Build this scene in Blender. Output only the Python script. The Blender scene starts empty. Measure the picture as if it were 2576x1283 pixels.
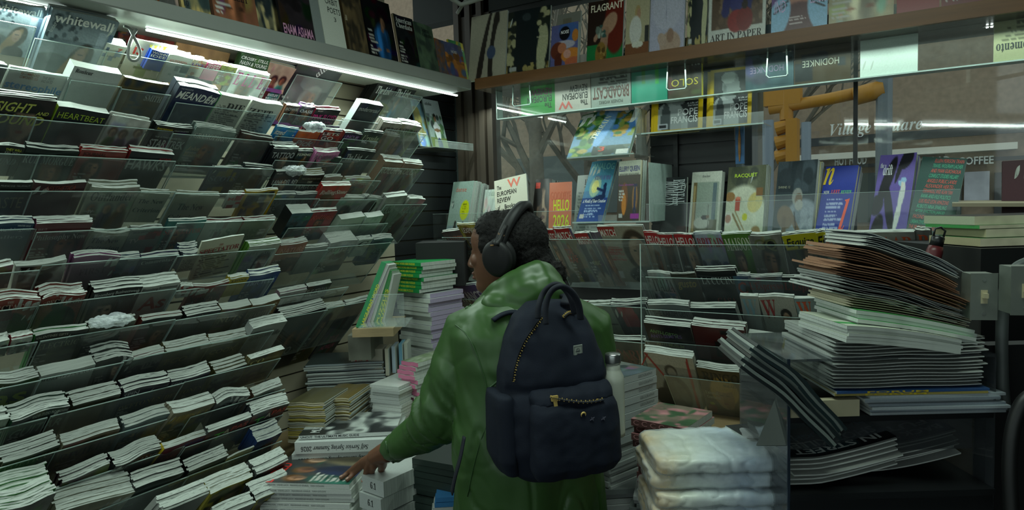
import bpy, bmesh, math, random
import numpy as np
from mathutils import Vector as V, Matrix as M, noise as mnoise
from math import sin, cos, pi, radians, atan2, sqrt
sc = bpy.context.scene
col = sc.collection
# ---------------------------------------------------------------- camera
YAW, PITCH, ROLL, F = .55758, -.069536, -.029374, 1687.8
CAM = V((0, 0, 1.6))
FW = V((-sin(YAW)*cos(PITCH), cos(YAW)*cos(PITCH), sin(PITCH)))
_r = V((cos(YAW), sin(YAW), 0)); _u = _r.cross(FW)
RT = _r*cos(ROLL)+_u*sin(ROLL); UP = _u*cos(ROLL)-_r*sin(ROLL)
cd = bpy.data.cameras.new('camera'); cam = bpy.data.objects.new('camera', cd); col.objects.link(cam)
cd.sensor_width = 36; cd.lens = 36*F/2576; cd.clip_start = .02; cd.clip_end = 400
cam.matrix_world = M(((RT.x, UP.x, -FW.x, CAM.x), (RT.y, UP.y, -FW.y, CAM.y), (RT.z, UP.z, -FW.z, CAM.z), (0, 0, 0, 1)))
sc.camera = cam
# ---------------------------------------------------------------- colour management, sky, lights
sc.view_settings.view_transform = 'Standard'; sc.view_settings.look = 'None'
sc.view_settings.exposure = .18; sc.view_settings.gamma = 1
sc.cycles.transparent_max_bounces = 32
sc.cycles.max_bounces = 7; sc.cycles.diffuse_bounces = 3; sc.cycles.glossy_bounces = 3; sc.cycles.caustics_reflective = False; sc.cycles.caustics_refractive = False
w = bpy.data.worlds.new('sky'); sc.world = w; w.use_nodes = True
bgn = w.node_tree.nodes['Background']; bgn.inputs[0].default_value = (.72, .88, .86, 1); bgn.inputs[1].default_value = .9

def area(name, loc, size, size_y, power, color, rot):
    l = bpy.data.lights.new(name, 'AREA'); l.shape = 'RECTANGLE'; l.size = size; l.size_y = size_y; l.energy = power; l.color = color
    o = bpy.data.objects.new(name, l); o.location = loc; o.rotation_euler = rot; col.objects.link(o); return o
ES, DS = 2.75, 1.92                      # fronts of the high shelves: back wall and left wall
ZS = CAM.z + .213*ES                     # underside of the high shelves
GRN = (.80, 1.0, .90)
area('strip_light_glow', (-2.02, 1.35, ZS-.035), .02, 3.4, 17, GRN, (0, radians(-8), 0))
area('ceiling_fill', (-.35, 1.15, 2.98), 1.3, .35, 20, (.80, 1.0, .88), (0, 0, 0))  # overhead fill; the lamp it stands for is out of view
area('wood_shelf_fill', (-.5, ES+.06, ZS-.02), 2.4, .02, 4.5, GRN, (radians(-15), 0, 0))  # longer than the LED dots, stretched to brighten the hanging tray

# ---------------------------------------------------------------- pixel rays
def ray(x, y): return FW+RT*((x-1288)/F)+UP*((641.5-y)/F)
def onX(x, y, X): d = ray(x, y); return CAM+d*(X/d.x)
def onY(x, y, Y): d = ray(x, y); return CAM+d*(Y/d.y)
def onZ(x, y, Z): d = ray(x, y); return CAM+d*((Z-CAM.z)/d.z)
def atT(x, y, t): return CAM+ray(x, y)*t
def onP(x, y, p, n): d = ray(x, y); return CAM+d*((p-CAM).dot(n)/d.dot(n))

# ---------------------------------------------------------------- colours and materials
def lin(c): return c/12.92 if c <= .04045 else ((c+.055)/1.055)**2.4
def hx(s):
    s = s.lstrip('#')
    if len(s) == 3: s = ''.join(a*2 for a in s)
    return np.array([int(s[i:i+2], 16)/255 for i in (0, 2, 4)])
def rgba(s): return tuple(lin(c) for c in hx(s))+(1,)
MC = {}
def mat(name, c='888', rough=.5, metal=0, noise=.08, scale=40, bump=0, spec=.5, emit=0, coat=0, sheen=0, stretch=None):
    if name in MC: return MC[name]
    m = bpy.data.materials.new(name); m.use_nodes = True; nt = m.node_tree; b = nt.nodes['Principled BSDF']
    b.inputs['Roughness'].default_value = rough; b.inputs['Metallic'].default_value = metal
    b.inputs['Specular IOR Level'].default_value = spec; b.inputs['Coat Weight'].default_value = coat; b.inputs['Sheen Weight'].default_value = sheen
    tc = nt.nodes.new('ShaderNodeTexCoord'); nz = nt.nodes.new('ShaderNodeTexNoise'); nz.inputs['Scale'].default_value = scale; nz.inputs['Detail'].default_value = 4
    src = tc.outputs['Object']
    if stretch:
        mp = nt.nodes.new('ShaderNodeMapping'); mp.inputs['Scale'].default_value = stretch; nt.links.new(src, mp.inputs[0]); src = mp.outputs[0]
    nt.links.new(src, nz.inputs['Vector'])
    mx = nt.nodes.new('ShaderNodeMix'); mx.data_type = 'RGBA'; c4 = rgba(c)
    mx.inputs[6].default_value = tuple(x*(1-noise) for x in c4[:3])+(1,); mx.inputs[7].default_value = tuple(min(1, x*(1+noise)) for x in c4[:3])+(1,)
    nt.links.new(nz.outputs[0], mx.inputs[0]); nt.links.new(mx.outputs[2], b.inputs['Base Color'])
    if bump:
        bp = nt.nodes.new('ShaderNodeBump'); bp.inputs['Strength'].default_value = bump; bp.inputs['Distance'].default_value = .002
        nt.links.new(nz.outputs[0], bp.inputs['Height']); nt.links.new(bp.outputs[0], b.inputs['Normal'])
    if emit:
        b.inputs['Emission Color'].default_value = c4; b.inputs['Emission Strength'].default_value = emit
    MC[name] = m; return m
def ink(c): return mat('ink_'+c, c, .4, noise=.03)
def acrylic(name, haze=.05, tint=.96, gloss=1.0, hc=(.75, .85, .82), rough=.04):
    m = bpy.data.materials.new(name); m.use_nodes = True; nt = m.node_tree; nt.nodes.clear(); N = nt.nodes.new; L = nt.links.new
    out = N('ShaderNodeOutputMaterial'); tr = N('ShaderNodeBsdfTransparent'); tr.inputs[0].default_value = (tint*.98, tint, tint*.99, 1)
    gl = N('ShaderNodeBsdfGlossy'); gl.inputs['Roughness'].default_value = rough; gl.inputs[0].default_value = (1, 1, 1, 1)
    fr = N('ShaderNodeFresnel'); fr.inputs[0].default_value = 1.45
    ml = N('ShaderNodeMath'); ml.operation = 'MULTIPLY'; L(fr.outputs[0], ml.inputs[0])
    ge = N('ShaderNodeNewGeometry'); bf = N('ShaderNodeMath'); bf.operation = 'MULTIPLY_ADD'; bf.inputs[1].default_value = -gloss; bf.inputs[2].default_value = gloss
    L(ge.outputs['Backfacing'], bf.inputs[0]); L(bf.outputs[0], ml.inputs[1])
    m1 = N('ShaderNodeMixShader'); L(ml.outputs[0], m1.inputs[0]); L(tr.outputs[0], m1.inputs[1]); L(gl.outputs[0], m1.inputs[2])
    df = N('ShaderNodeBsdfDiffuse'); df.inputs[0].default_value = hc+(1,)
    tc = N('ShaderNodeTexCoord'); nz = N('ShaderNodeTexNoise'); nz.inputs['Scale'].default_value = 18; nz.inputs['Detail'].default_value = 8; L(tc.outputs['Object'], nz.inputs['Vector'])
    hz = N('ShaderNodeMath'); hz.operation = 'MULTIPLY'; hz.inputs[1].default_value = haze*2; L(nz.outputs[0], hz.inputs[0])
    m2 = N('ShaderNodeMixShader'); L(hz.outputs[0], m2.inputs[0]); L(m1.outputs[0], m2.inputs[1]); L(df.outputs[0], m2.inputs[2]); L(m2.outputs[0], out.inputs[0])
    return m
ACR = acrylic('clear_acrylic', .085, .96, 1.5)
ACR2 = acrylic('thin_clear_acrylic', .015, .97, 1.2)
ACRE = mat('acrylic_cut_edge', 'a9bdb6', .25, noise=.2, scale=60)
GLASS = acrylic('window_glass', .012, .97, 1.0)
PLAST = acrylic('clear_plastic_film', .30, .97, .8, (.82, .88, .9), .28)
def printed():
    m = bpy.data.materials.new('printed_cover'); m.use_nodes = True; nt = m.node_tree; b = nt.nodes['Principled BSDF']
    a = nt.nodes.new('ShaderNodeAttribute'); a.attribute_name = 'art'
    nz = nt.nodes.new('ShaderNodeTexNoise'); nz.inputs['Scale'].default_value = 240; tc = nt.nodes.new('ShaderNodeTexCoord'); nt.links.new(tc.outputs['Object'], nz.inputs['Vector'])
    mx = nt.nodes.new('ShaderNodeMix'); mx.data_type = 'RGBA'; mx.blend_type = 'MULTIPLY'; mx.inputs[0].default_value = .22
    nt.links.new(a.outputs['Color'], mx.inputs[6]); nt.links.new(nz.outputs[0], mx.inputs[7]); nt.links.new(mx.outputs[2], b.inputs['Base Color'])
    b.inputs['Roughness'].default_value = .32; b.inputs['Specular IOR Level'].default_value = .4
    return m
PRINT = printed()
def paper(name, c='c0c7bf', dark='7f857e', sc_=900):
    m = bpy.data.materials.new(name); m.use_nodes = True; nt = m.node_tree; b = nt.nodes['Principled BSDF']
    tc = nt.nodes.new('ShaderNodeTexCoord'); mp = nt.nodes.new('ShaderNodeMapping'); mp.inputs['Scale'].default_value = (6, sc_, 6)
    nz = nt.nodes.new('ShaderNodeTexNoise'); nz.inputs['Scale'].default_value = 1; nz.inputs['Detail'].default_value = 3
    nt.links.new(tc.outputs['Object'], mp.inputs[0]); nt.links.new(mp.outputs[0], nz.inputs['Vector'])
    cr = nt.nodes.new('ShaderNodeValToRGB'); cr.color_ramp.elements[0].position = .28; cr.color_ramp.elements[1].position = .5
    cr.color_ramp.elements[0].color = rgba(dark); cr.color_ramp.elements[1].color = rgba(c)
    nt.links.new(nz.outputs[0], cr.inputs[0]); nt.links.new(cr.outputs[0], b.inputs['Base Color']); b.inputs['Roughness'].default_value = .8
    return m
PAGES = paper('page_edges'); PAGESC = paper('cream_page_edges', 'd9d2b4', '8f8870'); PAGESG = paper('grey_page_edges', 'b9beb8', '70756f')

# ---------------------------------------------------------------- object helpers
def link(o, parent=None):
    col.objects.link(o)
    if parent: o.parent = parent
    return o
def tag(o, label, cat, group=None):
    o['label'] = label; o['category'] = cat
    if group: o['group'] = group
    return o
def thing(name, label, cat, mw=None, group=None):
    o = bpy.data.objects.new(name, None); link(o); o.empty_display_size = .05
    if mw is not None: o.matrix_world = mw
    return tag(o, label, cat, group)
def mesh(name, vs, fs, mats, mi=None, art=None, smooth=False):
    me = bpy.data.meshes.new(name); me.from_pydata([tuple(v) for v in vs], [], fs)
    for m in (mats if isinstance(mats, (list, tuple)) else [mats]): me.materials.append(m)
    if mi is not None: me.polygons.foreach_set('material_index', mi)
    if smooth: me.polygons.foreach_set('use_smooth', [True]*len(me.polygons))
    if art is not None:
        at = me.color_attributes.new('art', 'FLOAT_COLOR', 'POINT'); at.data.foreach_set('color', np.asarray(art, dtype=np.float32).ravel())
    me.update(); return me
def obj(name, me, parent=None, label=None):
    o = bpy.data.objects.new(name, me); link(o, parent)
    if label: o['label'] = label
    return o
class MB:
    """collects shapes into one mesh"""
    def __init__(s): s.v = []; s.f = []; s.mi = []
    def add(s, vs, fs, k=0):
        n = len(s.v); s.v += [tuple(v) for v in vs]; s.f += [tuple(n+i for i in f) for f in fs]; s.mi += [k]*len(fs); return s
    def box(s, x0, y0, z0, x1, y1, z1, k=0, T=None):
        vs = [V((x, y, z)) for z in (z0, z1) for y in (y0, y1) for x in (x0, x1)]
        if T is not None: vs = [T @ v for v in vs]
        return s.add(vs, [(0, 2, 3, 1), (4, 5, 7, 6), (0, 1, 5, 4), (2, 6, 7, 3), (0, 4, 6, 2), (1, 3, 7, 5)], k)
    def tube(s, pts, r, n=8, k=0, caps=True, flat=1.0):
        pts = [V(p) for p in pts]; rs = r if isinstance(r, (list, tuple)) else [r]*len(pts); rings = []; pn = None
        for i, p in enumerate(pts):
            d = (pts[min(i+1, len(pts)-1)]-pts[max(i-1, 0)]).normalized()
            if pn is None: pn = d.orthogonal().normalized() if abs(d.z) > .9 else V((0, 0, 1)).cross(d).normalized()
            a = (pn-d*pn.dot(d)).normalized(); b = d.cross(a); pn = a
            rings.append([p+a*(rs[i]*cos(2*pi*j/n))+b*(rs[i]*flat*sin(2*pi*j/n)) for j in range(n)])
        vs = [q for rg in rings for q in rg]; fs = []
        for i in range(len(pts)-1):
            for j in range(n): fs.append((i*n+j, i*n+(j+1) % n, (i+1)*n+(j+1) % n, (i+1)*n+j))
        if caps: fs += [tuple(range(n-1, -1, -1)), tuple(range((len(pts)-1)*n, len(pts)*n))]
        return s.add(vs, fs, k)
    def prism(s, poly, y0, y1, k=0, T=None):
        n = len(poly); vs = [V((x, y0, z)) for x, z in poly]+[V((x, y1, z)) for x, z in poly]
        if T is not None: vs = [T @ v for v in vs]
        return s.add(vs, [tuple(range(n)), tuple(range(2*n-1, n-1, -1))]+[(i, i+n, (i+1) % n+n, (i+1) % n) for i in range(n)], k)
    def mesh(s, name, mats, smooth=False): return mesh(name, s.v, s.f, mats, s.mi, smooth=smooth)
    def build(s, name, mats, parent=None, smooth=False, label=None): return obj(name, s.mesh(name, mats, smooth), parent, label)
def struct(name, mb, mats, smooth=False):
    o = mb.build(name, mats, smooth=smooth); o['kind'] = 'structure'; return o
def frame(o, x, y, z):
    return M(((x.x, y.x, z.x, o.x), (x.y, y.y, z.y, o.y), (x.z, y.z, z.z, o.z), (0, 0, 0, 1)))
# ---------------------------------------------------------------- lettering
TC = {}
def serif(s, base=0x1D400):
    return ''.join(chr(base+ord(c)-65) if 'A' <= c <= 'Z' else chr(base+26+ord(c)-97) if 'a' <= c <= 'z' else chr(0x1D7CE+ord(c)-48) if c.isdigit() else c for c in s)
def text_geo(s, style=''):
    key = (s, style)
    if key not in TC:
        c = bpy.data.curves.new('lettering', 'FONT'); c.body = serif(s) if 's' in style else serif(s, 0x1D468) if 'i' in style else s
        c.resolution_u = 2
        if 'b' in style: c.offset = .018
        if 'o' in style: c.shear = .3
        o = bpy.data.objects.new('lettering', c); me = bpy.data.meshes.new_from_object(o)
        P = np.array([v.co[:] for v in me.vertices]); Fc = [tuple(p.vertices) for p in me.polygons]
        bpy.data.objects.remove(o); bpy.data.curves.remove(c); bpy.data.meshes.remove(me)
        if len(P):
            P = P[:, :2]-P[:, :2].min(0); P /= max(P[:, 1].max(), 1e-6)
        TC[key] = (P, Fc)
    return TC[key]
def text_mesh(items, fn, mat_, name='title'):
    """items: (string, style, x0, ztop, width, height or None, align) laid on the sheet by fn(x, z) -> 3-D"""
    vs = []; fs = []
    for (s, st, x0, zt, wd, ht, rot) in items:
        P, Fc = text_geo(s, st)
        if not len(P): continue
        asp = P[:, 0].max()
        h_ = ht if ht else wd/asp; sx = wd/asp if wd else h_
        n = len(vs); a = radians(rot)
        for px, pz in P:
            x_ = px*sx; z_ = (pz-1)*h_
            vs.append(fn(x0+x_*cos(a)-z_*sin(a), zt+x_*sin(a)+z_*cos(a)))
        fs += [tuple(n+i for i in f) for f in Fc]
    return mesh(name, vs, fs, mat_) if vs else None

# ---------------------------------------------------------------- cover art painted on a grid of vertices
def paint(kind, bg, seed, w_=30, h_=40, c2=None):
    rng = np.random.RandomState(seed); B = hx(bg); A = np.ones((h_, w_, 3))*B
    yy, xx = np.mgrid[0:h_, 0:w_]; xx = xx/(w_-1); yy = yy/(h_-1)
    C2 = hx(c2) if c2 else None
    def ell(cx, cy, rx, ry, c, soft=.12):
        d = ((xx-cx)/rx)**2+((yy-cy)/ry)**2; a = np.clip((1+soft-d)/soft/2, 0, 1)[..., None]; A[:] = A*(1-a)+np.asarray(c)*a
    def rec(x0, y0, x1, y1, c):
        m = (xx >= x0) & (xx <= x1) & (yy >= y0) & (yy <= y1); A[m] = c
    def blot(n, amp, pal=None):
        for _ in range(n):
            c = np.clip((pal[rng.randint(len(pal))] if pal is not None else B+rng.uniform(-amp, amp, 3)), 0, 1)
            ell(rng.rand(), rng.rand(), rng.uniform(.04, .22), rng.uniform(.03, .16), c, .6)
    skin = [hx(c) for c in ('b98a6c', '8a5a40', 'c9a386', '5a3a2a', 'a87a5e')][rng.randint(5)]
    hair = [hx(c) for c in ('1a1512', '3a261a', '6b4a2c', '0c0c0e', '8a8a86')][rng.randint(5)]
    if kind == 'P':
        if rng.rand() < .5: blot(6, .12)
        cx = .5+rng.uniform(-.16, .16); cy = .42+rng.uniform(-.06, .1); k = rng.uniform(1.0, 1.7); tl = rng.uniform(-.25, .25); sd_ = 1 if rng.rand() < .5 else -1
        cl = C2 if C2 is not None else np.clip(rng.rand(3)*.5, 0, 1)
        q = lambda dx, dy: (cx+(dx*cos(tl)-dy*sin(tl)*1.3)*k, cy+(dx*sin(tl)/1.3+dy*cos(tl))*k)
        lng = rng.rand() < .55
        ell(*q(0, -.03), .165*k, .17*k, hair, .3)
        if lng: ell(*q(-.13, .14), .07*k, .24*k, hair, .4); ell(*q(.13, .14), .07*k, .24*k, hair, .4)
        ell(cx-.02, 1.06, .50*k, .36, cl, .2); ell(*q(0, .2), .075*k, .13*k, skin*.72, .3)
        ell(*q(0, .04), .118*k, .165*k, skin, .2); ell(*q(.055*sd_, .05), .075*k, .14*k, skin*.72, .9); ell(*q(-.04*sd_, .02), .05*k, .07*k, np.clip(skin*1.12, 0, 1), .9)
        for e_ in (-.052, .052): ell(*q(e_, -.002), .03*k, .011*k, hair*.5, .5); ell(*q(e_, -.03), .034*k, .008*k, hair*.7, .6)
        ell(*q(0, .118), .036*k, .012*k, skin*hx('c05a5a'), .5); ell(*q(.015*sd_, .05), .014*k, .04*k, skin*.66, .8)
        ell(*q(.02*sd_, -.14), .13*k, .06*k, hair, .4)
    elif kind == 'F':
        blot(14, .14); cx = .5+rng.uniform(-.12, .12); cl = C2 if C2 is not None else rng.rand(3)*.6; k = rng.uniform(1.0, 1.5); ln = rng.uniform(-.1, .1)
        ell(cx+ln, .33, .075*k, .075*k, hair, .4); ell(cx, .74, .17*k, .34, cl, .35); ell(cx+.05*k, .78, .08*k, .3, cl*.6, .9); ell(cx-.07*k, .7, .05*k, .2, np.clip(cl*1.25, 0, 1), .9)
        ell(cx+ln*.6, .47, .035*k, .06, skin*.75, .5); ell(cx+ln, .375, .05*k, .062*k, skin, .35); ell(cx+ln+.02*k, .38, .028*k, .05*k, skin*.7, .9)
        ell(cx-.15*k, .66, .035*k, .16, cl*.8, .5); ell(cx+.16*k, .64, .035*k, .17, cl*.55, .5); ell(cx-.12*k, .82, .05*k, .025, skin, .5); ell(cx+.1*k, .81, .05*k, .025, skin*.8, .5)
    elif kind == 'G':                                   # two or three people
        blot(5, .1)
        for i in range(3):
            cx = .2+.3*i+rng.uniform(-.04, .04); cy = .4+rng.uniform(-.08, .08); sk = [hx('b98a6c'), hx('8a5a40'), hx('c9a386')][rng.randint(3)]
            cc = np.clip(rng.rand(3)*.45+.05, 0, 1); ell(cx, cy-.02, .12, .12, hair, .4); ell(cx, 1.0, .2, .5, cc, .3); ell(cx+.06, 1.0, .1, .45, cc*.6, .9); ell(cx, cy+.02, .075, .1, sk, .3); ell(cx+.03, cy+.03, .04, .08, sk*.65, .9); ell(cx-.025, cy, .02, .008, hair, .5); ell(cx+.03, cy, .02, .008, hair, .5)
    elif kind == 'N': blot(60, .22, [B, C2, (B+C2)/2] if C2 is not None else None)
    elif kind == 'L':
        c = C2 if C2 is not None else B*.5; hz = .5+rng.uniform(-.12, .12); rec(0, hz, 1, 1, c); blot(10, .1)
        for _ in range(8): ell(rng.rand(), hz+rng.uniform(-.1, .1), rng.uniform(.04, .2), rng.uniform(.03, .12), c*rng.uniform(.6, 1.3))
    elif kind == 'R':                                   # blocks
        for _ in range(5):
            x0, y0 = rng.rand(2)*.8; rec(x0, y0, x0+rng.uniform(.1, .5), y0+rng.uniform(.05, .3), np.clip(C2*rng.uniform(.7, 1.2) if C2 is not None else rng.rand(3), 0, 1))
    elif kind == 'K':                                   # framed picture
        m = A.copy(); blot(40, .3, [C2, C2*.5, np.clip(C2*1.5, 0, 1), hx('9a8a70')] if C2 is not None else None)
        e = (xx < .07) | (xx > .93) | (yy < .05) | (yy > .95); A[e] = m[e]
    elif kind == 'T':                                   # lines of small print
        for y in np.arange(.28, .95, .055):
            m = (np.abs(yy-y) < .014) & (xx > .08) & (xx < rng.uniform(.5, .95)) & (rng.rand(h_, w_) > .25); A[m] = C2 if C2 is not None else hx('222')
    elif kind == 'Y':                                   # black figure on plain ground
        c = C2 if C2 is not None else hx('15181a'); ell(.55, .95, .42, .62, c, .05); ell(.42, .3, .13, .16, c, .05)
    if kind in 'PFGL' and rng.rand() < .6:
        for y in np.arange(.55, .92, .06):
            x1 = rng.uniform(.2, .4); m = (np.abs(yy-y) < .013) & (xx > .06) & (xx < x1) & (rng.rand(h_, w_) > .2); A[m] = hx('c8c8c0')
    if kind in 'PFGLNK' or kind == 'Y':
        for f_, am in ((6, .10), (14, .08)):
            g = rng.rand(f_+2, f_+2); yi = yy*f_; xi = xx*f_; y0 = yi.astype(int); x0 = xi.astype(int); fy = yi-y0; fx = xi-x0
            nz = g[y0, x0]*(1-fx)*(1-fy)+g[y0, x0+1]*fx*(1-fy)+g[y0+1, x0]*(1-fx)*fy+g[y0+1, x0+1]*fx*fy
            A *= (1+am*2*(nz-.5))[..., None]
    return np.clip(A, 0, 1)
def to_lin(A):
    A = np.asarray(A); o = np.where(A <= .04045, A/12.92, ((A+.055)/1.055)**2.4); return np.concatenate([o, np.ones(o.shape[:-1]+(1,))], -1)

ORD = ('first second third fourth fifth sixth seventh eighth ninth tenth eleventh twelfth thirteenth fourteenth fifteenth sixteenth seventeenth eighteenth nineteenth twentieth '
       'twenty-first twenty-second twenty-third twenty-fourth twenty-fifth twenty-sixth twenty-seventh twenty-eighth twenty-ninth thirtieth').split()
SEED = [0]
def nseed(): SEED[0] += 1; return SEED[0]
PGS = {'w': PAGES, 'c': PAGESC, 'g': PAGESG}

def plain_geo(W, H, T, c, dfm, rng):
    nx, nz = 7, 3; C = tuple(lin(x) for x in hx(c))+(1,)
    X, Z = np.meshgrid(W*(np.arange(nx+1)/nx-.5), H*np.arange(nz+1)/nz)
    D = dfm(X, Z); Z = Z.copy(); Z[-1] += [rng.uniform(-.0015, .0015) for _ in range(nx+1)]
    vs = np.concatenate([np.stack([X, D, Z], -1).reshape(-1, 3), np.stack([X, D+T, Z], -1).reshape(-1, 3)])
    return vs, PC_F, PC_M, C
def _pc():
    nx, nz = 7, 3; o = (nx+1)*(nz+1); ix = lambda s, i, j: s*o+j*(nx+1)+i; fs = []; mi = []
    for j in range(nz):
        for i in range(nx):
            fs.append((ix(0, i, j), ix(0, i+1, j), ix(0, i+1, j+1), ix(0, i, j+1))); mi.append(0)
            fs.append((ix(1, i, j), ix(1, i, j+1), ix(1, i+1, j+1), ix(1, i+1, j))); mi.append(0)
    for i in range(nx):
        fs.append((ix(0, i, nz), ix(0, i+1, nz), ix(1, i+1, nz), ix(1, i, nz))); mi.append(1)
        fs.append((ix(0, i, 0), ix(1, i, 0), ix(1, i+1, 0), ix(0, i+1, 0))); mi.append(1)
    for j in range(nz):
        fs.append((ix(0, 0, j), ix(0, 0, j+1), ix(1, 0, j+1), ix(1, 0, j))); mi.append(0)
        fs.append((ix(0, nx, j), ix(1, nx, j), ix(1, nx, j+1), ix(0, nx, j+1))); mi.append(1)
    return fs, mi
PC_F, PC_M = _pc()
def plain_copy(W, H, T, c, pg, dfm, rng, name='magazine'):
    """one closed magazine as a single mesh: cover sheets, spine and page edges"""
    vs, fs, mi, C = plain_geo(W, H, T, c, dfm, rng)
    return mesh(name, vs, fs, [PRINT, pg], mi, np.tile(C, (len(vs), 1)))
SPARES = []

def dfm_for(W, H, rng, amp):
    a = rng.uniform(-1, 1)*amp; b = rng.uniform(-1, 1)*amp*.6; ph = rng.uniform(0, 6)
    return lambda x, z: (np.maximum(z, 0)/H)**3*(a*np.cos(pi*x/W+ph*.2)+b*np.sin(2*pi*x/W+ph))

def magazine(mw, W, H, T, look, bg, kind, titles=(), place='', n=1, c2=None, spine=None, pg='w', amp=.004, name='magazine', cat='magazine', group=None, res=(30, 40), step=None, jit=.004, label=None, art=None, spare=True, shift=0, mast=None):
    """front copy (pages, cover, lettering) and its spare copies behind. mw: base centre, X along, Y into the rack, Z up the cover"""
    sd = nseed(); rng = random.Random(sd); P = PGS[pg]; dfm = dfm_for(W, H, rng, amp)
    lab = label or (look+(', '+place if place else ''))
    if not group and place: group = f'{cat}s in '+place.split('row of ')[1].split(',')[0] if 'row of ' in place else f'{cat}s '+place.split(',')[0]
    root = thing(name, lab, cat, mw, group)
    # page block
    me = plain_copy(W*.992, H*.994, T-.0008, bg if not spine else spine, P, lambda x, z: dfm(x, z)+.0004, rng, 'pages'); me.materials[0] = P
    obj('pages', me, root)
    # cover
    nx, nz = res; A = paint(kind, bg, sd, nx, nz, c2) if art is None else art.copy(); nz, nx = A.shape[:2]
    if mast: A[int(nz*mast[1]):int(nz*mast[2]), :int(nx*mast[3])] = hx(mast[0])
    X, Z = np.meshgrid(W*(np.arange(nx)/(nx-1)-.5), H*(1-np.arange(nz)/(nz-1)))
    vs = np.stack([X, dfm(X, Z), Z], -1)
    fs = [(j*nx+i, (j+1)*nx+i, (j+1)*nx+i+1, j*nx+i+1) for j in range(nz-1) for i in range(nx-1)]
    vs = [tuple(v) for v in vs.reshape(-1, 3)]; artc = list(map(tuple, to_lin(A).reshape(-1, 4)))
    scol = tuple(lin(x) for x in hx(spine or bg))+(1,); n0 = len(vs)
    for j in range(5):
        z = H*j/4; d = dfm(-W/2, z); vs += [(-W/2-.0002, d-.0002, z), (-W/2-.0002, d+T, z)]; artc += [scol]*2
    for j in range(4): k = n0+2*j; fs.append((k, k+2, k+3, k+1))
    cov = obj('cover', mesh('cover', vs, fs, PRINT, art=artc), root)
    fn = lambda x, z: (x, dfm(x, z)-.0008, z)
    for t in titles:
        s, color = t[0], t[1]; st = t[2] if len(t) > 2 else 'b'; x, y, wd, ht = t[3] if len(t) > 3 else (.06, .04, .88, None); rot = t[4] if len(t) > 4 else 0
        if ht is None and wd:
            P_, _ = text_geo(s, st); asp = P_[:, 0].max() if len(P_) else 1
            ht_ = min(wd*W/asp, .17*H)
            if len(t) <= 3 and wd*W/asp < .1*H: ht_ = .1*H
        else: ht_ = ht*H
        me = text_mesh([(s, st, -W/2+x*W, H-y*H, wd*W if wd else None, ht_, rot)], fn, ink(color))
        if me: obj('title', me, cov)
    for i in range(1, n if spare else 1):
        st_ = step or T; m2 = mw @ M.Translation((rng.uniform(-jit, jit)+shift*i, st_*i, rng.uniform(-jit, jit)+.0003*i))
        t_ = f'{ORD[i-1]} spare copy behind {lab}' if len(lab.split()) <= 11 else f'{ORD[i-1]} copy behind {lab}'
        dist = max((mw.translation-CAM).length, .3); fl = abs((mw.translation-CAM).normalized().dot(V(mw.col[0][:3])))
        SPARES.append((W*T*sqrt(1-fl*fl)/dist**2*(1 if i < 4 else .8), m2, W, H, T*.94, spine or bg, P, dfm, rng, name, t_, cat))
    return root
# ---------------------------------------------------------------- cover pictures drawn shape by shape
def draw(bg, ops, w_=48, h_=62, seed=3, grain=.10):
    A = np.ones((h_, w_, 3))*hx(bg); yy, xx = np.mgrid[0:h_, 0:w_]; xx = xx/(w_-1); yy = yy/(h_-1); rng = np.random.RandomState(seed)
    def put(m, c): A[:] = A*(1-m[..., None])+hx(c)*m[..., None]
    for o in ops:
        k = o[0]
        if k == 'e':
            _, cx, cy, rx, ry, c = o[:6]; rot = o[6] if len(o) > 6 else 0; a = radians(rot); dx, dy = xx-cx, (yy-cy)*1.3; u = dx*cos(a)+dy*sin(a); v = -dx*sin(a)+dy*cos(a)
            put(np.clip((1-((u/rx)**2+(v/(ry*1.3))**2))/.25+.5, 0, 1), c)
        elif k == 'r': _, x0, y0, x1, y1, c = o; put(((xx >= x0) & (xx <= x1) & (yy >= y0) & (yy <= y1)).astype(float), c)
        elif k == 'l':
            _, x0, y0, x1, y1, wd, c = o; dx, dy = x1-x0, y1-y0; t_ = np.clip(((xx-x0)*dx+(yy-y0)*dy)/(dx*dx+dy*dy), 0, 1); put(np.clip((wd-np.hypot(xx-x0-t_*dx, yy-y0-t_*dy))/.012+.5, 0, 1), c)
        elif k == 'n':
            _, x0, y0, x1, y1, cs, cnt, sz = o
            for _i in range(cnt):
                cx, cy = rng.uniform(x0, x1), rng.uniform(y0, y1); r1, r2 = rng.uniform(.4, 1, 2)*sz; put(np.clip((1-(((xx-cx)/r1)**2+((yy-cy)/r2)**2))/.5+.3, 0, 1)*((xx >= x0) & (xx <= x1) & (yy >= y0) & (yy <= y1)), cs[rng.randint(len(cs))])
        elif k == 't':
            _, x0, y0, x1, y1, st, c = o
            for y in np.arange(y0, y1, st): put(((np.abs(yy-y) < st*.26) & (xx > x0) & (xx < x0+(x1-x0)*rng.uniform(.55, 1)) & (rng.rand(h_, w_) > .2)).astype(float), c)
    g = rng.rand(h_, w_); return np.clip(A*(1+grain*(g-.5))[..., None], 0, 1)
BAR = [('r', .07, .87, .24, .95, 'b4b8b4')]
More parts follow.
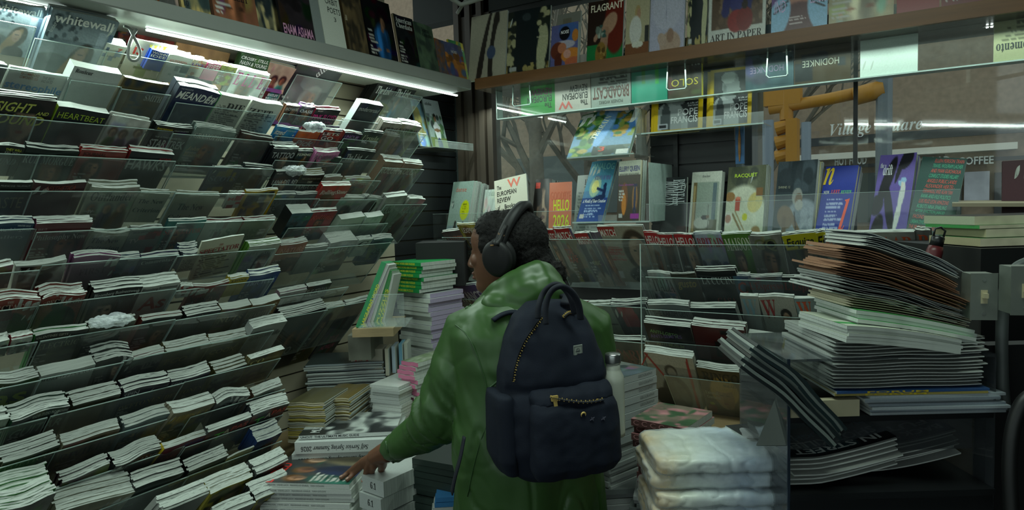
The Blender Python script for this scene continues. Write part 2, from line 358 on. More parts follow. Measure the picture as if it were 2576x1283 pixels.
ART = {
 'racquet': draw('5c6048', [('n', 0, 0, 1, .28, ['3a4034', '6a6e54', '4a503e'], 14, .16), ('e', .45, .72, .62, .46, 'd8dcc4'), ('e', .1, .42, .13, .07, '9a7034'), ('e', .32, .46, .1, .05, 'b8b49a'), ('r', .24, .44, .38, .62, 'c8482c'), ('e', .31, .44, .07, .02, 'e08060'), ('e', .76, .5, .2, .13, 'd8c878', -35), ('r', .78, .3, .94, .42, '8a6030'), ('e', .52, .7, .07, .05, 'd0d020'), ('l', .2, .66, .5, .95, .02, '8a7448'), ('l', .26, .62, .56, .92, .012, 'a08a5a'), ('e', .82, .9, .12, .08, '9a7840'), ('e', .08, .72, .12, .1, 'e4e4d8'), ('e', .08, .72, .08, .06, 'b88a78')]),
 'room': draw('ccd0c2', [('r', .07, .16, .93, .93, '98a698'), ('r', .07, .16, .2, .93, '7a6844'), ('r', .1, .2, .17, .9, 'b09a68'), ('r', .74, .18, .86, .9, '5a7078'), ('r', .2, .72, .93, .93, '6a6a58'), ('e', .42, .76, .26, .09, 'b8bcb0'), ('e', .52, .68, .12, .035, '2a2824'), ('e', .62, .67, .05, .03, '8a6a50'), ('l', .62, .5, .64, .9, .008, '3a3a34')]),
 'beard': draw('39444a', [('n', 0, 0, 1, .4, ['2c363c', '46525a', '333c42'], 30, .2), ('e', .7, .85, .5, .35, '8e98a4', -25), ('n', .4, .6, 1, 1, ['a0aab4', '7c8894', '98a2ae'], 20, .12), ('e', .56, .46, .13, .11, '9a9c98'), ('e', .6, .5, .09, .085, '7a6450'), ('e', .62, .57, .1, .07, 'a8a8a4'), ('e', .3, .72, .22, .14, '7a6450', 35), ('l', .28, .74, .3, .95, .05, '6e5846'), ('l', .45, .7, .68, .92, .045, '7a6450'), ('l', .52, .66, .6, .86, .01, '24282c')]),
 'nlr': draw('2a3c9a', [('t', .2, .46, .78, .98, .055, 'a8b4dc')], grain=.05),
 'drift': draw('6a5aa8', [('e', .3, .3, .13, .3, '17171f', 25), ('e', .75, .08, .2, .09, '17171f', -30), ('e', .6, .16, .06, .2, '17171f', 20), ('e', .1, .6, .18, .12, '17171f', -20), ('e', .2, .9, .16, .2, '17171f', 10), ('e', .45, .65, .1, .35, '17171f', -25), ('e', .74, .32, .08, .04, '9ac0e0'), ('e', .66, .35, .06, .03, '9ac0e0', 30), ('e', .74, .5, .075, .16, 'd8dcd8', 8), ('e', .7, .72, .07, .2, 'd8dcd8', 10), ('e', .64, .92, .1, .05, 'd8dcd8', -30), ('e', .72, .37, .035, .035, 'e0d8cc'), ('r', .0, .9, .14, .97, 'd8dcd8')], grain=.05),
 'dense': draw('9ab0a6', [('r', 0, .86, 1, 1, '5c6a5a'), ('r', 0, .76, 1, .86, '8aa0a4'), ('e', .74, .5, .21, .17, 'ccd41c'), ('t', .62, .4, .86, .58, .04, '8a9014'), ('e', .38, .72, .05, .045, '2a2622'), ('e', .38, .88, .09, .15, '1e2420'), ('e', .74, .74, .05, .045, '2a2622'), ('e', .74, .9, .1, .15, '20262a'), ('e', .56, .79, .03, .03, '2a2622'), ('e', .56, .92, .05, .1, 'a8b4ac'), ('n', .08, .34, .2, .46, ['d0d8d0', '5a6660'], 14, .03)]),
 'moon': draw('5a9cb8', [('r', 0, .6, 1, 1, '2c4a88'), ('r', 0, .5, 1, .62, '5a8ab0'), ('e', .4, .43, .15, .11, 'e8e48a'), ('e', .4, .43, .22, .17, 'a8c8b0'), ('e', .4, .43, .14, .105, 'ece892'), ('e', .78, .42, .06, .05, '1a2a50'), ('e', .8, .52, .06, .12, '1c3058'), ('l', .74, .5, .5, .46, .022, '1c3058'), ('e', .64, .62, .26, .05, '1c3058', -8), ('t', .2, .74, .9, .95, .045, '9ab4d8')]+BAR),
 'digest': draw('473d30', [('r', 0, 0, 1, .23, 'c8ccb8'), ('e', .3, .62, .16, .26, '7a4a20'), ('e', .3, .72, .1, .18, 'c88030'), ('e', .78, .62, .12, .24, '9a7040'), ('e', .78, .46, .06, .05, '8a6a50'), ('e', .78, .41, .1, .03, '2a3050'), ('e', .78, .62, .05, .2, '2a3a5a'), ('l', .74, .8, .74, .96, .03, '2a3450'), ('l', .82, .8, .82, .96, .03, '2a3450'), ('t', .05, .5, .34, .68, .05, 'c8ccc4'), ('r', .6, .88, .98, .96, '9a3a98')]+BAR),
 'noise': draw('63679c', [('e', .75, .2, .5, .2, '4a6aa8', 20), ('e', .9, .3, .12, .14, 'c8803a'), ('e', .5, .48, .4, .1, 'b8b4c4'), ('e', .26, .6, .26, .2, '6a3424', 15), ('e', .3, .85, .14, .2, '5a2c20'), ('e', .42, .55, .16, .12, 'c07a5a', -20), ('e', .78, .74, .38, .17, 'd8883a'), ('e', .85, .9, .3, .12, 'c06a48'), ('e', .62, .7, .14, .1, 'd8a090', 20), ('r', 0, .94, 1, 1, '4a6a9a'), ('e', .5, .22, .2, .16, '15161a')]),
 'upface': draw('241f1c', [('e', .55, .62, .32, .46, '6e5848'), ('e', .62, .6, .22, .4, '8c7460'), ('e', .45, .62, .12, .3, '4a3a30'), ('e', .6, .42, .07, .1, 'a08a74'), ('e', .62, .52, .1, .03, '3a2c26'), ('e', .62, .64, .14, .035, '5a3a34'), ('e', .3, .3, .2, .16, '1a1614'), ('e', .85, .3, .2, .2, '1a1614'), ('r', .05, .06, .32, .16, 'c8402e')]),
 'shirt': draw('8ea09a', [('r', 0, 0, 1, .35, 'c8d4d4'), ('n', 0, .3, 1, .8, ['4a6a4a', '7a8a8a', '3a4440', '9a5a5a', '6a8a5a'], 26, .12), ('r', 0, .8, 1, 1, '6a7a4a'), ('e', .52, .36, .09, .07, '2a2420'), ('e', .52, .41, .075, .06, '8a6a50'), ('e', .52, .66, .17, .2, 'd4d8d8'), ('e', .52, .58, .22, .07, 'd0d4d4'), ('e', .52, .64, .2, .035, '8a6a50'), ('e', .52, .94, .15, .14, '2c3a5a')]),
 'terrain': draw('5e8aa8', [('n', 0, 0, .45, 1, ['3a6a3c', '5a8a48', '2c5230', '8aa050', 'b0a060'], 60, .1), ('n', .62, 0, 1, .6, ['3a6a3c', '7a8a40', '2c5230', 'a88a40', '4a7ab8'], 50, .08), ('e', .5, .35, .1, .5, '7aa8d8', 8), ('n', .4, .78, 1, 1, ['2c3c34', '3a5044', '54685a'], 24, .1), ('r', .02, .02, .22, .1, 'd0d4cc'), ('r', .8, .88, .98, .97, 'd0d4cc')]),
 'rings': draw('2c1e18', [('r', 0, .72, 1, 1, '1f7a40'), ('e', .78, .4, .3, .5, '6a2418'), ('e', .62, .4, .26, .13, 'b08a70', -50), ('l', .5, .5, .4, .75, .06, 'a8826a'), ('l', .56, .5, .52, .78, .05, 'a07a62'), ('l', .4, .45, .22, .62, .045, 'a8826a'), ('n', .2, .4, .62, .62, ['9aa89a', '3a5a54', '6a7a70'], 12, .07), ('e', .4, .88, .16, .2, '8a6a30'), ('n', .28, .75, .54, 1, ['a8884a', '5a4420'], 14, .05)]),
 'desk': draw('b4ac8c', [('r', 0, .8, 1, 1, '7a5034'), ('e', .5, .34, .12, .12, 'b09868'), ('e', .54, .36, .08, .09, 'b08a70'), ('e', .42, .6, .26, .22, 'd4d4cc'), ('l', .3, .62, .35, .8, .06, 'd0d0c8'), ('e', .52, .82, .24, .05, 'd8d8c8'), ('r', .82, .55, .98, .8, '3a3c3a'), ('r', .3, .0, .7, .08, 'c8c4a8')]),
 'lilac': draw('b2b2c6', [('e', .5, .12, .13, .12, '8a7468'), ('e', .5, .14, .06, .1, '9a8478'), ('e', .5, .4, .44, .3, 'bcbccc'), ('e', .6, .9, .3, .18, 'b49a88'), ('e', .6, .78, .1, .1, '9a7c6a'), ('e', .36, .82, .14, .08, 'b8a090', 40), ('l', .45, .25, .48, .6, .006, '8a8aa0')]),
 'paper': draw('c8ccc4', [('r', .05, .0, .95, .83, '5a4636'), ('n', .05, .4, .95, .83, ['6a5442', '4a3828', '7a6450'], 50, .06), ('e', .55, .36, .24, .3, '30306c'), ('l', .36, .3, .3, .62, .07, '2c2c64'), ('l', .76, .28, .68, .6, .07, '2c2c64'), ('e', .5, .75, .16, .14, '8a2a28'), ('e', .64, .74, .14, .15, '7a2624'), ('e', .64, .56, .05, .06, '2a1c18')]),
 'foot': draw('6a4a84', [('e', .5, .3, .17, .2, 'b07a6a'), ('e', .5, .62, .22, .14, 'b07a6a'), ('e', .5, .95, .46, .34, '5a3438'), ('e', .12, .8, .2, .3, '8ab8d8', 20), ('e', .88, .8, .2, .3, '8ab8d8', -20), ('l', .06, .66, .3, .58, .012, '20242c'), ('l', .7, .58, .94, .66, .012, '20242c'), ('l', .05, .72, .28, .63, .012, '20242c'), ('l', .72, .63, .95, .72, .012, '20242c'), ('t', .34, .8, .66, .92, .04, 'c8b8b8')]),
 'bigA': draw('b8b49e', [('e', .42, .5, .1, .62, '35302a', 14), ('e', .66, .5, .12, .55, '35302a', 6), ('e', .74, .55, .08, .4, 'b8b49e', 6), ('e', .5, .5, .05, .6, 'b8b49e', 10), ('e', .6, .6, .12, .1, '4a5a78')], grain=.05),
 'wood': draw('1e2628', [('n', 0, 0, .2, 1, ['b8b48a', '2a3028', '8a8660'], 26, .1), ('n', .7, 0, 1, .3, ['b8b48a', '2a3028'], 14, .1), ('n', 0, .85, 1, 1, ['7a6a3a', '2a2a1c', 'a89a60'], 30, .06), ('e', .84, .62, .12, .34, 'b8b892', 6), ('e', .8, .36, .06, .07, 'b8b892'), ('e', .82, .9, .1, .12, 'b8b892'), ('e', .45, .12, .1, .06, '3a4446')]+BAR),
 'white': draw('8c9ca4', [('n', 0, 0, .5, .45, ['3c4a52', '5a6a72'], 30, .05), ('e', .2, .8, .34, .2, '4a5a60'), ('r', .78, .2, .9, 1, 'a8b8c4'), ('r', .92, .2, 1, 1, '5a7088'), ('e', .62, .62, .17, .22, '2a2420', 15), ('e', .52, .72, .1, .3, 'a08058', 25), ('e', .6, .6, .085, .12, 'b8927c'), ('e', .62, .95, .2, .15, '14161a'), ('e', .585, .58, .02, .01, '2a201c'), ('e', .63, .58, .02, .01, '2a201c'), ('e', .605, .66, .03, .012, '9a5a50')]),
 'matchface': draw('9a9686', [('t', .05, .36, .4, .62, .045, 'a8504a'), ('e', .72, .42, .3, .36, '3a2c22'), ('e', .74, .46, .2, .28, 'b89a80'), ('e', .8, .48, .12, .24, 'a08068'), ('e', .66, .42, .04, .015, '2a2420'), ('e', .8, .42, .04, .015, '2a2420'), ('e', .72, .6, .06, .018, '8a4a44'), ('e', .72, .86, .36, .16, '1c1e22'), ('n', .4, .75, 1, .95, ['c8ccc8', '1c1e22', '1c1e22'], 26, .018), ('r', .06, .8, .2, .92, 'c8ccc8')]),
 'blonde': draw('4c4632', [('e', .55, .38, .34, .26, 'a88c48'), ('e', .54, .5, .22, .22, '9a7c5c'), ('e', .62, .52, .14, .2, '86684c'), ('e', .46, .46, .045, .014, '3a2e24'), ('e', .62, .46, .045, .014, '3a2e24'), ('e', .54, .62, .06, .018, '7a4038'), ('e', .52, .3, .26, .1, 'b89a54'), ('e', .5, .92, .36, .16, '6a5440'), ('e', .16, .74, .12, .09, '7a3a30'), ('e', .18, .64, .06, .03, '9aa040')]),
 'oldman': draw('aab0ac', [('r', 0, 0, 1, 1, '8a9090'), ('r', 0, 0, 1, .2, 'b0b4b0'), ('e', .48, .3, .13, .12, '3a3c3c'), ('e', .49, .33, .09, .1, '8a8c8a'), ('e', .5, .75, .3, .36, '34383a'), ('e', .62, .72, .1, .26, '565a5a', -20), ('e', .25, .85, .26, .2, '24282a'), ('l', .02, .02, .3, .4, .02, '9a3034'), ('l', .86, .1, .9, 1, .025, '9a3034')]),
 'Wman': draw('b4bab4', [('e', .68, .28, .16, .09, '2c2c2a'), ('e', .68, .4, .12, .15, 'b0947c'), ('e', .72, .42, .07, .12, '957a64'), ('e', .64, .38, .025, .01, '2a2420'), ('e', .74, .38, .025, .01, '2a2420'), ('e', .7, .48, .035, .012, '8a5048'), ('e', .66, .86, .42, .34, '3a3c3c'), ('e', .68, .62, .06, .1, 'a08670')]),
 'What': draw('94b0b8', [('e', .72, .34, .3, .16, '16181a', 10), ('e', .7, .46, .42, .07, '1c1e20', -12), ('e', .74, .64, .14, .16, '8a6a58'), ('e', .7, .95, .4, .2, '2a2c2e')]),
 'meander': draw('2c3458', [('r', 0, .4, 1, 1, '33425c'), ('n', 0, .45, 1, 1, ['3c4c64', '2a3850', '4a5a6c'], 24, .14)], grain=.05),
}
# ---------------------------------------------------------------- sloping pockets on the walls
C1 = lambda x, y: (x/2.915, y/2.915)
C2 = lambda x, y: (x/2.915, 420+y/2.915)
C3 = lambda x, y: (x/2.896, 840+y/2.896)
C4 = lambda x, y: (640+x/3.13, 150+y/3.13)
C5 = lambda x, y: (660+x/3.055, 540+y/3.055)
C6 = lambda x, y: (1040+x/3.376, 380+y/3.376)
C7 = lambda x, y: (1600+x/2.566, 360+y/2.566)
C8 = lambda x, y: (1400+x/2.2, 700+y/2.2)
WALLS = {'L': (V((0, 1, 0)), V((1, 0, 0))), 'B': (V((1, 0, 0)), V((0, -1, 0)))}
def rack_axes(wall, th):
    a, o = WALLS[wall]; z = V((0, 0, 1)); t = radians(th)
    return a, o*cos(t)-z*sin(t), o*sin(t)+z*cos(t)          # along, outward normal, up the slope
def pocket(wall, D, th, p0, p1, label, L=.185, ledge=.06, name='magazine_pocket'):
    a, n, u = rack_axes(wall, th)
    A, B = (onX(*p0, -D), onX(*p1, -D)) if wall == 'L' else (onY(*p0, D), onY(*p1, D))
    z = (A.z+B.z)/2; s0, s1 = A.dot(a), B.dot(a); o = WALLS[wall][1]
    base = a*((s0+s1)/2)-o*D+V((0, 0, z)); mw = frame(base, a, -n, u); w2 = (s1-s0)/2
    if wall == 'B': L = .31
    if 'eighth row of middle' in label or 'ninth row of middle' in label or 'tenth row of middle' in label or 'corner rack' in label: L = .27
    root = thing(name, label, 'magazine pocket', mw, 'acrylic pockets of '+label.split('row of ')[1].split(',')[0])
    mb = MB(); mb.box(-w2, -.003, -L, w2, 0, -.0015); mb.box(-w2, -.003, -.0015, w2, 0, 0, 1); mb.box(-w2-.0015, -.003, -L, -w2, 0, 0, 1); mb.box(w2, -.003, -L, w2+.0015, 0, 0, 1)
    mb.build('front_panel', [ACR, ACRE], root)
    mb = MB(); mb.box(-w2, -.003, -L-.003, w2, ledge, -L); mb.build('bottom_ledge', [ACR, ACRE], root)
    return base, n, u, a
def slot(X, row, spec, place):
    """spec: xl, yl, xr, yr, n, T, look, colour, kind, titles, options"""
    base, n, u, a, wall = row
    xl, yl, xr, yr, cnt, T, look, bg, kind = spec[:9]; titles = spec[9] if len(spec) > 9 else (); op = dict(spec[10]) if len(spec) > 10 else {}
    off = op.pop('off', .004); H = op.pop('H', None); asp = op.pop('asp', 1.3); maxroll = op.pop('roll', 3.5)
    P0 = base-n*off
    A = onP(*X(xl, yl), P0, n); B = onP(*X(xr, yr), P0, n); d = B-A
    W = d.length; H = H or (max(W*asp, .34) if wall == 'B' else None); r = max(-maxroll, min(maxroll, math.degrees(atan2(d.dot(u), d.dot(a))))); rr = radians(r)
    ax = a*cos(rr)+u*sin(rr); uz = u*cos(rr)-a*sin(rr); H = H or W*asp
    mid = (A+B)/2-uz*H
    return magazine(frame(mid, ax, -n, uz), W*.985, H, T, look, bg, kind, titles, place, cnt, **op)
def rack_rows(rackname, wall, rows, th, words_=None):
    for k, (D, X, panels, slots, *ex) in enumerate(rows):
        rw = ex[0] if ex else ORD[k]; base = None; seg = []
        for i, (x0, y0, x1, y1) in enumerate(panels):
            lab = f'clear acrylic pocket, {rw} row of {rackname}'+(f', {ORD[i]} from left' if len(panels) > 1 else ', running its length')
            seg.append((x0, x1)+pocket(wall, D, th, X(x0, y0), X(x1, y1), lab))
        for j, s in enumerate(slots):
            xm = (s[0]+s[2])/2; g = min(seg, key=lambda q: 0 if q[0] <= xm <= q[1] else min(abs(xm-q[0]), abs(xm-q[1])))
            slot(X, g[2:]+(wall,), s, f'{rw} row of {rackname}, {ORD[j]} from left')
W_, K_ = 'f0f2ea', '141618'
def mag_rows_left():
    R = []
    D = lambda k: 2.05-.0105*k
    R.append((D(0), C1, [(-90, 122, 262, 205), (258, 276, 785, 372), (787, 374, 1985, 582)], [
        (-60, -10, 345, 70, 1, .012, 'pale blue-grey art magazine', '8fa0a8', 'P', [('whitewall', W_, 'b')], {'off': .006, 'art': ART['white']}),
        (385, 62, 880, 165, 2, .012, 'grey magazine with white title', '7f929c', 'P', [('whitewall', W_, 'b'), ('Intervall', 'cfd8d6', '', (.03, .3, .3, None), 80)], {'off': .006, 'art': ART['white']}),
        (785, 312, 935, 350, 3, .012, 'white magazine with orange seven', 'dfe3d8', 'R', [('7', 'd8553a', 'b', (.6, .12, .25, .14)), ('CULTURE', '3a3f7a', '', (.1, .5, .6, None))], {'c2': '8fa8c8'}),
        (985, 278, 1310, 345, 1, .006, 'white magazine with yellow lettering', 'f0f0e4', 'R', [('is', 'e23a2e', 'b', (.08, .1, .2, .2)), ('W', 'd8d020', 's', (.34, .05, .28, .26)), ('L', 'd8d020', 's', (.66, .05, .2, .26))], {'c2': 'b8d0a0', 'off': .02}),
        (1118, 366, 1242, 395, 3, .008, 'blue home magazine', '2f55b8', 'B', [('WOHN', W_, 'b', (.06, .04, .88, .13)), ('IDEE', W_, 'b', (.06, .2, .88, .13))], {}),
        (1245, 400, 1420, 432, 5, .006, 'white home magazine red box', 'e6e8dc', 'R', [('SO SCHON', 'd86a5a', 'b', (.1, .16, .7, .05)), ('FRUHJAHRSPUTZ', 'd86a5a', 'b', (.1, .23, .75, .05))], {'c2': 'c8d0c0'}),
        (1422, 432, 1522, 455, 4, .006, 'orange and cream home magazine', 'e8d8b8', 'R', [('LIVE', '6a58c8', '', (.04, .2, .92, .16)), ('12', 'e8642a', 'b', (.4, .05, .3, .1))], {'c2': 'e8a060'}),
        (1524, 456, 1628, 478, 4, .006, 'pink home magazine', 'e05a8a', 'B', [('WOHN', W_, 'b', (.06, .04, .88, .13)), ('IDEE', W_, 'b', (.06, .2, .88, .13))], {}),
        (1630, 478, 1745, 500, 4, .006, 'olive and brown home magazine', '9aa040', 'L', [('EIN SCHONES', W_, 'b', (.08, .2, .8, .06)), ('ZUHAUSE', W_, 'b', (.08, .28, .8, .06))], {'c2': '7a4a2a'}),
        (1750, 508, 1982, 560, 3, .007, 'white fashion magazine pink letters', 'f2eeee', 'P', [('E', 'e0409a', 's', (.04, .06, .16, .3)), ('L', 'e0409a', 's', (.3, .06, .14, .3)), ('L', 'e0409a', 's', (.52, .06, .14, .3)), ('E', 'e0409a', 's', (.78, .06, .16, .3))], {'c2': '20242a'}),
    ], 'top'))
    R.append((D(0)+.05, C1, [], [], 'back'))
    R.append((D(1), C1, [(-70, 466, 520, 575), (523, 580, 888, 640), (893, 642, 1250, 702), (1292, 746, 2020, 842)], [
        (-160, 440, 62, 482, 2, .01, 'dull grey magazine', '6a7472', 'B', [], {}),
        (75, 486, 512, 566, 2, .006, 'white audio magazine blue title', 'dfe4dc', 'B', [('stereophile', '3a8fd0', 'b', (.02, .22, .96, .17)), ('RECOMMENDED', 'a8602a', 'b', (.2, .05, .3, .05)), ('COMPONENTS 2026', 'a8602a', 'b', (.2, .11, .3, .05)), ('THE BEST', '3a3a3a', '', (.56, .06, .2, .05)), ('AND RATED', '3a3a3a', '', (.56, .12, .2, .05))], {}),
        (545, 478, 903, 555, 1, .032, 'thick white magazine', 'cfd6d2', 'B', [('Rouleur', '1c1e20', 's', (.06, .04, .34, .075))], {'spine': 'c4ccc8', 'label': 'thick white magazine with small black title, second row of left rack'}),
        (912, 562, 1250, 630, 2, .008, 'golden autumn foliage magazine', '6a5a30', 'N', [('SMITH', 'e8e8e0', 's', (.6, .25, .38, .12))], {'c2': '2a3440'}),
        (1322, 622, 1618, 690, 2, .022, 'navy magazine bold white title', '2c3458', 'B', [('MEANDER', W_, 'bo', (.04, .1, .9, .15)), ('THE MAGAZINE', 'c8ccd8', '', (.06, .04, .3, .03))], {'spine': '3a4048', 'art': ART['meander']}),
        (1625, 690, 1842, 735, 1, .02, 'folded newspaper black title', 'dde0d2', 'T', [('DIE', '26282a', 's', (.35, .18, .6, .18))], {'pg': 'w', 'spine': '3f9a50', 'amp': .01}),
        (1855, 735, 2082, 780, 1, .025, 'folded newspaper ornate black title', 'dfe2d4', 'T', [('ZEIT', '26282a', 's', (.05, .18, .75, .18))], {'amp': .012}),
    ], 'second'))
    R.append((D(2), C1, [(-90, 823, 263, 862), (265, 865, 1268, 966), (1270, 967, 2000, 1045)], [
        (-70, 688, 425, 745, 5, .005, 'black film magazine yellow title', '2a2024', 'P', [('SIGHT', 'd8dc6a', 'bo', (.1, .08, .6, .16)), ('AND', 'd8dc6a', 'bo', (.74, .2, .2, .06)), ('SOUND', 'd8dc6a', 'bo', (.06, .28, .84, .17))], {}),
        (432, 776, 808, 838, 1, .026, 'black magazine thin lime title', '20262a', 'B', [('HEARTBEAT', 'b4d040', '', (.05, .1, .9, .11))], {'spine': 'b8d840'}),
        (832, 848, 1108, 893, 4, .005, 'white magazine four portraits', 'd8d8d0', 'G', [], {'c2': 'a03030'}),
        (1150, 912, 1425, 948, 4, .006, 'black science fiction guide magazine', '1c2220', 'F', [('Entertainment', 'd8c020', 'b', (.05, .05, .4, .05)), ('COLLECTORS EDITION', 'c8ccc8', '', (.5, .07, .4, .03)), ('THE ULTIMATE GUIDE TO', 'b8bcb8', '', (.1, .26, .7, .04)), ('STAR TREK', 'b8bcb8', 'b', (.03, .34, .94, .2))], {}),
        (1445, 928, 1735, 978, 5, .005, 'grey-green music magazine', '8a9c94', 'P', [('GRAMOPHONE', 'd8dcd0', 's', (.04, .12, .92, .1)), ('John', 'c8b890', 'i', (.05, .4, .3, .1)), ('Wilson', 'c8b890', 'i', (.05, .52, .4, .1))], {'c2': '3a3430'}),
        (1790, 985, 2012, 1018, 3, .006, 'plain brown magazine', '4a3c38', 'P', [], {}),
    ], 'third'))
    R.append((D(3), C1, [(-90, 1122, 288, 1133), (290, 1130, 1285, 1184), (1288, 1207, 2010, 1240)], [
        (-80, 1062, 185, 1080, 2, .006, 'black magazine yellow speech bubble', '181c1c', 'B', [('THEY WILL', 'c8cc40', 'b', (.5, .08, .45, .08)), ('KILL YOU', 'c8ccc8', '', (.5, .18, .4, .06)), ('SOUND', '50605c', 'i', (.1, .4, .8, .2))], {}),
        (200, 1076, 590, 1118, 4, .005, 'dark green horror magazine', '222c28', 'P', [('RUE MORGUE', '8a9890', 's', (.02, .14, .96, .17))], {}),
        (600, 1100, 938, 1122, 4, .005, 'red comics magazine', '8a3a34', 'P', [('JOURNAL', '3a1a18', 'b', (.06, .05, .5, .09))], {'spine': 'b03a34'}),
        (965, 1108, 1283, 1135, 3, .009, 'black magazine white chunky title', '1c1e22', 'B', [('HAWKS', 'aab4ae', 'b', (.03, .16, .9, .24)), ('ACCURATE', 'c04040', 'b', (.7, .1, .28, .06))], {'spine': 'a83030'}),
        (1572, 1216, 1788, 1224, 2, .006, 'navy and yellow magazine', '2c3448', 'R', [('SCOTS', '6a7486', 's', (.04, .3, .9, .17))], {'c2': '8a7a30'}),
        (1800, 1214, 2008, 1234, 3, .006, 'charcoal magazine', '3a4444', 'P', [], {}),
    ], 'fourth'))
    R.append((D(4), C2, [(-90, 174, 232, 176), (235, 166, 1285, 187), (1287, 190, 2015, 196)], [
        (-90, 112, 247, 114, 1, .01, 'black film magazine', '1a1c1a', 'B', [('FRANCOIS TRUFFAUT', 'a8aca8', '', (.3, .07, .66, .045)), ('TASTE', '7a7050', '', (.1, .4, .8, .3))], {}),
        (252, 112, 645, 118, 1, .012, 'maroon magazine orange outline title', '4a2428', 'B', [('AESTHETICA', 'a04030', 'o', (.2, .05, .6, .1))], {}),
        (672, 146, 1034, 150, 5, .006, 'cream television magazine', 'b4b8a4', 'G', [('Outlander', '28302e', 's', (.06, .1, .88, .2)), ('TV', 'e8e8e0', 'b', (.12, .5, .1, .08))], {'c2': '5a5a50'}),
        (1038, 184, 1250, 206, 4, .006, 'cream review black serif title', 'b8bca6', 'B', [('The New', '3a4440', 's', (.05, .2, .85, .14)), ('Criterion', '3a4440', 's', (.03, .5, .92, .14))], {}),
        (1305, 200, 1618, 212, 3, .006, 'cream review black serif title', 'b0b49c', 'B', [('The New', '3a4440', 's', (.15, .2, .6, .14)), ('Criterion', '3a4440', 's', (.05, .45, .7, .14))], {}),
        (1690, 190, 1800, 186, 2, .005, 'white magazine red monogram', 'c4c8bc', 'R', [('THE NATION', '303434', 'b', (.05, .06, .8, .06)), ('Mo', 'b04a40', 'b', (.05, .3, .7, .2))], {'c2': 'b03030'}),
        (1802, 184, 2052, 162, 2, .006, 'yellow bordered nature magazine', 'c8a428', 'K', [], {'c2': '3a4444', 'spine': 'c8a428'}),
    ], 'fifth'))
    R.append((D(5), C2, [(-90, 453, 262, 458), (272, 480, 1292, 433), (1300, 411, 2012, 384)], [
        (-120, 420, 256, 410, 4, .006, 'blue magazine pale serif title', '2c4a68', 'B', [('WINTER ISSUE', 'c8d0d4', 'b', (.68, .05, .26, .04)), ('Washington', 'b0bcc4', 's', (.3, .12, .68, .1)), ('Gallery', '90a0ac', 's', (.2, .3, .7, .1))], {}),
        (268, 418, 686, 402, 5, .006, 'maroon philosophy magazine', '6a3438', 'P', [('ISSUE 173', 'c8b0b0', '', (.06, .1, .15, .04)), ('Philosophy Now', 'b8b0ac', 's', (.03, .24, .94, .14))], {'spine': '6a3a50'}),
        (690, 468, 960, 478, 3, .006, 'cream review black title', 'aab09a', 'B', [('The New', '3a4440', 's', (.05, .18, .75, .15)), ('Criterion', '3a4440', 's', (.03, .42, .9, .15))], {'amp': .012}),
        (965, 462, 1200, 448, 3, .006, 'grey television magazine red box', '8a928c', 'R', [('NCIS 500TH EPISODE', '2a3030', 'b', (.08, .06, .86, .06)), ('TV', 'd0c8c0', 'b', (.06, .32, .3, .14))], {'c2': '9a3a3a'}),
        (1236, 400, 1522, 386, 2, .006, 'teal weekly magazine red title', '4a8a84', 'P', [('SPECTATOR', 'a84a44', 's', (.02, .22, .96, .13)), ('HOW THE', '2a4a48', 'b', (.06, .6, .8, .1))], {'c2': '2a5a58', 'spine': '2a6a68'}),
        (1512, 405, 1790, 390, 3, .005, 'pale weekly magazine maroon edge', '9aa096', 'R', [('TLS', '707a74', 's', (.2, .2, .6, .2))], {'c2': 'a08a88', 'spine': '8a3a40'}),
        (1792, 394, 2026, 380, 4, .005, 'cream and red weekly magazine', 'a0a08e', 'T', [], {'c2': '7a7a70', 'spine': '8a3a40'}),
    ], 'sixth'))
    R.append((D(6), C2, [(-90, 782, 285, 755), (310, 720, 1310, 641), (1300, 651, 2016, 598)], [
        (-130, 748, 105, 720, 3, .007, 'brown and white magazine', '8a7a64', 'L', [], {'amp': .012}),
        (112, 742, 500, 662, 2, .01, 'white bordered portrait magazine', 'd4d8d0', 'K', [], {'c2': '5a4a40', 'roll': 6, 'amp': .012}),
        (545, 694, 885, 634, 3, .007, 'mauve magazine', '8a6a7e', 'B', [('FIRST', '6a4a60', 's', (.2, .3, .6, .16))], {'amp': .014, 'spine': 'a86a98'}),
        (780, 680, 1035, 660, 4, .006, 'blue-grey magazine', '6a7a86', 'L', [('fe', 'a06a68', 'b', (.1, .3, .3, .12))], {'off': .012, 'spine': '4a6a8a'}),
        (1040, 672, 1318, 632, 3, .006, 'dark slate magazine', '344050', 'B', [('Commentary', 'b0b8b8', 's', (.02, .1, .96, .13)), ('Michael', '8a9490', 's', (.05, .6, .6, .08))], {'spine': '3a3a68'}),
        (1345, 650, 1480, 634, 9, .006, 'cream journal striped spines', 'a8ac98', 'T', [], {'spine': '4a5a70', 'jit': .006}),
        (1478, 556, 1800, 486, 1, .006, 'cream weekly red serif title', 'd4d6bc', 'T', [('THE', 'a84a40', 's', (.45, .14, .1, .05)), ('SPECTATOR', '9a3a38', 's', (.03, .22, .94, .12))], {'roll': 9}),
        (1825, 592, 2070, 548, 6, .005, 'white and green weekly magazine', 'b4bcac', 'P', [('SPECTATOR', '8a9a8c', 's', (.04, .18, .9, .1))], {'spine': '6aa040', 'c2': '4a7a40'}),
    ], 'seventh'))
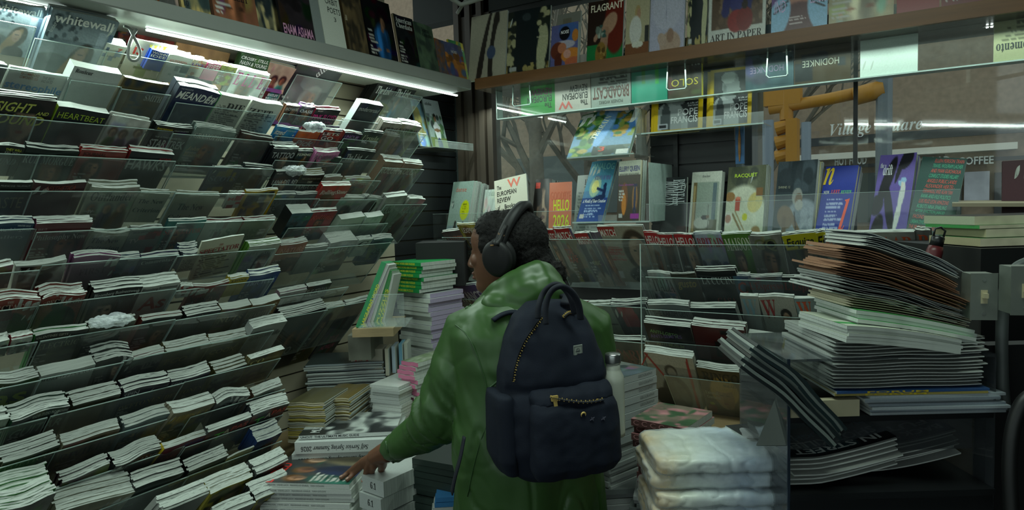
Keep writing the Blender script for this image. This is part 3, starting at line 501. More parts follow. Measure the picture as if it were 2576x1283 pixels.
    R.append((D(7), C2, [(-90, 1056, 268, 1024), (286, 1001, 1288, 899), (1292, 899, 2006, 824)], [
        (-110, 1020, 300, 952, 6, .005, 'red weekly magazine white title', '8e4236', 'Y', [('THE', 'c8b8a8', 's', (.42, .05, .12, .05)), ('SPECTATOR', 'c0b0a0', 's', (.04, .12, .92, .13))], {'amp': .008}),
        (308, 985, 636, 908, 9, .005, 'red weekly magazine black shape', '8c4034', 'Y', [('THE', 'c8b8a8', 's', (.42, .05, .12, .05)), ('SPECTATOR', 'c0b0a0', 's', (.04, .12, .92, .13))], {'amp': .012}),
        (690, 925, 1050, 872, 7, .006, 'black business weekly magazine', '1e2020', 'P', [('Bloomberg Businessweek', 'b8beb8', 'b', (.03, .05, .94, .1))], {}),
        (1045, 878, 1328, 842, 8, .006, 'white business weekly magazine', 'c8ccc4', 'B', [('Bloomberg Businessweek', '202422', 'b', (.03, .06, .94, .1)), ('As', 'a04a40', 'b', (.15, .35, .7, .4))], {}),
        (1330, 882, 1420, 870, 3, .006, 'white weekly magazine', 'c0c4bc', 'R', [('Ne', '404444', 's', (.1, .2, .8, .2))], {'c2': '8a3a34'}),
        (1420, 872, 1690, 836, 2, .006, 'dull red weekly magazine', '8a3e34', 'P', [('Newsweek', '5a2a28', 's', (.05, .3, .9, .2))], {'amp': .01}),
        (1690, 826, 1832, 800, 4, .006, 'yellow buddhist magazine', 'b4a030', 'B', [('LIONS', '2a2a20', 's', (.1, .08, .8, .1)), ('ROAR', '4a4a34', 's', (.1, .28, .8, .1))], {'spine': 'c0b030'}),
        (1832, 798, 2066, 766, 4, .007, 'blue magazine faint serif title', '2e4a80', 'L', [('TRICYCLE', '8aa0c4', 's', (.05, .16, .9, .16))], {'c2': '24406a', 'spine': '30508c'}),
    ], 'eighth'))
    R.append((D(8), C2, [(-90, 1336, 270, 1283), (300, 1277, 1282, 1112), (1290, 1125, 2012, 1001)], [
        (-110, 1300, 75, 1262, 4, .007, 'white cookery magazine', 'b8bcb0', 'L', [], {'amp': .012}),
        (85, 1272, 245, 1240, 4, .006, 'white red-edged magazine', 'c0c4b8', 'L', [], {'spine': 'a83a40'}),
        (262, 1246, 652, 1176, 3, .007, 'black magazine green spine', '22241e', 'L', [('VALENTINES GIFTS', 'b0b0a0', 'b', (.02, .04, .6, .06)), ('ELECTRIC', '8a8a70', 's', (.1, .25, .8, .14))], {'spine': '3aa048', 'c2': '4a4a34'}),
        (655, 1182, 1000, 1122, 4, .007, 'bagged olive magazine', '5a5c4c', 'L', [], {}),
        (1042, 1128, 1342, 1082, 4, .006, 'black red-edged magazine', '24201f', 'P', [], {'amp': .01, 'spine': '8a3a30'}),
        (1368, 1092, 1625, 1046, 6, .007, 'black business magazine', '1e2022', 'L', [('Bloomberg Businessweek', '8a908a', 'b', (.03, .05, .94, .09))], {}),
        (1628, 1046, 1850, 1010, 1, .03, 'thick brown and gold magazine', '6a5a3c', 'L', [('NUTS', '9a8a60', 's', (.1, .3, .8, .2))], {'c2': '4a3c28'}),
        (1852, 1012, 2066, 972, 1, .03, 'thick tan cigar magazine', '7a6440', 'L', [('HABITUS', 'b0a078', 's', (.1, .3, .8, .2)), ('S', 'c8c0a8', 'b', (.75, .1, .2, .15))], {'c2': '5a4430'}),
    ], 'ninth'))
    R.append((D(9), C3, [(-90, 410, 292, 338), (296, 345, 897, 188), (899, 186, 1992, -22)], [
        (-150, 400, 292, 312, 6, .006, 'olive magazine large lime letter', '50563e', 'L', [('as', 'a8b830', 'b', (.3, .3, .6, .3))], {'amp': .01}),
        (298, 318, 705, 218, 1, .034, 'thick white finance magazine', 'c8cec8', 'B', [('WORLD FINANCE', '2a302e', 'i', (.03, .06, .94, .1))], {'spine': 'b8beb8'}),
        (708, 238, 975, 150, 9, .006, 'grey curled magazine', '4a504c', 'P', [], {'amp': .02, 'roll': 7}),
        (885, 205, 1205, 132, 5, .007, 'pale pink-edged magazine', '8a8880', 'L', [('CONDE', '5a5a54', 's', (.1, .2, .8, .14))], {'spine': 'b06a78', 'amp': .01}),
        (1215, 130, 1540, 72, 5, .008, 'gold food magazine', '6e6a40', 'N', [('ECO', '9a8c50', 'b', (.1, .2, .5, .14))], {'c2': '8a8058'}),
        (1542, 72, 1815, 20, 5, .008, 'olive gold food magazine', '78703e', 'N', [('COOK', '9a8c50', 'b', (.1, .2, .7, .14))], {'c2': '4a4a30'}),
        (1838, -20, 2104, -110, 5, .008, 'pale grey cigar magazine', '98a09a', 'B', [('cigar', '404644', 'i', (.1, .12, .2, .07)), ('aficionado', '4a524e', 'i', (.05, .22, .9, .2))], {'spine': 'c0c6c0'}),
    ], 'tenth'))
    R.append((D(10), C3, [(-90, 712, 340, 607), (372, 602, 1336, 350), (1342, 345, 2042, 178)], [
        (-160, 655, 68, 620, 6, .007, 'white music magazine', 'a8aca4', 'L', [], {}),
        (80, 632, 512, 512, 10, .005, 'dark guitar magazine pale title', '24282a', 'L', [('FENDER STUDIO PRO 8 REVIEW', 'b0b6b0', 'b', (.36, .05, .62, .08)), ('GUITAR', '7a827c', 'bo', (.05, .3, .9, .22))], {'spine': '2a5a40', 'amp': .01}),
        (528, 546, 892, 418, 8, .006, 'olive hunting magazine', '48462e', 'N', [], {'c2': '2a2a1c'}),
        (905, 432, 1242, 336, 7, .006, 'dark purple music magazine', '2a2434', 'L', [('SPIN', 'a8aab0', 'b', (.02, .06, .34, .12)), ('DEFTONES', '7a6a38', 's', (.02, .42, .96, .14))], {'c2': '241e2c'}),
        (1248, 352, 1542, 268, 6, .007, 'dark purple music magazine', '302a3c', 'L', [('SPIN', 'a8aab0', 'b', (.02, .06, .34, .12)), ('DEFTONES', '7a6a38', 's', (.02, .42, .96, .14))], {'c2': '241e2c'}),
        (1565, 300, 1812, 208, 8, .006, 'olive and white magazine', '6a6c5a', 'L', [('MONTECRISTO', '8a8c78', 's', (.05, .3, .9, .12))], {'spine': '7a7440'}),
        (1818, 200, 2086, 92, 3, .007, 'gold and black cigar magazine', '6e6438', 'N', [('CO', 'b0a860', 's', (.06, .1, .4, .14))], {'c2': '1e1e1a', 'roll': 7}),
    ], 'eleventh'))
    R.append((D(11), C3, [(-90, 1000, 396, 855), (402, 853, 1367, 577), (1390, 620, 2072, 386)], [
        (15, 948, 448, 800, 8, .006, 'dark olive magazine pale title', '3a3e2a', 'L', [('POETICUS', '8a9070', 's', (.04, .1, .92, .16))], {'c2': '24281c'}),
        (458, 812, 882, 682, 4, .009, 'tan luxury magazine', '7e6c50', 'L', [('MODERN LUXURY', '24221c', 'bo', (.3, .08, .46, .06)), ('RIVIERA', '4a4434', 's', (.02, .26, .96, .2))], {'c2': '8a7a5c', 'spine': 'b0a890'}),
        (905, 690, 1248, 568, 5, .008, 'blue and tan travel magazine', '7a8a8c', 'L', [('GULF', '4a5658', 's', (.06, .3, .86, .2))], {'c2': '8a7a58'}),
        (1262, 578, 1572, 500, 5, .009, 'beige jet travel magazine', '8c8670', 'L', [('JETSET', 'b0a060', 's', (.04, .12, .92, .16))], {'c2': '6a7a84', 'amp': .008}),
        (1575, 520, 1822, 418, 5, .008, 'grey lettered magazine', '6a706e', 'R', [('OTIS', '2a2e2c', 'b', (.05, .2, .9, .15))], {'c2': '8a9494', 'amp': .01, 'roll': 7}),
        (1842, 455, 2068, 362, 4, .009, 'white magazine brown edge', 'b0b2a6', 'L', [('THE CITY', '6a6a60', '', (.1, .1, .7, .1))], {'spine': '7a5a40', 'roll': 6}),
    ], 'twelfth'))
    R.append((D(12), C3, [(-90, 1282, 330, 1152), (350, 1145, 1342, 813), (1352, 838, 2057, 575)], [
        (-120, 1205, 372, 1072, 9, .006, 'brown and white fashion magazine', '6a5e50', 'L', [('LOFFICIEL', '8a7e68', 's', (.3, .2, .7, .16))], {'spine': '50a050', 'amp': .01}),
        (448, 1085, 812, 942, 6, .006, 'plum lifestyle magazine', '4c2c40', 'N', [('O', 'c8c0c0', '', (.04, .1, .3, .24))], {'c2': '6a7a3c', 'roll': 6}),
        (832, 950, 1188, 832, 8, .006, 'black and white rock magazine', '2a2c2c', 'P', [('KERRANG', 'a0a4a0', 'b', (.15, .1, .8, .12))], {'amp': .01}),
        (1200, 822, 1512, 742, 2, .011, 'maroon wood magazine yellow spine', '6a2a36', 'L', [('MODERN', '3a3a70', 'bo', (.5, .06, .46, .1)), ('TAKE', 'a84a50', 'b', (.1, .3, .4, .1))], {'c2': '5a2a30', 'spine': 'd0b830'}),
        (1515, 718, 1840, 602, 3, .008, 'grey bar food magazine green letter', '3e4444', 'N', [('T', '5ac050', 'b', (.22, .16, .22, .2)), ('A', 'c8c0b0', 'b', (.42, .12, .16, .15)), ('PAS', 'c05048', 'b', (.6, .1, .38, .14))], {'c2': '6a3a34'}),
        (1842, 606, 2118, 490, 7, .007, 'grey bar food magazine green letter', '484e4e', 'N', [('T', '5ac050', 'b', (.14, .2, .26, .2)), ('A', 'c8c0b0', 'b', (.42, .14, .18, .15)), ('PAS', 'c05048', 'b', (.6, .1, .38, .14))], {'c2': '6a3a34', 'roll': 5}),
    ], 'thirteenth'))
    R.append((D(13), C3, [(-90, 1560, 640, 1310), (650, 1300, 1372, 1042), (1376, 1046, 2050, 765)], [
        (-60, 1320, 420, 1170, 9, .006, 'white magazine green spine', 'b8bcb0', 'L', [('O', '4a9a40', 's', (.2, .2, .3, .2))], {'spine': '4aa848', 'amp': .012}),
        (455, 1290, 960, 1162, 12, .006, 'cream waved magazine', 'a8a890', 'L', [], {'amp': .014}),
        (985, 1122, 1348, 1000, 7, .007, 'black quarterly small teal mark', '26302e', 'B', [('THE', '8aa098', '', (.05, .5, .2, .04)), ('T', '3a8a78', 'b', (.05, .6, .1, .08))], {'spine': '14181a', 'roll': 6}),
        (1372, 1005, 1672, 876, 6, .007, 'dark green quarterly', '2c3834', 'B', [('ISSUE', '8a9a90', '', (.05, .3, .2, .05))], {'spine': '14181a', 'roll': 6}),
        (1650, 920, 1862, 800, 1, .006, 'pale yellow literary magazine', 'b4b486', 'B', [('PARNASSUS', '5a6a60', 's', (.04, .3, .92, .1)), ('POETRY', '5a6a60', 's', (.1, .5, .7, .1))], {'roll': 9}),
        (1870, 802, 2066, 704, 7, .008, 'dusty blue journal', '3c4a68', 'P', [('L', 'b0484a', 'b', (.75, .4, .2, .4))], {'roll': 6, 'spine': '2c4a80'}),
    ], 'fourteenth'))
    R.append((D(14), C3, [(1000, 1590, 1540, 1380), (1545, 1375, 2032, 1018)], [
        (1180, 1290, 1535, 1160, 7, .007, 'grey essay journal', 'a0a49c', 'B', [], {'roll': 6}),
        (1532, 1172, 1848, 1032, 8, .007, 'yellow edged nature journal', 'b4aa40', 'K', [], {'c2': '4a5040', 'roll': 6}),
        (1862, 1040, 2112, 900, 8, .007, 'grey poetry journal', '6a706c', 'P', [], {'roll': 7}),
    ], 'fifteenth'))
    R.append((D(15), C3, [(1560, 1640, 2060, 1230)], [
        (1585, 1370, 1872, 1205, 6, .007, 'white literary journal', 'b0b4a8', 'B', [], {'roll': 7}),
        (1870, 1225, 2136, 1092, 8, .008, 'yellow edged literary journal', 'b4aa38', 'K', [], {'c2': '50584c', 'spine': '2a2e2c', 'roll': 7}),
    ], 'sixteenth'))
    return [r for r in R if r[3]]
rack_rows('left rack', 'L', mag_rows_left(), 46)
# tall magazines standing behind the top row of the left rack
def tall_behind():
    a, n, u = rack_axes('L', 30); base = V((-2.13, 1, CAM.z+.6)); row = (base, n, u, a, 'L')
    for s in [(880, 190, 1010, 222, 1, .02, 'dark red annual with narrow spine', '5a2028', 'N', [('FALL', 'c8b0a8', '', (.1, .5, .3, .04))], {'spine': '1a1a1a'}),
              (1010, 222, 1288, 285, 1, .012, 'red floral magazine', '9a3a34', 'N', [], {'c2': '5a2424'}),
              (1296, 285, 1700, 375, 1, .012, 'peach magazine with black silhouette', 'd8a878', 'Y', [], {'c2': '202428'}),
              (1770, 385, 1990, 440, 2, .01, 'green rock band magazine', '3a5a38', 'L', [('CROSBY, STILLS,', W_, 'bo', (.03, .05, .92, .08)), ('NASH & YOUNG', W_, 'bo', (.03, .15, .92, .09))], {'off': -.04}),
              (2000, 430, 2150, 470, 1, .01, 'magazine with a blonde face', 'b89a78', 'P', [], {})]:
        slot(C1, row, s, 'standing behind top row of left rack')
tall_behind()
# ---------------------------------------------------------------- middle rack and corner rack on the left wall
def mag_rows_middle():
    R = []; D = 2.05
    R.append((D+.08, C4, [(335, 108, 690, 190)], [
        (105, 20, 330, 70, 2, .008, 'pale magazine with two faces', 'b8a890', 'G', [('JACK', 'e0e8e4', 's', (.1, .74, .3, .07)), ('ANTONOFF', 'e0e8e4', 's', (.03, .84, .42, .07)), ('HAYLEY', 'e0e8e4', 's', (.56, .76, .36, .07)), ('WILLIAMS', 'e0e8e4', 's', (.54, .86, .42, .07))], {'c2': 'a0a8a4'}),
        (345, 30, 690, 108, 2, .012, 'black magazine white monogram', '22242a', 'P', [('alla', 'd0d4d4', 'i', (.42, .1, .3, .1), 60)], {}),
    ]))
    R.append((D, C4, [(235, 432, 690, 470), (693, 474, 968, 488)], [
        (252, 368, 368, 360, 3, .006, 'brown rock magazine', '6a4a38', 'P', [('BOWIE', 'e0d8cc', 'b', (.04, .12, .92, .17))], {}),
        (372, 362, 488, 380, 4, .006, 'purple topped rock magazine', '3a343c', 'P', [('MOJO', 'd8b8d8', 'b', (.2, .03, .5, .06)), ('OASIS', 'e0e0e0', 'b', (.06, .16, .88, .16))], {'spine': '8a4a9a'}),
        (484, 384, 682, 402, 4, .006, 'black magazine hot pink title', '1c1a1e', 'B', [('MOJO', 'e8c8c8', 'b', (.1, .03, .2, .05)), ('PINK FLOYD', 'e0358a', 'b', (.03, .16, .94, .16)), ('CLOTH', 'e0358a', 'b', (.4, .36, .5, .14))], {'spine': 'c03050'}),
        (838, 340, 1022, 368, 1, .03, 'thick dark grey magazine white spine', '3a4044', 'L', [('modernroad', 'd0d6d4', 'o', (.06, .1, .88, .12))], {'spine': 'b8c2c0', 'c2': '2a2e30'}),
    ]))
    R.append((D, C4, [(168, 610, 700, 640), (702, 628, 968, 638)], [
        (180, 528, 352, 548, 2, .006, 'bright blue pop magazine', '3a98d0', 'F', [('itzed', W_, 'bo', (.02, .1, .5, .17)), ('JACOB COLLIER', 'e0f0f4', '', (.5, .08, .44, .05)), ('+', W_, 'b', (.84, .2, .1, .08))], {'c2': '2a70a8'}),
        (345, 560, 530, 572, 2, .006, 'orange pop magazine in a bag', 'd8683a', 'L', [('Pick', W_, 'bo', (.1, .3, .8, .2))], {'c2': 'c85a38'}),
        (540, 556, 700, 566, 5, .006, 'red and white loud magazine', 'b03a34', 'R', [('LETS', 'e8e4dc', 'b', (.1, .08, .8, .1)), ('GO', 'e8e4dc', 'b', (.1, .22, .6, .14))], {'c2': '50303a', 'spine': '5a3a70'}),
        (716, 575, 852, 588, 4, .006, 'purple and black music magazine', '3a2a44', 'R', [('UNCUT', 'a878b8', 'b', (.1, .1, .8, .14))], {'c2': '5a9a50', 'spine': '8a3a34'}),
        (868, 566, 1020, 580, 2, .007, 'dark green magazine script title', '22302a', 'N', [('Ursula', 'c0c8a8', 'i', (.1, .12, .8, .2))], {'c2': '3a5a34'}),
    ]))
    R.append((D, C4, [(165, 802, 690, 806), (692, 782, 970, 786)], [
        (152, 696, 350, 704, 7, .006, 'black tattoo magazine', '22262a', 'P', [('TATTOO', 'c0c6c4', 'b', (.06, .12, .9, .2))], {'jit': .006}),
        (345, 722, 470, 718, 3, .006, 'dark magazine white stencil title', '2c302c', 'F', [('FEMME', 'c8ccb8', 'b', (.05, .12, .9, .14))], {}),
        (492, 722, 682, 728, 4, .006, 'pink magazine', 'd888b8', 'P', [('REVIEWER', '8a4a78', 'b', (.05, .12, .9, .12))], {'c2': 'c878a8'}),
        (500, 758, 692, 776, 2, .005, 'black magazine red script', '282a30', 'P', [('Rolling', 'a83a3c', 'i', (.05, .08, .5, .12)), ('Stone', 'a83a3c', 'i', (.5, .12, .45, .12))], {'off': .002, 'c2': '3a4a6a'}),
        (738, 712, 958, 724, 2, .007, 'black arts magazine white script', '1c2220', 'F', [('The List', 'c8ccc8', 's', (.08, .1, .55, .17))], {}),
    ]))
    R.append((D, C4, [(150, 982, 545, 986), (700, 952, 992, 946)], [
        (172, 886, 402, 872, 2, .007, 'bagged black music magazine', '26282a', 'P', [('LANA DEL REY', 'c0c6c4', 'b', (.04, .26, .92, .14)), ('MOJO', '9a9a98', 'b', (.05, .04, .2, .06))], {}),
        (368, 906, 560, 908, 6, .006, 'olive folk music magazine', '2c302a', 'B', [('THE ULTIMATE MUSIC GUIDE', 'b0b090', '', (.1, .1, .8, .05)), ('THE', 'c8ccb8', 's', (.4, .2, .2, .07)), ('POGUES', 'c0c4b4', 's', (.04, .32, .92, .16))], {'spine': 'a89a60'}),
        (562, 938, 700, 912, 3, .006, 'pale small magazine', 'a8ac98', 'T', [], {'roll': 8}),
        (720, 942, 922, 930, 2, .008, 'cream magazine red script', 'b8b498', 'F', [('Rolling', 'b04a40', 'i', (.1, .1, .8, .2))], {}),
    ]))
    R.append((D, C4, [(152, 1096, 512, 1094), (510, 1098, 962, 1104)], [
        (160, 1066, 332, 1058, 3, .006, 'grey music magazine', '7a8284', 'L', [('WIRE', '4a5052', 'b', (.1, .2, .8, .2))], {}),
        (334, 1060, 532, 1054, 3, .006, 'grey music magazine', '70787a', 'L', [('WIRE', '3a4042', 'b', (.1, .2, .8, .2))], {}),
        (540, 994, 768, 990, 4, .006, 'red magazine white script title', 'a83a34', 'P', [('RollingStone', 'e0dcd4', 'i', (.03, .12, .94, .15))], {'c2': '4a4034'}),
        (682, 1084, 880, 1088, 4, .006, 'white magazine green script title', 'b8beb4', 'P', [('RollingStone', '7ab088', 'i', (.03, .12, .94, .15))], {'c2': '8a8a88'}),
        (885, 1062, 1020, 1108, 3, .007, 'white fashion magazine', 'c0c6c2', 'P', [('GRUPPE', '2a2e30', 'b', (.02, .1, .6, .08), 70)], {'roll': 7, 'c2': '20242a'}),
    ]))
    R.append((D, C5, [(200, 110, 962, 58)], [
        (228, -2, 398, -20, 1, .05, 'thick teal magazine black spine', '2f5a66', 'L', [('6', '8ab0b8', 'b', (.7, .12, .06, .05))], {'spine': '202426', 'c2': '243c44'}),
        (385, -10, 585, -35, 3, .007, 'red rock magazine flag corner', '8a3034', 'P', [('Rolling', 'b04a40', 'i', (.04, .1, .9, .2))], {'c2': '30405a'}),
        (600, 38, 800, 10, 1, .03, 'thick cream book faint title', 'a8b8a8', 'B', [('HOLOCENE', '8a9a8c', '', (.1, .2, .8, .12))], {}),
        (800, 24, 940, 2, 1, .03, 'thick pale green book', 'a8bcae', 'N', [], {'c2': '9ab4a4'}),
    ]))
    R.append((D, C5, [(90, 312, 500, 262), (500, 262, 985, 205)], [
        (140, 236, 358, 208, 5, .006, 'salmon magazine faint white title', 'a87a68', 'L', [('NATURE', 'c8a898', '', (.1, .12, .88, .18))], {}),
        (330, 262, 512, 240, 3, .007, 'pale grey magazine', '9aa09c', 'B', [], {}),
        (518, 228, 742, 180, 2, .03, 'thick white magazine grey edge', 'b0b6b4', 'L', [('AUTRE', '6a706e', 'b', (.1, .2, .8, .12))], {}),
        (742, 205, 858, 178, 3, .009, 'white magazine black brush letter', 'a8b0ac', 'B', [('G', '24302c', 'i', (.1, .1, .7, .3))], {}),
        (858, 192, 1010, 182, 3, .01, 'slate blue magazine', '5a6a74', 'R', [('THIRD', '2a3238', 'b', (.05, .06, .5, .08)), ('DEF', '2a3238', 'b', (.4, .4, .5, .2))], {'c2': '4a5a64'}),
    ]))
    R.append((D, C5, [(118, 640, 660, 548)], [
        (135, 615, 352, 568, 4, .007, 'mauve-edged food magazine', 'a09a9a', 'P', [('FAB', '6a6a6a', 'b', (.3, .12, .5, .16))], {'spine': 'a88a9a', 'H': .36}),
        (352, 570, 542, 510, 3, .007, 'black political magazine', '26282a', 'L', [('THE PERSIAN', 'a8a8a0', '', (.02, .06, .94, .1))], {'roll': 7, 'H': .36}),
    ]))
    R.append((D, C5, [(150, 800, 500, 725), (500, 722, 828, 655)], [
        (155, 790, 500, 714, 8, .006, 'black rock magazine chunky title', '2a2a2e', 'G', [('MOJO', 'b8c0c0', 'b', (.25, .6, .5, .17))], {'c2': '2a3a5a', 'H': .38}),
        (478, 725, 640, 690, 4, .007, 'cream rock magazine', 'a8a890', 'P', [], {'H': .38}),
        (640, 695, 828, 645, 2, .012, 'grey rock magazine pink lettering', '54585a', 'F', [('TOUR', 'd07a8a', 'bo', (.3, .6, .4, .12)), ('HOWLIN', 'e080a0', 'bo', (.2, .76, .6, .1))], {'H': .38}),
    ]))
    return R
rack_rows('middle rack', 'L', mag_rows_middle(), 46)
def mag_rows_corner():
    R = []; D = 2.05
    R.append((D+.10, C4, [(1003, 228, 1322, 295)], [
        (985, 168, 1140, 195, 6, .009, 'black arts magazine white title', '15171a', 'F', [('The List', 'd8dcd8', 's', (.1, .08, .7, .14))], {'H': .3, 'spine': '101214'}),
        (1142, 196, 1290, 222, 6, .009, 'black arts magazine white title', '15171a', 'F', [('The List', 'd8dcd8', 's', (.1, .08, .7, .14))], {'H': .3, 'spine': '101214'}),
    ]))
    R.append((D, C4, [(1038, 545, 1352, 584)], [
        (1020, 492, 1165, 508, 4, .01, 'beige fashion magazine black title', '9a948a', 'P', [('NATURAL', '2a2c2c', 's', (.03, .08, .94, .12))], {'H': .3, 'c2': '2a2a2c'}),
        (1167, 506, 1322, 532, 4, .01, 'beige fashion magazine black title', '9a948a', 'P', [('NATURAL', '2a2c2c', 's', (.03, .08, .94, .12))], {'H': .3, 'c2': '2a2a2c'}),
    ]))
    R.append((D, C4, [(1010, 852, 1332, 860)], [
        (1035, 806, 1180, 814, 5, .01, 'tan and red fashion magazine', '8a7460', 'F', [('KOLOR', 'c0b8a4', 'b', (.04, .1, .92, .13))], {'H': .3, 'c2': '8a3a34'}),
        (1184, 812, 1335, 830, 4, .01, 'tan and red fashion magazine', '8a7460', 'F', [('KOLOR', 'c0b8a4', 'b', (.04, .1, .92, .13))], {'H': .3, 'c2': '8a3a34'}),
    ]))
    R.append((D, C4, [(1033, 1140, 1355, 1139)], [
        (1040, 1092, 1215, 1062, 3, .01, 'grey fashion magazine with black suit', 'a0a29c', 'P', [('KOLOR', 'c4c6c0', 'b', (.1, .2, .6, .16))], {'H': .3, 'c2': '1c2024', 'roll': 7}),
        (1222, 1090, 1350, 1100, 3, .01, 'grey fashion magazine red tie', 'a4a69e', 'F', [('KOLOR', 'c8cac4', 'b', (.05, .16, .9, .16))], {'H': .3, 'c2': '6a2a2c'}),
    ]))
    return R
rack_rows('corner rack', 'L', mag_rows_corner(), 46)

# ---------------------------------------------------------------- racks on the back wall
def mag_rows_match():
    R = []
    R.append((2.62, C6, [(1150, 744, 1962, 751)], [
        (1082, 672, 1200, 668, 2, .005, 'white and red news magazine', 'a8a8a0', 'P', [('MATCH', 'e0dcd4', 'b', (.2, .06, .7, .12))], {'c2': '3a4030', 'mast': ('a82c2c', .02, .2, .92)}),
        (1180, 662, 1335, 655, 3, .005, 'news magazine in red title box', '7a7460', 'F', [('MATCH', 'e0dcd4', 'b', (.05, .06, .8, .13)), ('TCHE', 'b04a40', 'b', (.1, .36, .4, .1)), ('KAF', 'b04a40', 'b', (.1, .48, .5, .14))], {'c2': '2a2a2a', 'mast': ('a82c2c', .02, .2, .88)}),
        (1362, 702, 1490, 692, 3, .005, 'slate news magazine red title', '3c4250', 'P', [('MATCH', 'e0d0cc', 'b', (.05, .06, .8, .13)), ('CHIRAC', 'b0b080', 'b', (.3, .5, .5, .08))], {'c2': 'a8a090', 'mast': ('a82c2c', .02, .2, .88)}),
        (1500, 688, 1590, 682, 2, .005, 'mauve news magazine', '6a6070', 'P', [], {'c2': '9a8a80'}),
        (1552, 640, 1946, 636, 2, .006, 'news magazine with a large face', '9a9686', 'P', [('MATCH', 'e0dcd4', 'b', (.03, .05, .34, .12)), ('ELLE AVAIT', 'b05048', 'b', (.06, .38, .34, .05)), ('UNE MERVEILLE', 'b05048', 'b', (.06, .45, .34, .05))], {'c2': '20242a', 'spine': '1e2020', 'amp': .012, 'art': ART['matchface'], 'mast': ('a82c2c', .03, .17, .38)}),
    ], 'top'))
    R.append((2.60, C8, [(165, 150, 492, 156)], [
        (-30, 135, 90, 130, 4, .006, 'white book-like magazine', 'b0b4ae', 'B', [], {}),
        (95, 140, 170, 138, 4, .006, 'red reviews magazine', '8a3438', 'B', [('Collection', 'c0b0a8', 's', (-.4, .3, 1.3, .2))], {}),
        (175, 148, 292, 142, 5, .006, 'pale green puzzle magazine', '8a9a88', 'T', [], {}),
        (295, 148, 490, 144, 6, .006, 'dark magazine red digest panel', '30343c', 'R', [('Selection', 'e0d0cc', 's', (.5, .6, .48, .18))], {'c2': 'a03440'}),
    ], 'second'))
    R.append((2.58, C8, [(245, 345, 492, 350)], [
        (180, 285, 262, 282, 5, .006, 'pale magazine', 'a8aca4', 'B', [], {}),
        (270, 330, 488, 348, 4, .006, 'black city culture magazine', '26221f', 'P', [('PARIS', '8a3a34', 's', (.1, .2, .8, .2)), ('CAPITALE', 'a8a094', '', (.6, .46, .36, .06))], {'c2': '1c1a1a'}),
    ], 'third'))
    return R
rack_rows('rack behind the person', 'B', mag_rows_match(), 41)
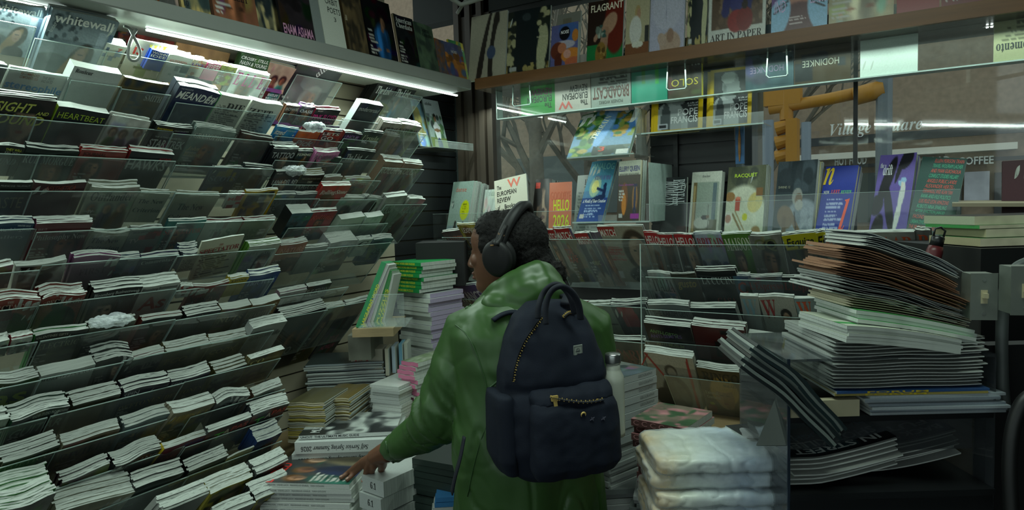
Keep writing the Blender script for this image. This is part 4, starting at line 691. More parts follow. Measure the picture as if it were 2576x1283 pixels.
def mag_rows_back():
    R = []
    R.append((2.62, C7, [(56, 652, 1432, 657)], [
        (48, 578, 142, 580, 3, .005, 'celebrity weekly with red masthead', 'b0a090', 'P', [('HELLO!', 'e8e4e0', 'b', (.04, .05, .92, .14))], {'spine': 'c03034', 'c2': '8a5a50', 'mast': ('b8282e', 0, .2, .92)}),
        (136, 588, 240, 590, 3, .005, 'celebrity weekly red masthead grey photo', '6a6a64', 'P', [('HELLO!', 'e8e4e0', 'b', (.04, .05, .92, .14)), ('STRICTLY', 'c0c4bc', '', (.4, .5, .5, .06)), ('TESS DALY', 'c0c4bc', '', (.4, .58, .5, .06))], {'c2': '4a4a48', 'mast': ('b8282e', 0, .2, .92)}),
        (238, 592, 370, 588, 3, .005, 'dark celebrity weekly red masthead', '2a2a2c', 'P', [('HELLO!', 'e8e4e0', 'b', (.04, .05, .92, .14))], {'c2': '7a4a40', 'mast': ('b8282e', 0, .2, .92)}),
        (372, 590, 548, 584, 3, .005, 'white and blue heritage magazine', 'a8b4c4', 'L', [('BRITAIN', '9a3a40', 's', (.03, .06, 1.0, .15)), ('Rose & Crown', '6a7a94', 's', (.3, .44, .68, .1))], {'c2': '4a5a84'}),
        (548, 590, 734, 582, 4, .005, 'bright green home magazine', '5a8a34', 'P', [('MAISON', 'e8ecd8', 's', (.05, .06, .9, .2))], {'c2': '4a7a30'}),
        (720, 596, 932, 592, 4, .006, 'grey menswear magazine olive letters', '8a8a80', 'P', [('GQ', '6a704a', 'b', (.14, .05, .7, .2))], {'c2': '9a9488', 'amp': .01}),
        (938, 606, 1160, 572, 3, .006, 'yellow banner menswear magazine', '343a38', 'P', [('Esquire', '16181a', 'bo', (.06, .05, .8, .16))], {'c2': '3a3e40', 'roll': 9, 'mast': ('c8c020', .02, .24, 1)}),
        (1152, 582, 1222, 572, 3, .006, 'yellow banner menswear magazine', '343a38', 'B', [('Es', '16181a', 'bo', (.1, .05, .8, .16))], {'mast': ('c8c020', .02, .24, 1)}),
        (1208, 592, 1376, 586, 3, .006, 'grey fashion magazine orange serif title', '9a9a98', 'P', [('BAZAAR', 'c85a38', 's', (.05, .06, .92, .2))], {'c2': '5a4034'}),
        (1372, 590, 1800, 568, 3, .006, 'wide grey fashion magazine orange serif title', 'a4a29c', 'P', [('BAZAAR', 'c85a38', 's', (.04, .06, .92, .2))], {'c2': '7a6a58', 'asp': 1.0}),
        (1802, 566, 1900, 560, 3, .006, 'narrow grey fashion magazine orange letter', '8a8a86', 'B', [('R', 'c85a38', 's', (.1, .06, .8, .2))], {}),
    ], 'top'))
    R.append((2.60, C7, [(64, 858, 1445, 908)], [
        (70, 838, 222, 842, 3, .006, 'white travel magazine black serif title', 'a8aeac', 'L', [('ITALIA', '24282a', 's', (.1, .1, .88, .22)), ('TAKE TO THE', 'c0c8d0', 's', (.2, .62, .76, .12))], {'c2': '4a5a78'}),
        (222, 842, 380, 840, 2, .005, 'dark food magazine gold script', '3a3a30', 'N', [('gusto', 'a89040', 'bo', (.1, .12, .8, .16))], {'c2': '5a4a40'}),
        (384, 830, 640, 820, 4, .006, 'black cookery magazine white serif title', '1e2224', 'R', [('LA CUCINA', 'c8d0d0', 's', (.06, .1, .9, .12)), ('CASA', '8a3a34', 's', (.3, .45, .5, .12)), ('facile', '8a3a34', 's', (.3, .6, .6, .1))], {'c2': '2a2a28'}),
        (622, 858, 740, 856, 4, .005, 'blue news magazine red letter', '5a6a84', 'P', [('C', 'b03a34', 'b', (.1, .1, .5, .2))], {}),
        (708, 866, 938, 856, 3, .005, 'news weekly with red title', '7a8088', 'P', [("L'Espresso", 'a83430', 's', (.03, .08, .94, .16))], {'c2': '5a5a5c'}),
        (938, 862, 1242, 874, 3, .005, 'dark news weekly with red title', '36383a', 'P', [("L'Espresso", 'a83430', 's', (.03, .08, .94, .16))], {}),
    ], 'second'))
    R.append((2.57, C7, [(64, 1068, 690, 1106), (692, 1108, 1402, 1142)], [
        (72, 1044, 342, 1050, 5, .006, 'pale menswear magazine thin title', '8a9490', 'B', [('THE RAKISH GENT', '2a302e', '', (.06, .1, .9, .1))], {}),
        (346, 1066, 640, 1062, 3, .01, 'charcoal magazine white brush lettering', '3a4244', 'N', [('Brick', 'a8b4b2', 'i', (.3, .3, .6, .2))], {'c2': '303638'}),
        (668, 982, 788, 990, 2, .008, 'white fashion magazine pale blue letter', 'b0bab8', 'B', [('W', '8ab4c4', 's', (.06, .05, .8, .3))], {'H': .34}),
        (786, 992, 1018, 996, 2, .008, 'white fashion magazine dark red letter', 'b4bab4', 'P', [('W', '9a3438', 's', (.04, .05, .4, .3))], {'H': .34, 'c2': '3a3a38', 'art': ART['Wman']}),
        (1016, 1002, 1268, 1002, 2, .008, 'pale blue fashion magazine orange letter', '94b0b8', 'Y', [('W', 'd8582c', 's', (.04, .05, .38, .3))], {'H': .34, 'c2': '1a1c1e', 'art': ART['What']}),
        (1264, 1012, 1496, 1034, 2, .008, 'dark fashion magazine yellow letter', '3a4044', 'B', [('W', 'c8a428', 's', (.06, .06, .4, .26))], {'H': .34}),
    ], 'third'))
    R.append((2.54, C8, [(490, 345, 1040, 390), (1042, 391, 1302, 418)], [
        (478, 248, 742, 272, 5, .007, 'black magazine crowded with pastel words', '24242a', 'N', [('ANTI-LGBTQ', '7aa86a', 'b', (.1, .1, .6, .07), -8), ('ANTI-SEMITES', '7a6a9a', 'b', (.06, .2, .7, .06), 6), ('ANTI-MUSLIM', '8a9a5a', 'b', (.16, .32, .6, .06), -5)], {'c2': '4a4a44'}),
        (744, 258, 1040, 290, 6, .007, 'maroon and black magazine', '5a2a2c', 'R', [('o', 'a8a89c', 'b', (.84, .6, .12, .12))], {'c2': '20201f'}),
        (1052, 334, 1392, 372, 1, .045, 'thick shrink-wrapped white book', 'b8c4c0', 'B', [('P', '3a4444', 'i', (.5, .14, .3, .4))], {'H': .2}),
    ], 'fourth'))
    R.append((2.50, C8, [(598, 540, 1284, 606)], [
        (478, 408, 754, 448, 5, .007, 'white magazine old man and red lines', 'a4a8a4', 'P', [('I', '9a3034', 'b', (.06, .02, .03, .25), -25), ('I', '9a3034', 'b', (.86, .02, .03, .9), 0)], {'c2': '2a2c2c', 'art': ART['oldman']}),
        (770, 494, 1012, 524, 5, .007, 'sepia fashion magazine with blonde face', '54503c', 'P', [('RINGO', '20221e', 's', (.1, .06, .86, .15)), ('MAGAZINE', '3a3a30', 's', (.56, .24, .4, .05)), ('Universal', 'a8a898', 's', (.08, .4, .3, .06)), ('Gravitation', 'a8a898', 's', (.1, .48, .32, .06))], {'c2': '6a5a40', 'H': .36, 'art': ART['blonde']}),
        (1016, 536, 1282, 566, 4, .007, 'sepia fashion magazine with blonde face', '545040', 'P', [('RINGO', '20221e', 's', (.1, .06, .86, .15)), ('MAGAZINE', '3a3a30', 's', (.56, .24, .4, .05)), ('Universal', 'a8a898', 's', (.08, .4, .3, .06)), ('Gravitation', 'a8a898', 's', (.1, .48, .32, .06))], {'c2': '6a5a40', 'H': .36, 'art': ART['blonde']}),
    ], 'fifth'))
    return R
rack_rows('back rack', 'B', mag_rows_back(), 41)
def mag_rows_far():
    R = []
    R.append((2.62, C6, [(245, 728, 545, 735)], [
        (240, 700, 392, 660, 3, .006, 'red and blue french weekly', '6a5a54', 'P', [('L EXPRESS', 'd07050', 'b', (.08, .1, .8, .1)), ('PHILOSOPHE', '8aa8a0', 'b', (.2, .4, .7, .08))], {'roll': 9, 'c2': '5a6a5a'}),
        (366, 622, 530, 622, 2, .006, 'yellow french weekly red masthead', 'b8a850', 'P', [('LEXPRESS', 'e0d4c8', 'b', (.14, .06, .8, .1))], {'c2': '9a4a3a'}),
    ], 'upper'))
    R.append((2.58, C6, [(310, 1250, 560, 1262)], [
        (296, 1160, 520, 1130, 3, .006, 'violet and tan travel magazine', '6a5a8a', 'F', [('FRANCE', 'd8d4e0', 'b', (.16, .12, .8, .2))], {'roll': 9, 'c2': 'b08a60'}),
    ], 'lower'))
    return R
rack_rows('rack beyond the face', 'B', mag_rows_far(), 41)

# ---------------------------------------------------------------- walls, high shelves, ceiling, floor
CREAM = mat('cream_slat_board', 'b9b29a', .55, noise=.06, scale=6)
BLK = mat('black_slat_board', '1c1f20', .5, noise=.15, scale=8)
GREYM = mat('painted_grey_metal', '8f938d', .35, noise=.05, scale=12, spec=.5)
BRUSH = mat('brushed_underside', '9a9c98', .28, .85, noise=.2, scale=4, stretch=(1, .2, 1))
WOOD = mat('brown_laminate', '6e4a28', .45, noise=.28, scale=60, stretch=(.08, 1, 1))
WOODU = mat('laminate_underside', '4c463e', .22, noise=.12, scale=30, stretch=(.1, 1, 1))
FLOORM = mat('dark_floor_tiles', '2b2d2b', .5, noise=.2, scale=5)
CEILM = mat('dark_ceiling_paint', '202422', .8, noise=.2, scale=3)
XL = -2.33
def slats(x, y0, y1, z0, z1, m, name, pitch=.076):
    mb = MB(); z = z0
    while z < z1:
        mb.box(x-.018, y0, z+.006, x, y1, min(z+pitch, z1)-.002); mb.box(x-.03, y0, z-.002, x-.012, y1, z+.006, 1); z += pitch
    o = struct(name, mb, [m, mat('slat_groove', '5a5446' if m is CREAM else '0c0d0e', .7)]); return o
slats(XL, -.3, 2.60, .0, 3.02, CREAM, 'wall_left')
slats(XL, 2.60, 3.18, .0, 2.35, BLK, 'wall_left_black')
mb = MB(); mb.box(XL-.05, 3.16, 0, XL+.10, 3.22, 2.3); struct('trim_1', mb, [mat('brushed_strip', '6f7a78', .3, .6)])
struct('wall_right', MB().box(2.2, -1.6, 0, 2.3, 3.2, 3.1), [mat('dark_wall', '2a2c2b', .7)])
struct('wall_front', MB().box(-2.6, -1.7, 2.75, 2.3, -1.6, 3.1).box(-2.6, -1.7, 0, -2.3, -1.6, 2.75), [mat('dark_wall')])
struct('floor', MB().box(-2.6, -1.6, -.05, 2.2, 3.4, 0), [FLOORM])
struct('ceiling', MB().box(-2.6, -1.6, 3.02, 2.2, 3.4, 3.1), [CEILM])
# left high shelf
t = thing('high_shelf', 'long grey metal shelf above the left rack, lit from below', 'shelf', M.Translation((-DS, 1.2, ZS)))
ZT = .049
def shelf_prof(y0, y1):
    pr = [(0, .004), (-.003, 0), (-.12, -.003), (-.12, .0), (-.30, .0), (-.30, ZT), (-.004, ZT), (0, ZT-.005)]
    mb = MB(); n = len(pr); vs = [(x, y, z) for y in (y0, y1) for x, z in pr]
    return mb.add(vs, [tuple(range(n)), tuple(range(2*n-1, n-1, -1))]+[(i, (i+1) % n, (i+1) % n+n, i+n) for i in range(n)])
shelf_prof(-1.6, 1.545).build('board', [GREYM], t)
LEDM = mat('white_strip_light', 'eafff6', .5, noise=0, emit=7)
def led(label, y0, y1, x, z):
    r_ = thing('strip_light', label, 'light', M.Translation((x, (y0+y1)/2, z))); h = (y1-y0)/2
    MB().box(-.006, -h, -.004, .004, h, .002).build('diffuser', [LEDM], r_); MB().box(-.012, -h, .002, .008, h, .008).build('channel', [GREYM], r_)
a_ = onX(0, 8, -2.04); b_ = onX(290, 68, -2.04); led('bright LED strip over the first magazines of left rack', a_.y-.4, b_.y, -2.045, ZS-.006)
a_ = onX(372, 84, -2.04); b_ = onX(1152, 241, -2.04); led('long LED strip under the grey high shelf', a_.y, b_.y, -2.045, ZS-.006)
pts = [onX(x, y, -1.99) for x, y in ((312, 66), (326, 72), (336, 92), (350, 120), (352, 140), (342, 152), (328, 150), (322, 136), (326, 108), (336, 86), (344, 74))]
def smooth(pts, k=4):
    pts = [V(p) for p in pts]; out = []
    for i in range(len(pts)-1):
        p0 = pts[max(i-1, 0)]; p1 = pts[i]; p2 = pts[i+1]; p3 = pts[min(i+2, len(pts)-1)]
        for j in range(k):
            t_ = j/k; out.append(.5*((2*p1)+(p2-p0)*t_+(2*p0-5*p1+4*p2-p3)*t_*t_+(3*p1-p0-3*p2+p3)*t_**3))
    return out+[pts[-1]]
tag(MB().tube(smooth(pts), .0045, 8).build('cable', [mat('grey_cable', '7d827c', .5)], smooth=True), 'grey cable loop hanging below the grey high shelf', 'cable')
# wood shelf on the back wall
t = thing('wooden_shelf', 'long brown wood-grain shelf under the upper row of magazines', 'shelf', M.Translation((-.4, ES, ZS)))
MB().box(-1.5, 0, 0, 1.9, .016, .052).build('front_edge', [WOOD], t); MB().box(-1.5, .016, .0, 1.9, .34, .05).build('board', [WOODU], t)
LEDD = mat('led_dots', 'f4fffa', .5, noise=0, emit=9)
r_ = thing('strip_light', 'short row of LED dots under the wooden shelf', 'light', M.Translation((.42, ES+.17, ZS)))
mb = MB()
for i in range(40): mb.box(-.26+i*.013, -.003, -.006, -.26+i*.013+.007, .003, -.002)
mb.build('lamp', [LEDD], r_); MB().box(-.27, -.005, -.002, .27, .005, 0).build('channel', [GREYM], r_)

# magazines standing on the two high shelves
C10 = lambda x, y: (440+x/3.22, y/3.22)
C11 = lambda x, y: (1160+x/3.376, y/3.376)
C12 = lambda x, y: (1840+x/3.054, y/3.054)
def stand(wall, D, X, xl, yl, xr, yr, H, T, look, bg, kind, titles, place, lean=-10, **op):
    """stands on a shelf: bottom corners given; leans back against the wall"""
    a, o = WALLS[wall]; t_ = radians(lean); z = V((0, 0, 1)); n = o*cos(t_)-z*sin(t_); u = o*sin(t_)+z*cos(t_)
    f = (lambda x, y: onX(*X(x, y), -D)) if wall == 'L' else (lambda x, y: onY(*X(x, y), D))
    A, B = f(xl, yl), f(xr, yr); yaw = op.pop('yaw', 0); roll = op.pop('roll', 0); zb = op.pop('zb', None); up = op.pop('flip', False); n_ = op.pop('n', 1)
    W = abs((B-A).dot(a)); mid = (A+B)/2
    if zb is not None: mid.z = zb
    R = M.Rotation(radians(yaw), 3, 'Z'); a2, n2, u2 = R @ a, R @ n, R @ u
    Q = M.Rotation(radians(roll), 3, n2); a2, u2 = Q @ a2, Q @ u2
    if up: mid = mid+u2*H; a2, u2 = -a2, -u2
    return magazine(frame(mid, a2, -n2, u2), W*.985, H, T, look, bg, kind, titles, place, n_, **op)
zt = ZS+ZT; yt = lambda x: 80+.2446*x
for s in [(-120, 40, .28, .01, 'grey photographic magazine', 'a8a8a4', 'L', [], {'spine': 'c86a30'}),
          (60, 300, .29, .01, 'yellow floral magazine', 'c8b070', 'N', [('10', '20242a', 'b', (.1, .86, .16, .07))], {'c2': '3a4a4a'}),
          (325, 690, .30, .014, 'brown magazine black serif name', '8a5a44', 'F', [('DONNELLY', '2a1c18', 's', (.03, .6, .8, .12))], {'c2': 'a86a4a'}),
          (640, 868, .28, .01, 'yellow and black floral magazine', 'c0b080', 'N', [], {'c2': '2a3438', 'D': .04}),
          (880, 1148, .29, .012, 'black magazine bubbly pink name', '1c1a1e', 'L', [('ENAM ASIAMA', 'c890b0', 'b', (.04, .82, .92, .13))], {'c2': '2a2428'}),
          (1150, 1222, .29, .02, 'grey magazine edge with green band', '8a9290', 'B', [], {}),
          (1225, 1400, .29, .05, 'thick white poetry book', 'd4d8cc', 'B', [('ORBIT', '3a403e', '', (.3, .3, .6, .08)), ('POETS', '3a403e', '', (.36, .42, .6, .08)), ('3', '3a403e', '', (.6, .55, .1, .06))], {}),
          (1420, 1582, .27, .03, 'brown book with thick patterned spine', '6a5a40', 'N', [('Beldnores', 'c8bca0', 's', (.02, .5, .2, .05), 90)], {'c2': '3a342a', 'spine': '4a3c28'}),
          (1592, 1818, .27, .016, 'black magazine blue robed figure', '121416', 'F', [], {'c2': '2a6aa8'}),
          (1838, 1995, .235, .012, 'black review magazine white cone', '1c2022', 'L', [('American', 'd0d4d0', 's', (.08, .04, .8, .1)), ('Chordata', 'd0d4d0', 's', (.08, .15, .8, .1))], {'spine': '9a8a70'}),
          (2000, 2150, .23, .012, 'green magazine with swimmers', '5a7058', 'N', [('Icarus', '1c2420', 's', (.36, .08, .4, .09)), ('Complex', '1c2420', 's', (.36, .18, .55, .1))], {'c2': '3a4a40'}),
          (2150, 2225, .18, .008, 'orange and blue paperback edge', '8a5a3a', 'N', [], {'c2': '4a5a7a'}),
          (2222, 2372, .18, .012, 'blue and orange paperback by the shelf end', '5a6088', 'L', [('NOISE', 'e0e0e0', 'b', (.34, .2, .3, .08))], {'c2': 'c8803a'}),
          (2270, 2392, .22, .01, 'yellow and pink magazine standing behind', 'd0c040', 'N', [('anorak', W_, 'b', (.1, .1, .8, .12))], {'c2': '4a9a60', 'D': .05})]:
    xl, xr, H, T, look, bg, k, ti, op = s; dD = op.pop('D', 0)
    stand('L', 1.965+dD, C10, xl, yt(xl), xr, yt(xr), H, T, look, bg, k, ti, 'standing on grey high shelf', zb=zt+.001, **op)
yw = lambda x: 690-.1613*(x-85)
WT = ZS+.052
NOISE_ = [('NOISE', 'f0f0f0', 'b', (.4, .12, .3, .07))]
for s in [(60, 372, .33, .012, 'white magazine giant brown letter', 'b8b49e', 'B', [], {'art': ART['bigA']}),
          (378, 742, .31, .012, 'black and cream woodcut magazine', '1e2426', 'Y', [('Mamma Anderson', 'c8c8a8', 's', (.7, .45, .26, .03))], {'c2': 'b8b48a', 'art': ART['wood']}),
          (752, 985, .205, .02, 'blue and orange paperback round black badge', '6a6a98', 'P', [('NOISE', 'f0f0f0', 'b', (.36, .15, .3, .08))], {'c2': 'c8803a', 'art': ART['noise']}),
          (800, 1000, .27, .012, 'grey and beige magazine standing behind the paperback', '8a8a80', 'R', [], {'c2': 'b0a890', 'D': .05}),
          (1062, 1368, .28, .016, 'magazine with ringed hand', '3a2a20', 'P', [('FLAGRANT', 'e0d8c0', 'b', (.08, .06, .9, .12))], {'c2': '2a8a48', 'art': ART['rings']}),
          (1388, 1590, .29, .01, 'magazine of woman at a desk', 'b0a888', 'F', [], {'c2': 'd8d8d0', 'art': ART['desk']}),
          (1594, 1892, .31, .016, 'pale lilac magazine', 'b4b4c4', 'P', [], {'c2': 'b8a8a0', 'art': ART['lilac']}),
          (1912, 2088, .31, .012, 'black and cream woodcut magazine beside the lilac one', '1e2426', 'Y', [], {'c2': 'b8b48a', 'art': ART['wood']}),
          (2092, 2585, .33, .016, 'white framed magazine of purple shirt', 'c8ccc4', 'F', [('ART IN PAPER', '2a2420', 's', (.04, .88, .9, .09))], {'c2': '3a3a78', 'art': ART['paper']})]:
    xl, xr, H, T, look, bg, k, ti, op = s; dD = op.pop('D', 0)
    stand('B', 2.80+dD, C11, xl, yw(xl), xr, yw(xr), H, T, look, bg, k, ti, 'standing on wooden shelf', zb=WT+.001, lean=-8, **op)
yv = lambda x: 293-.146*x
for s in [(300, 738, .30, .012, 'purple football magazine', '6a4a84', 'P', [('IND', 'c8b0d8', '', (.06, .56, .2, .16)), ('LEAGUE', 'c8b0d8', '', (.7, .52, .28, .14))], {'c2': '8ab8d8', 'art': ART['foot']}),
          (742, 1250, .30, .012, 'cream fashion magazine', 'b0a884', 'F', [], {'c2': 'd0c8a8'}),
          (1266, 1600, .28, .012, 'red striped sports magazine', '8a2a2c', 'R', [], {'c2': 'd8d0cc'}),
          (1610, 2000, .28, .012, 'dark green magazine', '2a3a34', 'P', [], {}),
          (2010, 2400, .28, .012, 'ivory magazine', 'b8b8a8', 'F', [], {})]:
    xl, xr, H, T, look, bg, k, ti, op = s
    stand('B', 2.80, C12, xl, yv(xl), xr, yv(xr), H, T, look, bg, k, ti, 'standing on wooden shelf', zb=WT+.001, lean=-8, **op)
# ---------------------------------------------------------------- back wall: post, window, ledge, outside
POST = mat('brown_shutter_metal', '3a3128', .55, noise=.2, scale=14, stretch=(1, 1, .1))
YB = 3.12
mb = MB(); x0 = onY(1165, 400, YB).x; x1 = onY(1250, 400, YB).x; nf = 6
for i in range(nf):
    a_ = x0+(x1-x0)*i/nf; b_ = x0+(x1-x0)*(i+1)/nf; d_ = .02 if i % 2 else 0
    mb.box(a_, YB-.05+d_, 0, b_-.004, YB+.05, 2.9)
struct('trim_2', mb, [POST])
WB = MB().box(x0-.3, YB-.03, 0, 2.2, YB+.06, 1.40).box(-1.98, 2.86, 0, 2.2, YB, 1.40); struct('wall_back', WB, [mat('black_cabinet_paint', '161818', .5, noise=.15, scale=6)])
WU = MB().box(x0-.3, YB-.03, 2.66, 2.2, YB+.06, 3.02); struct('wall_back_upper', WU, [CEILM])
mb = MB(); FRM = mat('dark_window_frame', '2a2c2c', .4)
mb.box(x1, YB-.02, 1.40, 2.2, YB+.04, 1.43); mb.box(x1, YB-.02, 2.62, 2.2, YB+.04, 2.66)
for px in (2150,): c_ = onY(px, 400, YB).x; mb.box(c_-.008, YB+.02, 1.43, c_+.008, YB+.035, 2.62)
struct('window_1', mb, [FRM])
g = MB().box(x1, YB, 1.43, -.62, YB+.004, 2.62); struct('window_2', g, [GLASS])
GL2 = acrylic('reflecting_window_glass', .01, .95, 2.0)
TG = frame(V((-.74, 3.40, 0)), V((.937, -.35, 0)), V((.35, .937, 0)), V((0, 0, 1)))
struct('window_3', MB().box(0, 0, 1.43, 1.32, .004, 2.62, T=TG), [GL2]); struct('trim_5', MB().box(-.02, -.02, 1.4, .02, .03, 2.62, T=TG), [FRM])
# black slatted panel between the windows
xa = onY(1640, 400, 3.07).x; xb = onY(1850, 400, 3.07).x
mb = MB(); z = 1.42
while z < 2.3: mb.box(xa, 3.05, z, xb, 3.075, z+.082); mb.box(xa, 3.062, z+.082, xb, 3.075, z+.09); z += .09
struct('trim_3', mb, [BLK])
xr_ = onY(1700, 400, 3.04).x; struct('trim_4', MB().box(xr_-.008, 3.03, 1.42, xr_+.012, 3.05, 2.3), [BLK])
t = thing('ledge', 'black ledge under the window, books standing along it', 'shelf', M.Translation((-.6, 2.95, 1.44)))
MB().box(-1.64, -.10, -.03, .2, .14, 0).box(.2, -.10, -.03, 1.0, .0, 0).build('board', [BLK], t); MB().box(-1.64, -.112, -.012, 1.0, -.10, .003).build('edge_strip', [ACRE], t)

def ledge(X, D, xl, xr, yb, yt, lean, T, look, bg, kind, titles=(), zb=1.441, place='standing on the window ledge', **op):
    f = lambda x, y, DD=D: onY(*X(x, y), DD)
    H = (f((xl+xr)/2, yt).z-zb)/cos(radians(lean)); t_ = radians(lean)
    for _ in range(3): H = (f((xl+xr)/2, yt, D+H*sin(-t_)).z-zb)/cos(t_)
    return stand('B', D, X, xl, yb, xr, yb, H, T, look, bg, kind, titles, place, lean=lean, zb=zb, **op)
BK = dict(name='book', cat='book')
ledge(C6, 2.95, -25, 145, 740, 335, -14, .018, 'teal literary book', '2a7a70', 'L', [('GRANTA', '7ac0b0', 's', (.3, .04, .65, .07)), ('INDIA', 'c8ccc4', '', (.5, .9, .4, .05))], n=5, c2='1c2a28', **BK)
ledge(C6, 2.92, 245, 460, 690, 262, -14, .02, 'pale green book round yellow sticker', '9ab0a4', 'G', [('dense', 'c06a58', '', (.2, .1, .5, .08))], n=6, c2='4a5a4a', **BK, art=ART['dense'], yaw=-12)
ledge(C6, 2.94, 560, 665, 640, 328, -14, .014, 'small pale book with garden picture', 'b8c4bc', 'L', [('YALE', '8a9890', 's', (.3, .05, .6, .08))], n=2, c2='5a7a48', pg='w', **BK)
ledge(C6, 2.88, 700, 985, 560, 215, -12, .012, 'cream review with black bold title', 'd4d2c0', 'B', [('The', '26221f', 'b', (.08, .1, .14, .07)), ('EUROPEAN', '26221f', 'b', (.08, .2, .6, .08)), ('REVIEW', '26221f', 'b', (.08, .31, .42, .08)), ('of', '26221f', 'b', (.08, .43, .08, .07)), ('Books', '26221f', 'b', (.3, .43, .32, .07)), ('W', 'd8705a', 'b', (.42, .03, .4, .14))], roll=9, zb=1.45, **BK)
ledge(C6, 2.94, 985, 1130, 640, 240, -14, .014, 'black magazine with upturned face', '2e2a26', 'P', [('family', 'd84a40', 'b', (.06, .08, .25, .05))], n=6, c2='1c1a18', **BK, art=ART['upface'])
ledge(C6, 2.87, 1140, 1335, 635, 265, -6, .008, 'orange card magazine lime lettering', 'd87a5a', 'B', [('GOODBYE', 'c8603c', '', (.06, .16, .9, .15)), ('HELLO', 'ccd820', 'b', (.2, .3, .7, .2)), ('2026', 'ccd820', 'b', (.2, .56, .7, .22))])
ledge(C6, 2.95, 1345, 1570, 640, 205, -14, .016, 'white magazine grey typed words', 'a8b0a8', 'T', [('HEAVY', '3a4040', 's', (.3, .07, .6, .09)), ('TRAFFIC', '3a4040', 's', (.3, .18, .68, .09))], n=3, c2='6a7470')
zc = onY(1600, 556, 2.80).z
HB = dict(zb=zc, place='on the clear shelf below the hanging tray')
ledge(C6, 2.78, 1378, 1600, 575, 96, -34, .012, 'blue magazine of figure under a yellow moon', '4a8ab0', 'L', [('ANALOG', '8ac8c8', 'b', (.1, .04, .86, .11)), ('SCIENCE OF MIND', '6a5a9a', 's', (.3, .25, .62, .07)), ('A World of Your Creation', 'e8f0f4', 'i', (.05, .64, .9, .07))], n=2, c2='2c4a88', amp=.02, **HB, art=ART['moon'])
ledge(C6, 2.80, 1712, 1925, 555, 82, -6, .013, 'cream and brown mystery digest', '4a4034', 'F', [('ELLERY QUEEN', '2a2c78', 'b', (.03, .09, .92, .1)), ('MYSTERY MAGAZINE', '3a3a34', 's', (.05, .21, .88, .035)), ('Cases, Adventures,', '9a4a98', 's', (.04, .38, .7, .04))], n=4, pg='c', c2='a8784a', **HB, art=ART['digest'], yaw=-12)
cs = thing('clear_shelf', 'clear acrylic shelf holding the two digest magazines', 'shelf', M.Translation((onY(1545, 556, 2.8).x, 2.8, zc)))
w2 = (onY(1642, 556, 2.75).x-onY(1448, 556, 2.75).x)/2; MB().box(-w2, -.05, -.005, w2, .25, -.001, 0).box(-w2, -.053, -.005, w2, -.05, .002, 1).build('tray', [ACR, ACRE], cs); MB().box(-w2*.3, -.053, .0, w2*.2, -.05, .03).build('front_lip', [ACR], cs)
MB().box(w2, -.05, -.003, w2+.003, .25, .25, 0).build('side_panel', [ACRE], cs)
zt2 = onY(1500, 395, 2.84).z
ledge(lambda x, y: (x, y), 2.80, 1424, 1580, 392, 283, -38, .012, 'green and blue painted landscape magazine', '4a7a58', 'N', [('TERRAIN', 'e0e4c8', 's', (.3, .6, .5, .1), 70), ('3', 'c8503a', 'b', (.5, .8, .1, .1))], n=2, c2='6a9ac8', amp=.02, zb=zt2, place='propped on a clear easel', art=ART['terrain'])
cs = thing('clear_easel', 'bent clear acrylic easel under the painted landscape magazine', 'display stand', M.Translation((onY(1520, 395, 2.8).x, 2.8, zt2)))
MB().box(-.16, -.05, -.006, .16, .2, -.002).box(-.16, -.053, -.006, .16, -.05, .0, 1).build('tray', [ACR, ACRE], cs); MB().box(.15, .0, 0, .153, .14, .2).build('side_panel', [ACR], cs)
LG = dict()
ledge(C7, 2.93, 152, 320, 540, 220, -8, .016, 'black book sideways white lettering', '1c2022', 'B', [('PIVOTAL', 'b8c0c0', 's', (.92, .04, .95, .2), -90), ('MOMENTS', 'c0c8c8', 'i', (.66, .06, .95, .22), -90)], **BK)
ledge(C7, 2.93, 322, 535, 558, 186, -10, .014, 'white bordered interiors magazine', 'c8ccbc', 'L', [('Henshoe', '6a706c', 's', (.36, .05, .25, .035))], n=2, c2='8a9a90', art=ART['room'], yaw=-12)
ledge(C7, 2.92, 552, 822, 560, 150, -10, .014, 'lunch table magazine lime title', '5a6048', 'L', [('RACQUET', 'c0e030', 'b', (.18, .1, .6, .06))], n=4, c2='d0d4b8', pg='w', art=ART['racquet'], yaw=-12)
ledge(C7, 2.90, 862, 1138, 568, 116, -14, .014, 'grey magazine of a bearded man', '3e484c', 'F', [('SHRINE 12', 'a8a890', '', (.06, .32, .3, .03))], n=5, c2='8a9098', spine='c8c490', art=ART['beard'], yaw=-12)
ledge(C7, 2.86, 1138, 1365, 560, 152, -26, .017, 'royal blue review red scrawl', '2a3c9a', 'T', [('n', 'd8b820', 'i', (.0, .02, .3, .24)), ('NEW', 'd8dcc8', 's', (.06, .34, .18, .045)), ('LEFT', 'e05038', 's', (.3, .33, .26, .05)), ('REVIEW', '60c070', 's', (.6, .34, .32, .045)), ('l', 'e85030', 'i', (.7, .45, .2, .45))], n=4, c2='a8b4dc', pg='c', **BK, art=ART['nlr'], yaw=-12)
ledge(C7, 2.86, 1488, 1742, 556, 74, -26, .03, 'purple journal with black figures', '6a5aa8', 'N', [('the', 'e0e4e8', 's', (.05, .1, .1, .06)), ('drift', 'e0e4e8', 's', (.14, .12, .26, .13))], n=2, c2='1c1c28', pg='w', **BK, art=ART['drift'], yaw=-12)
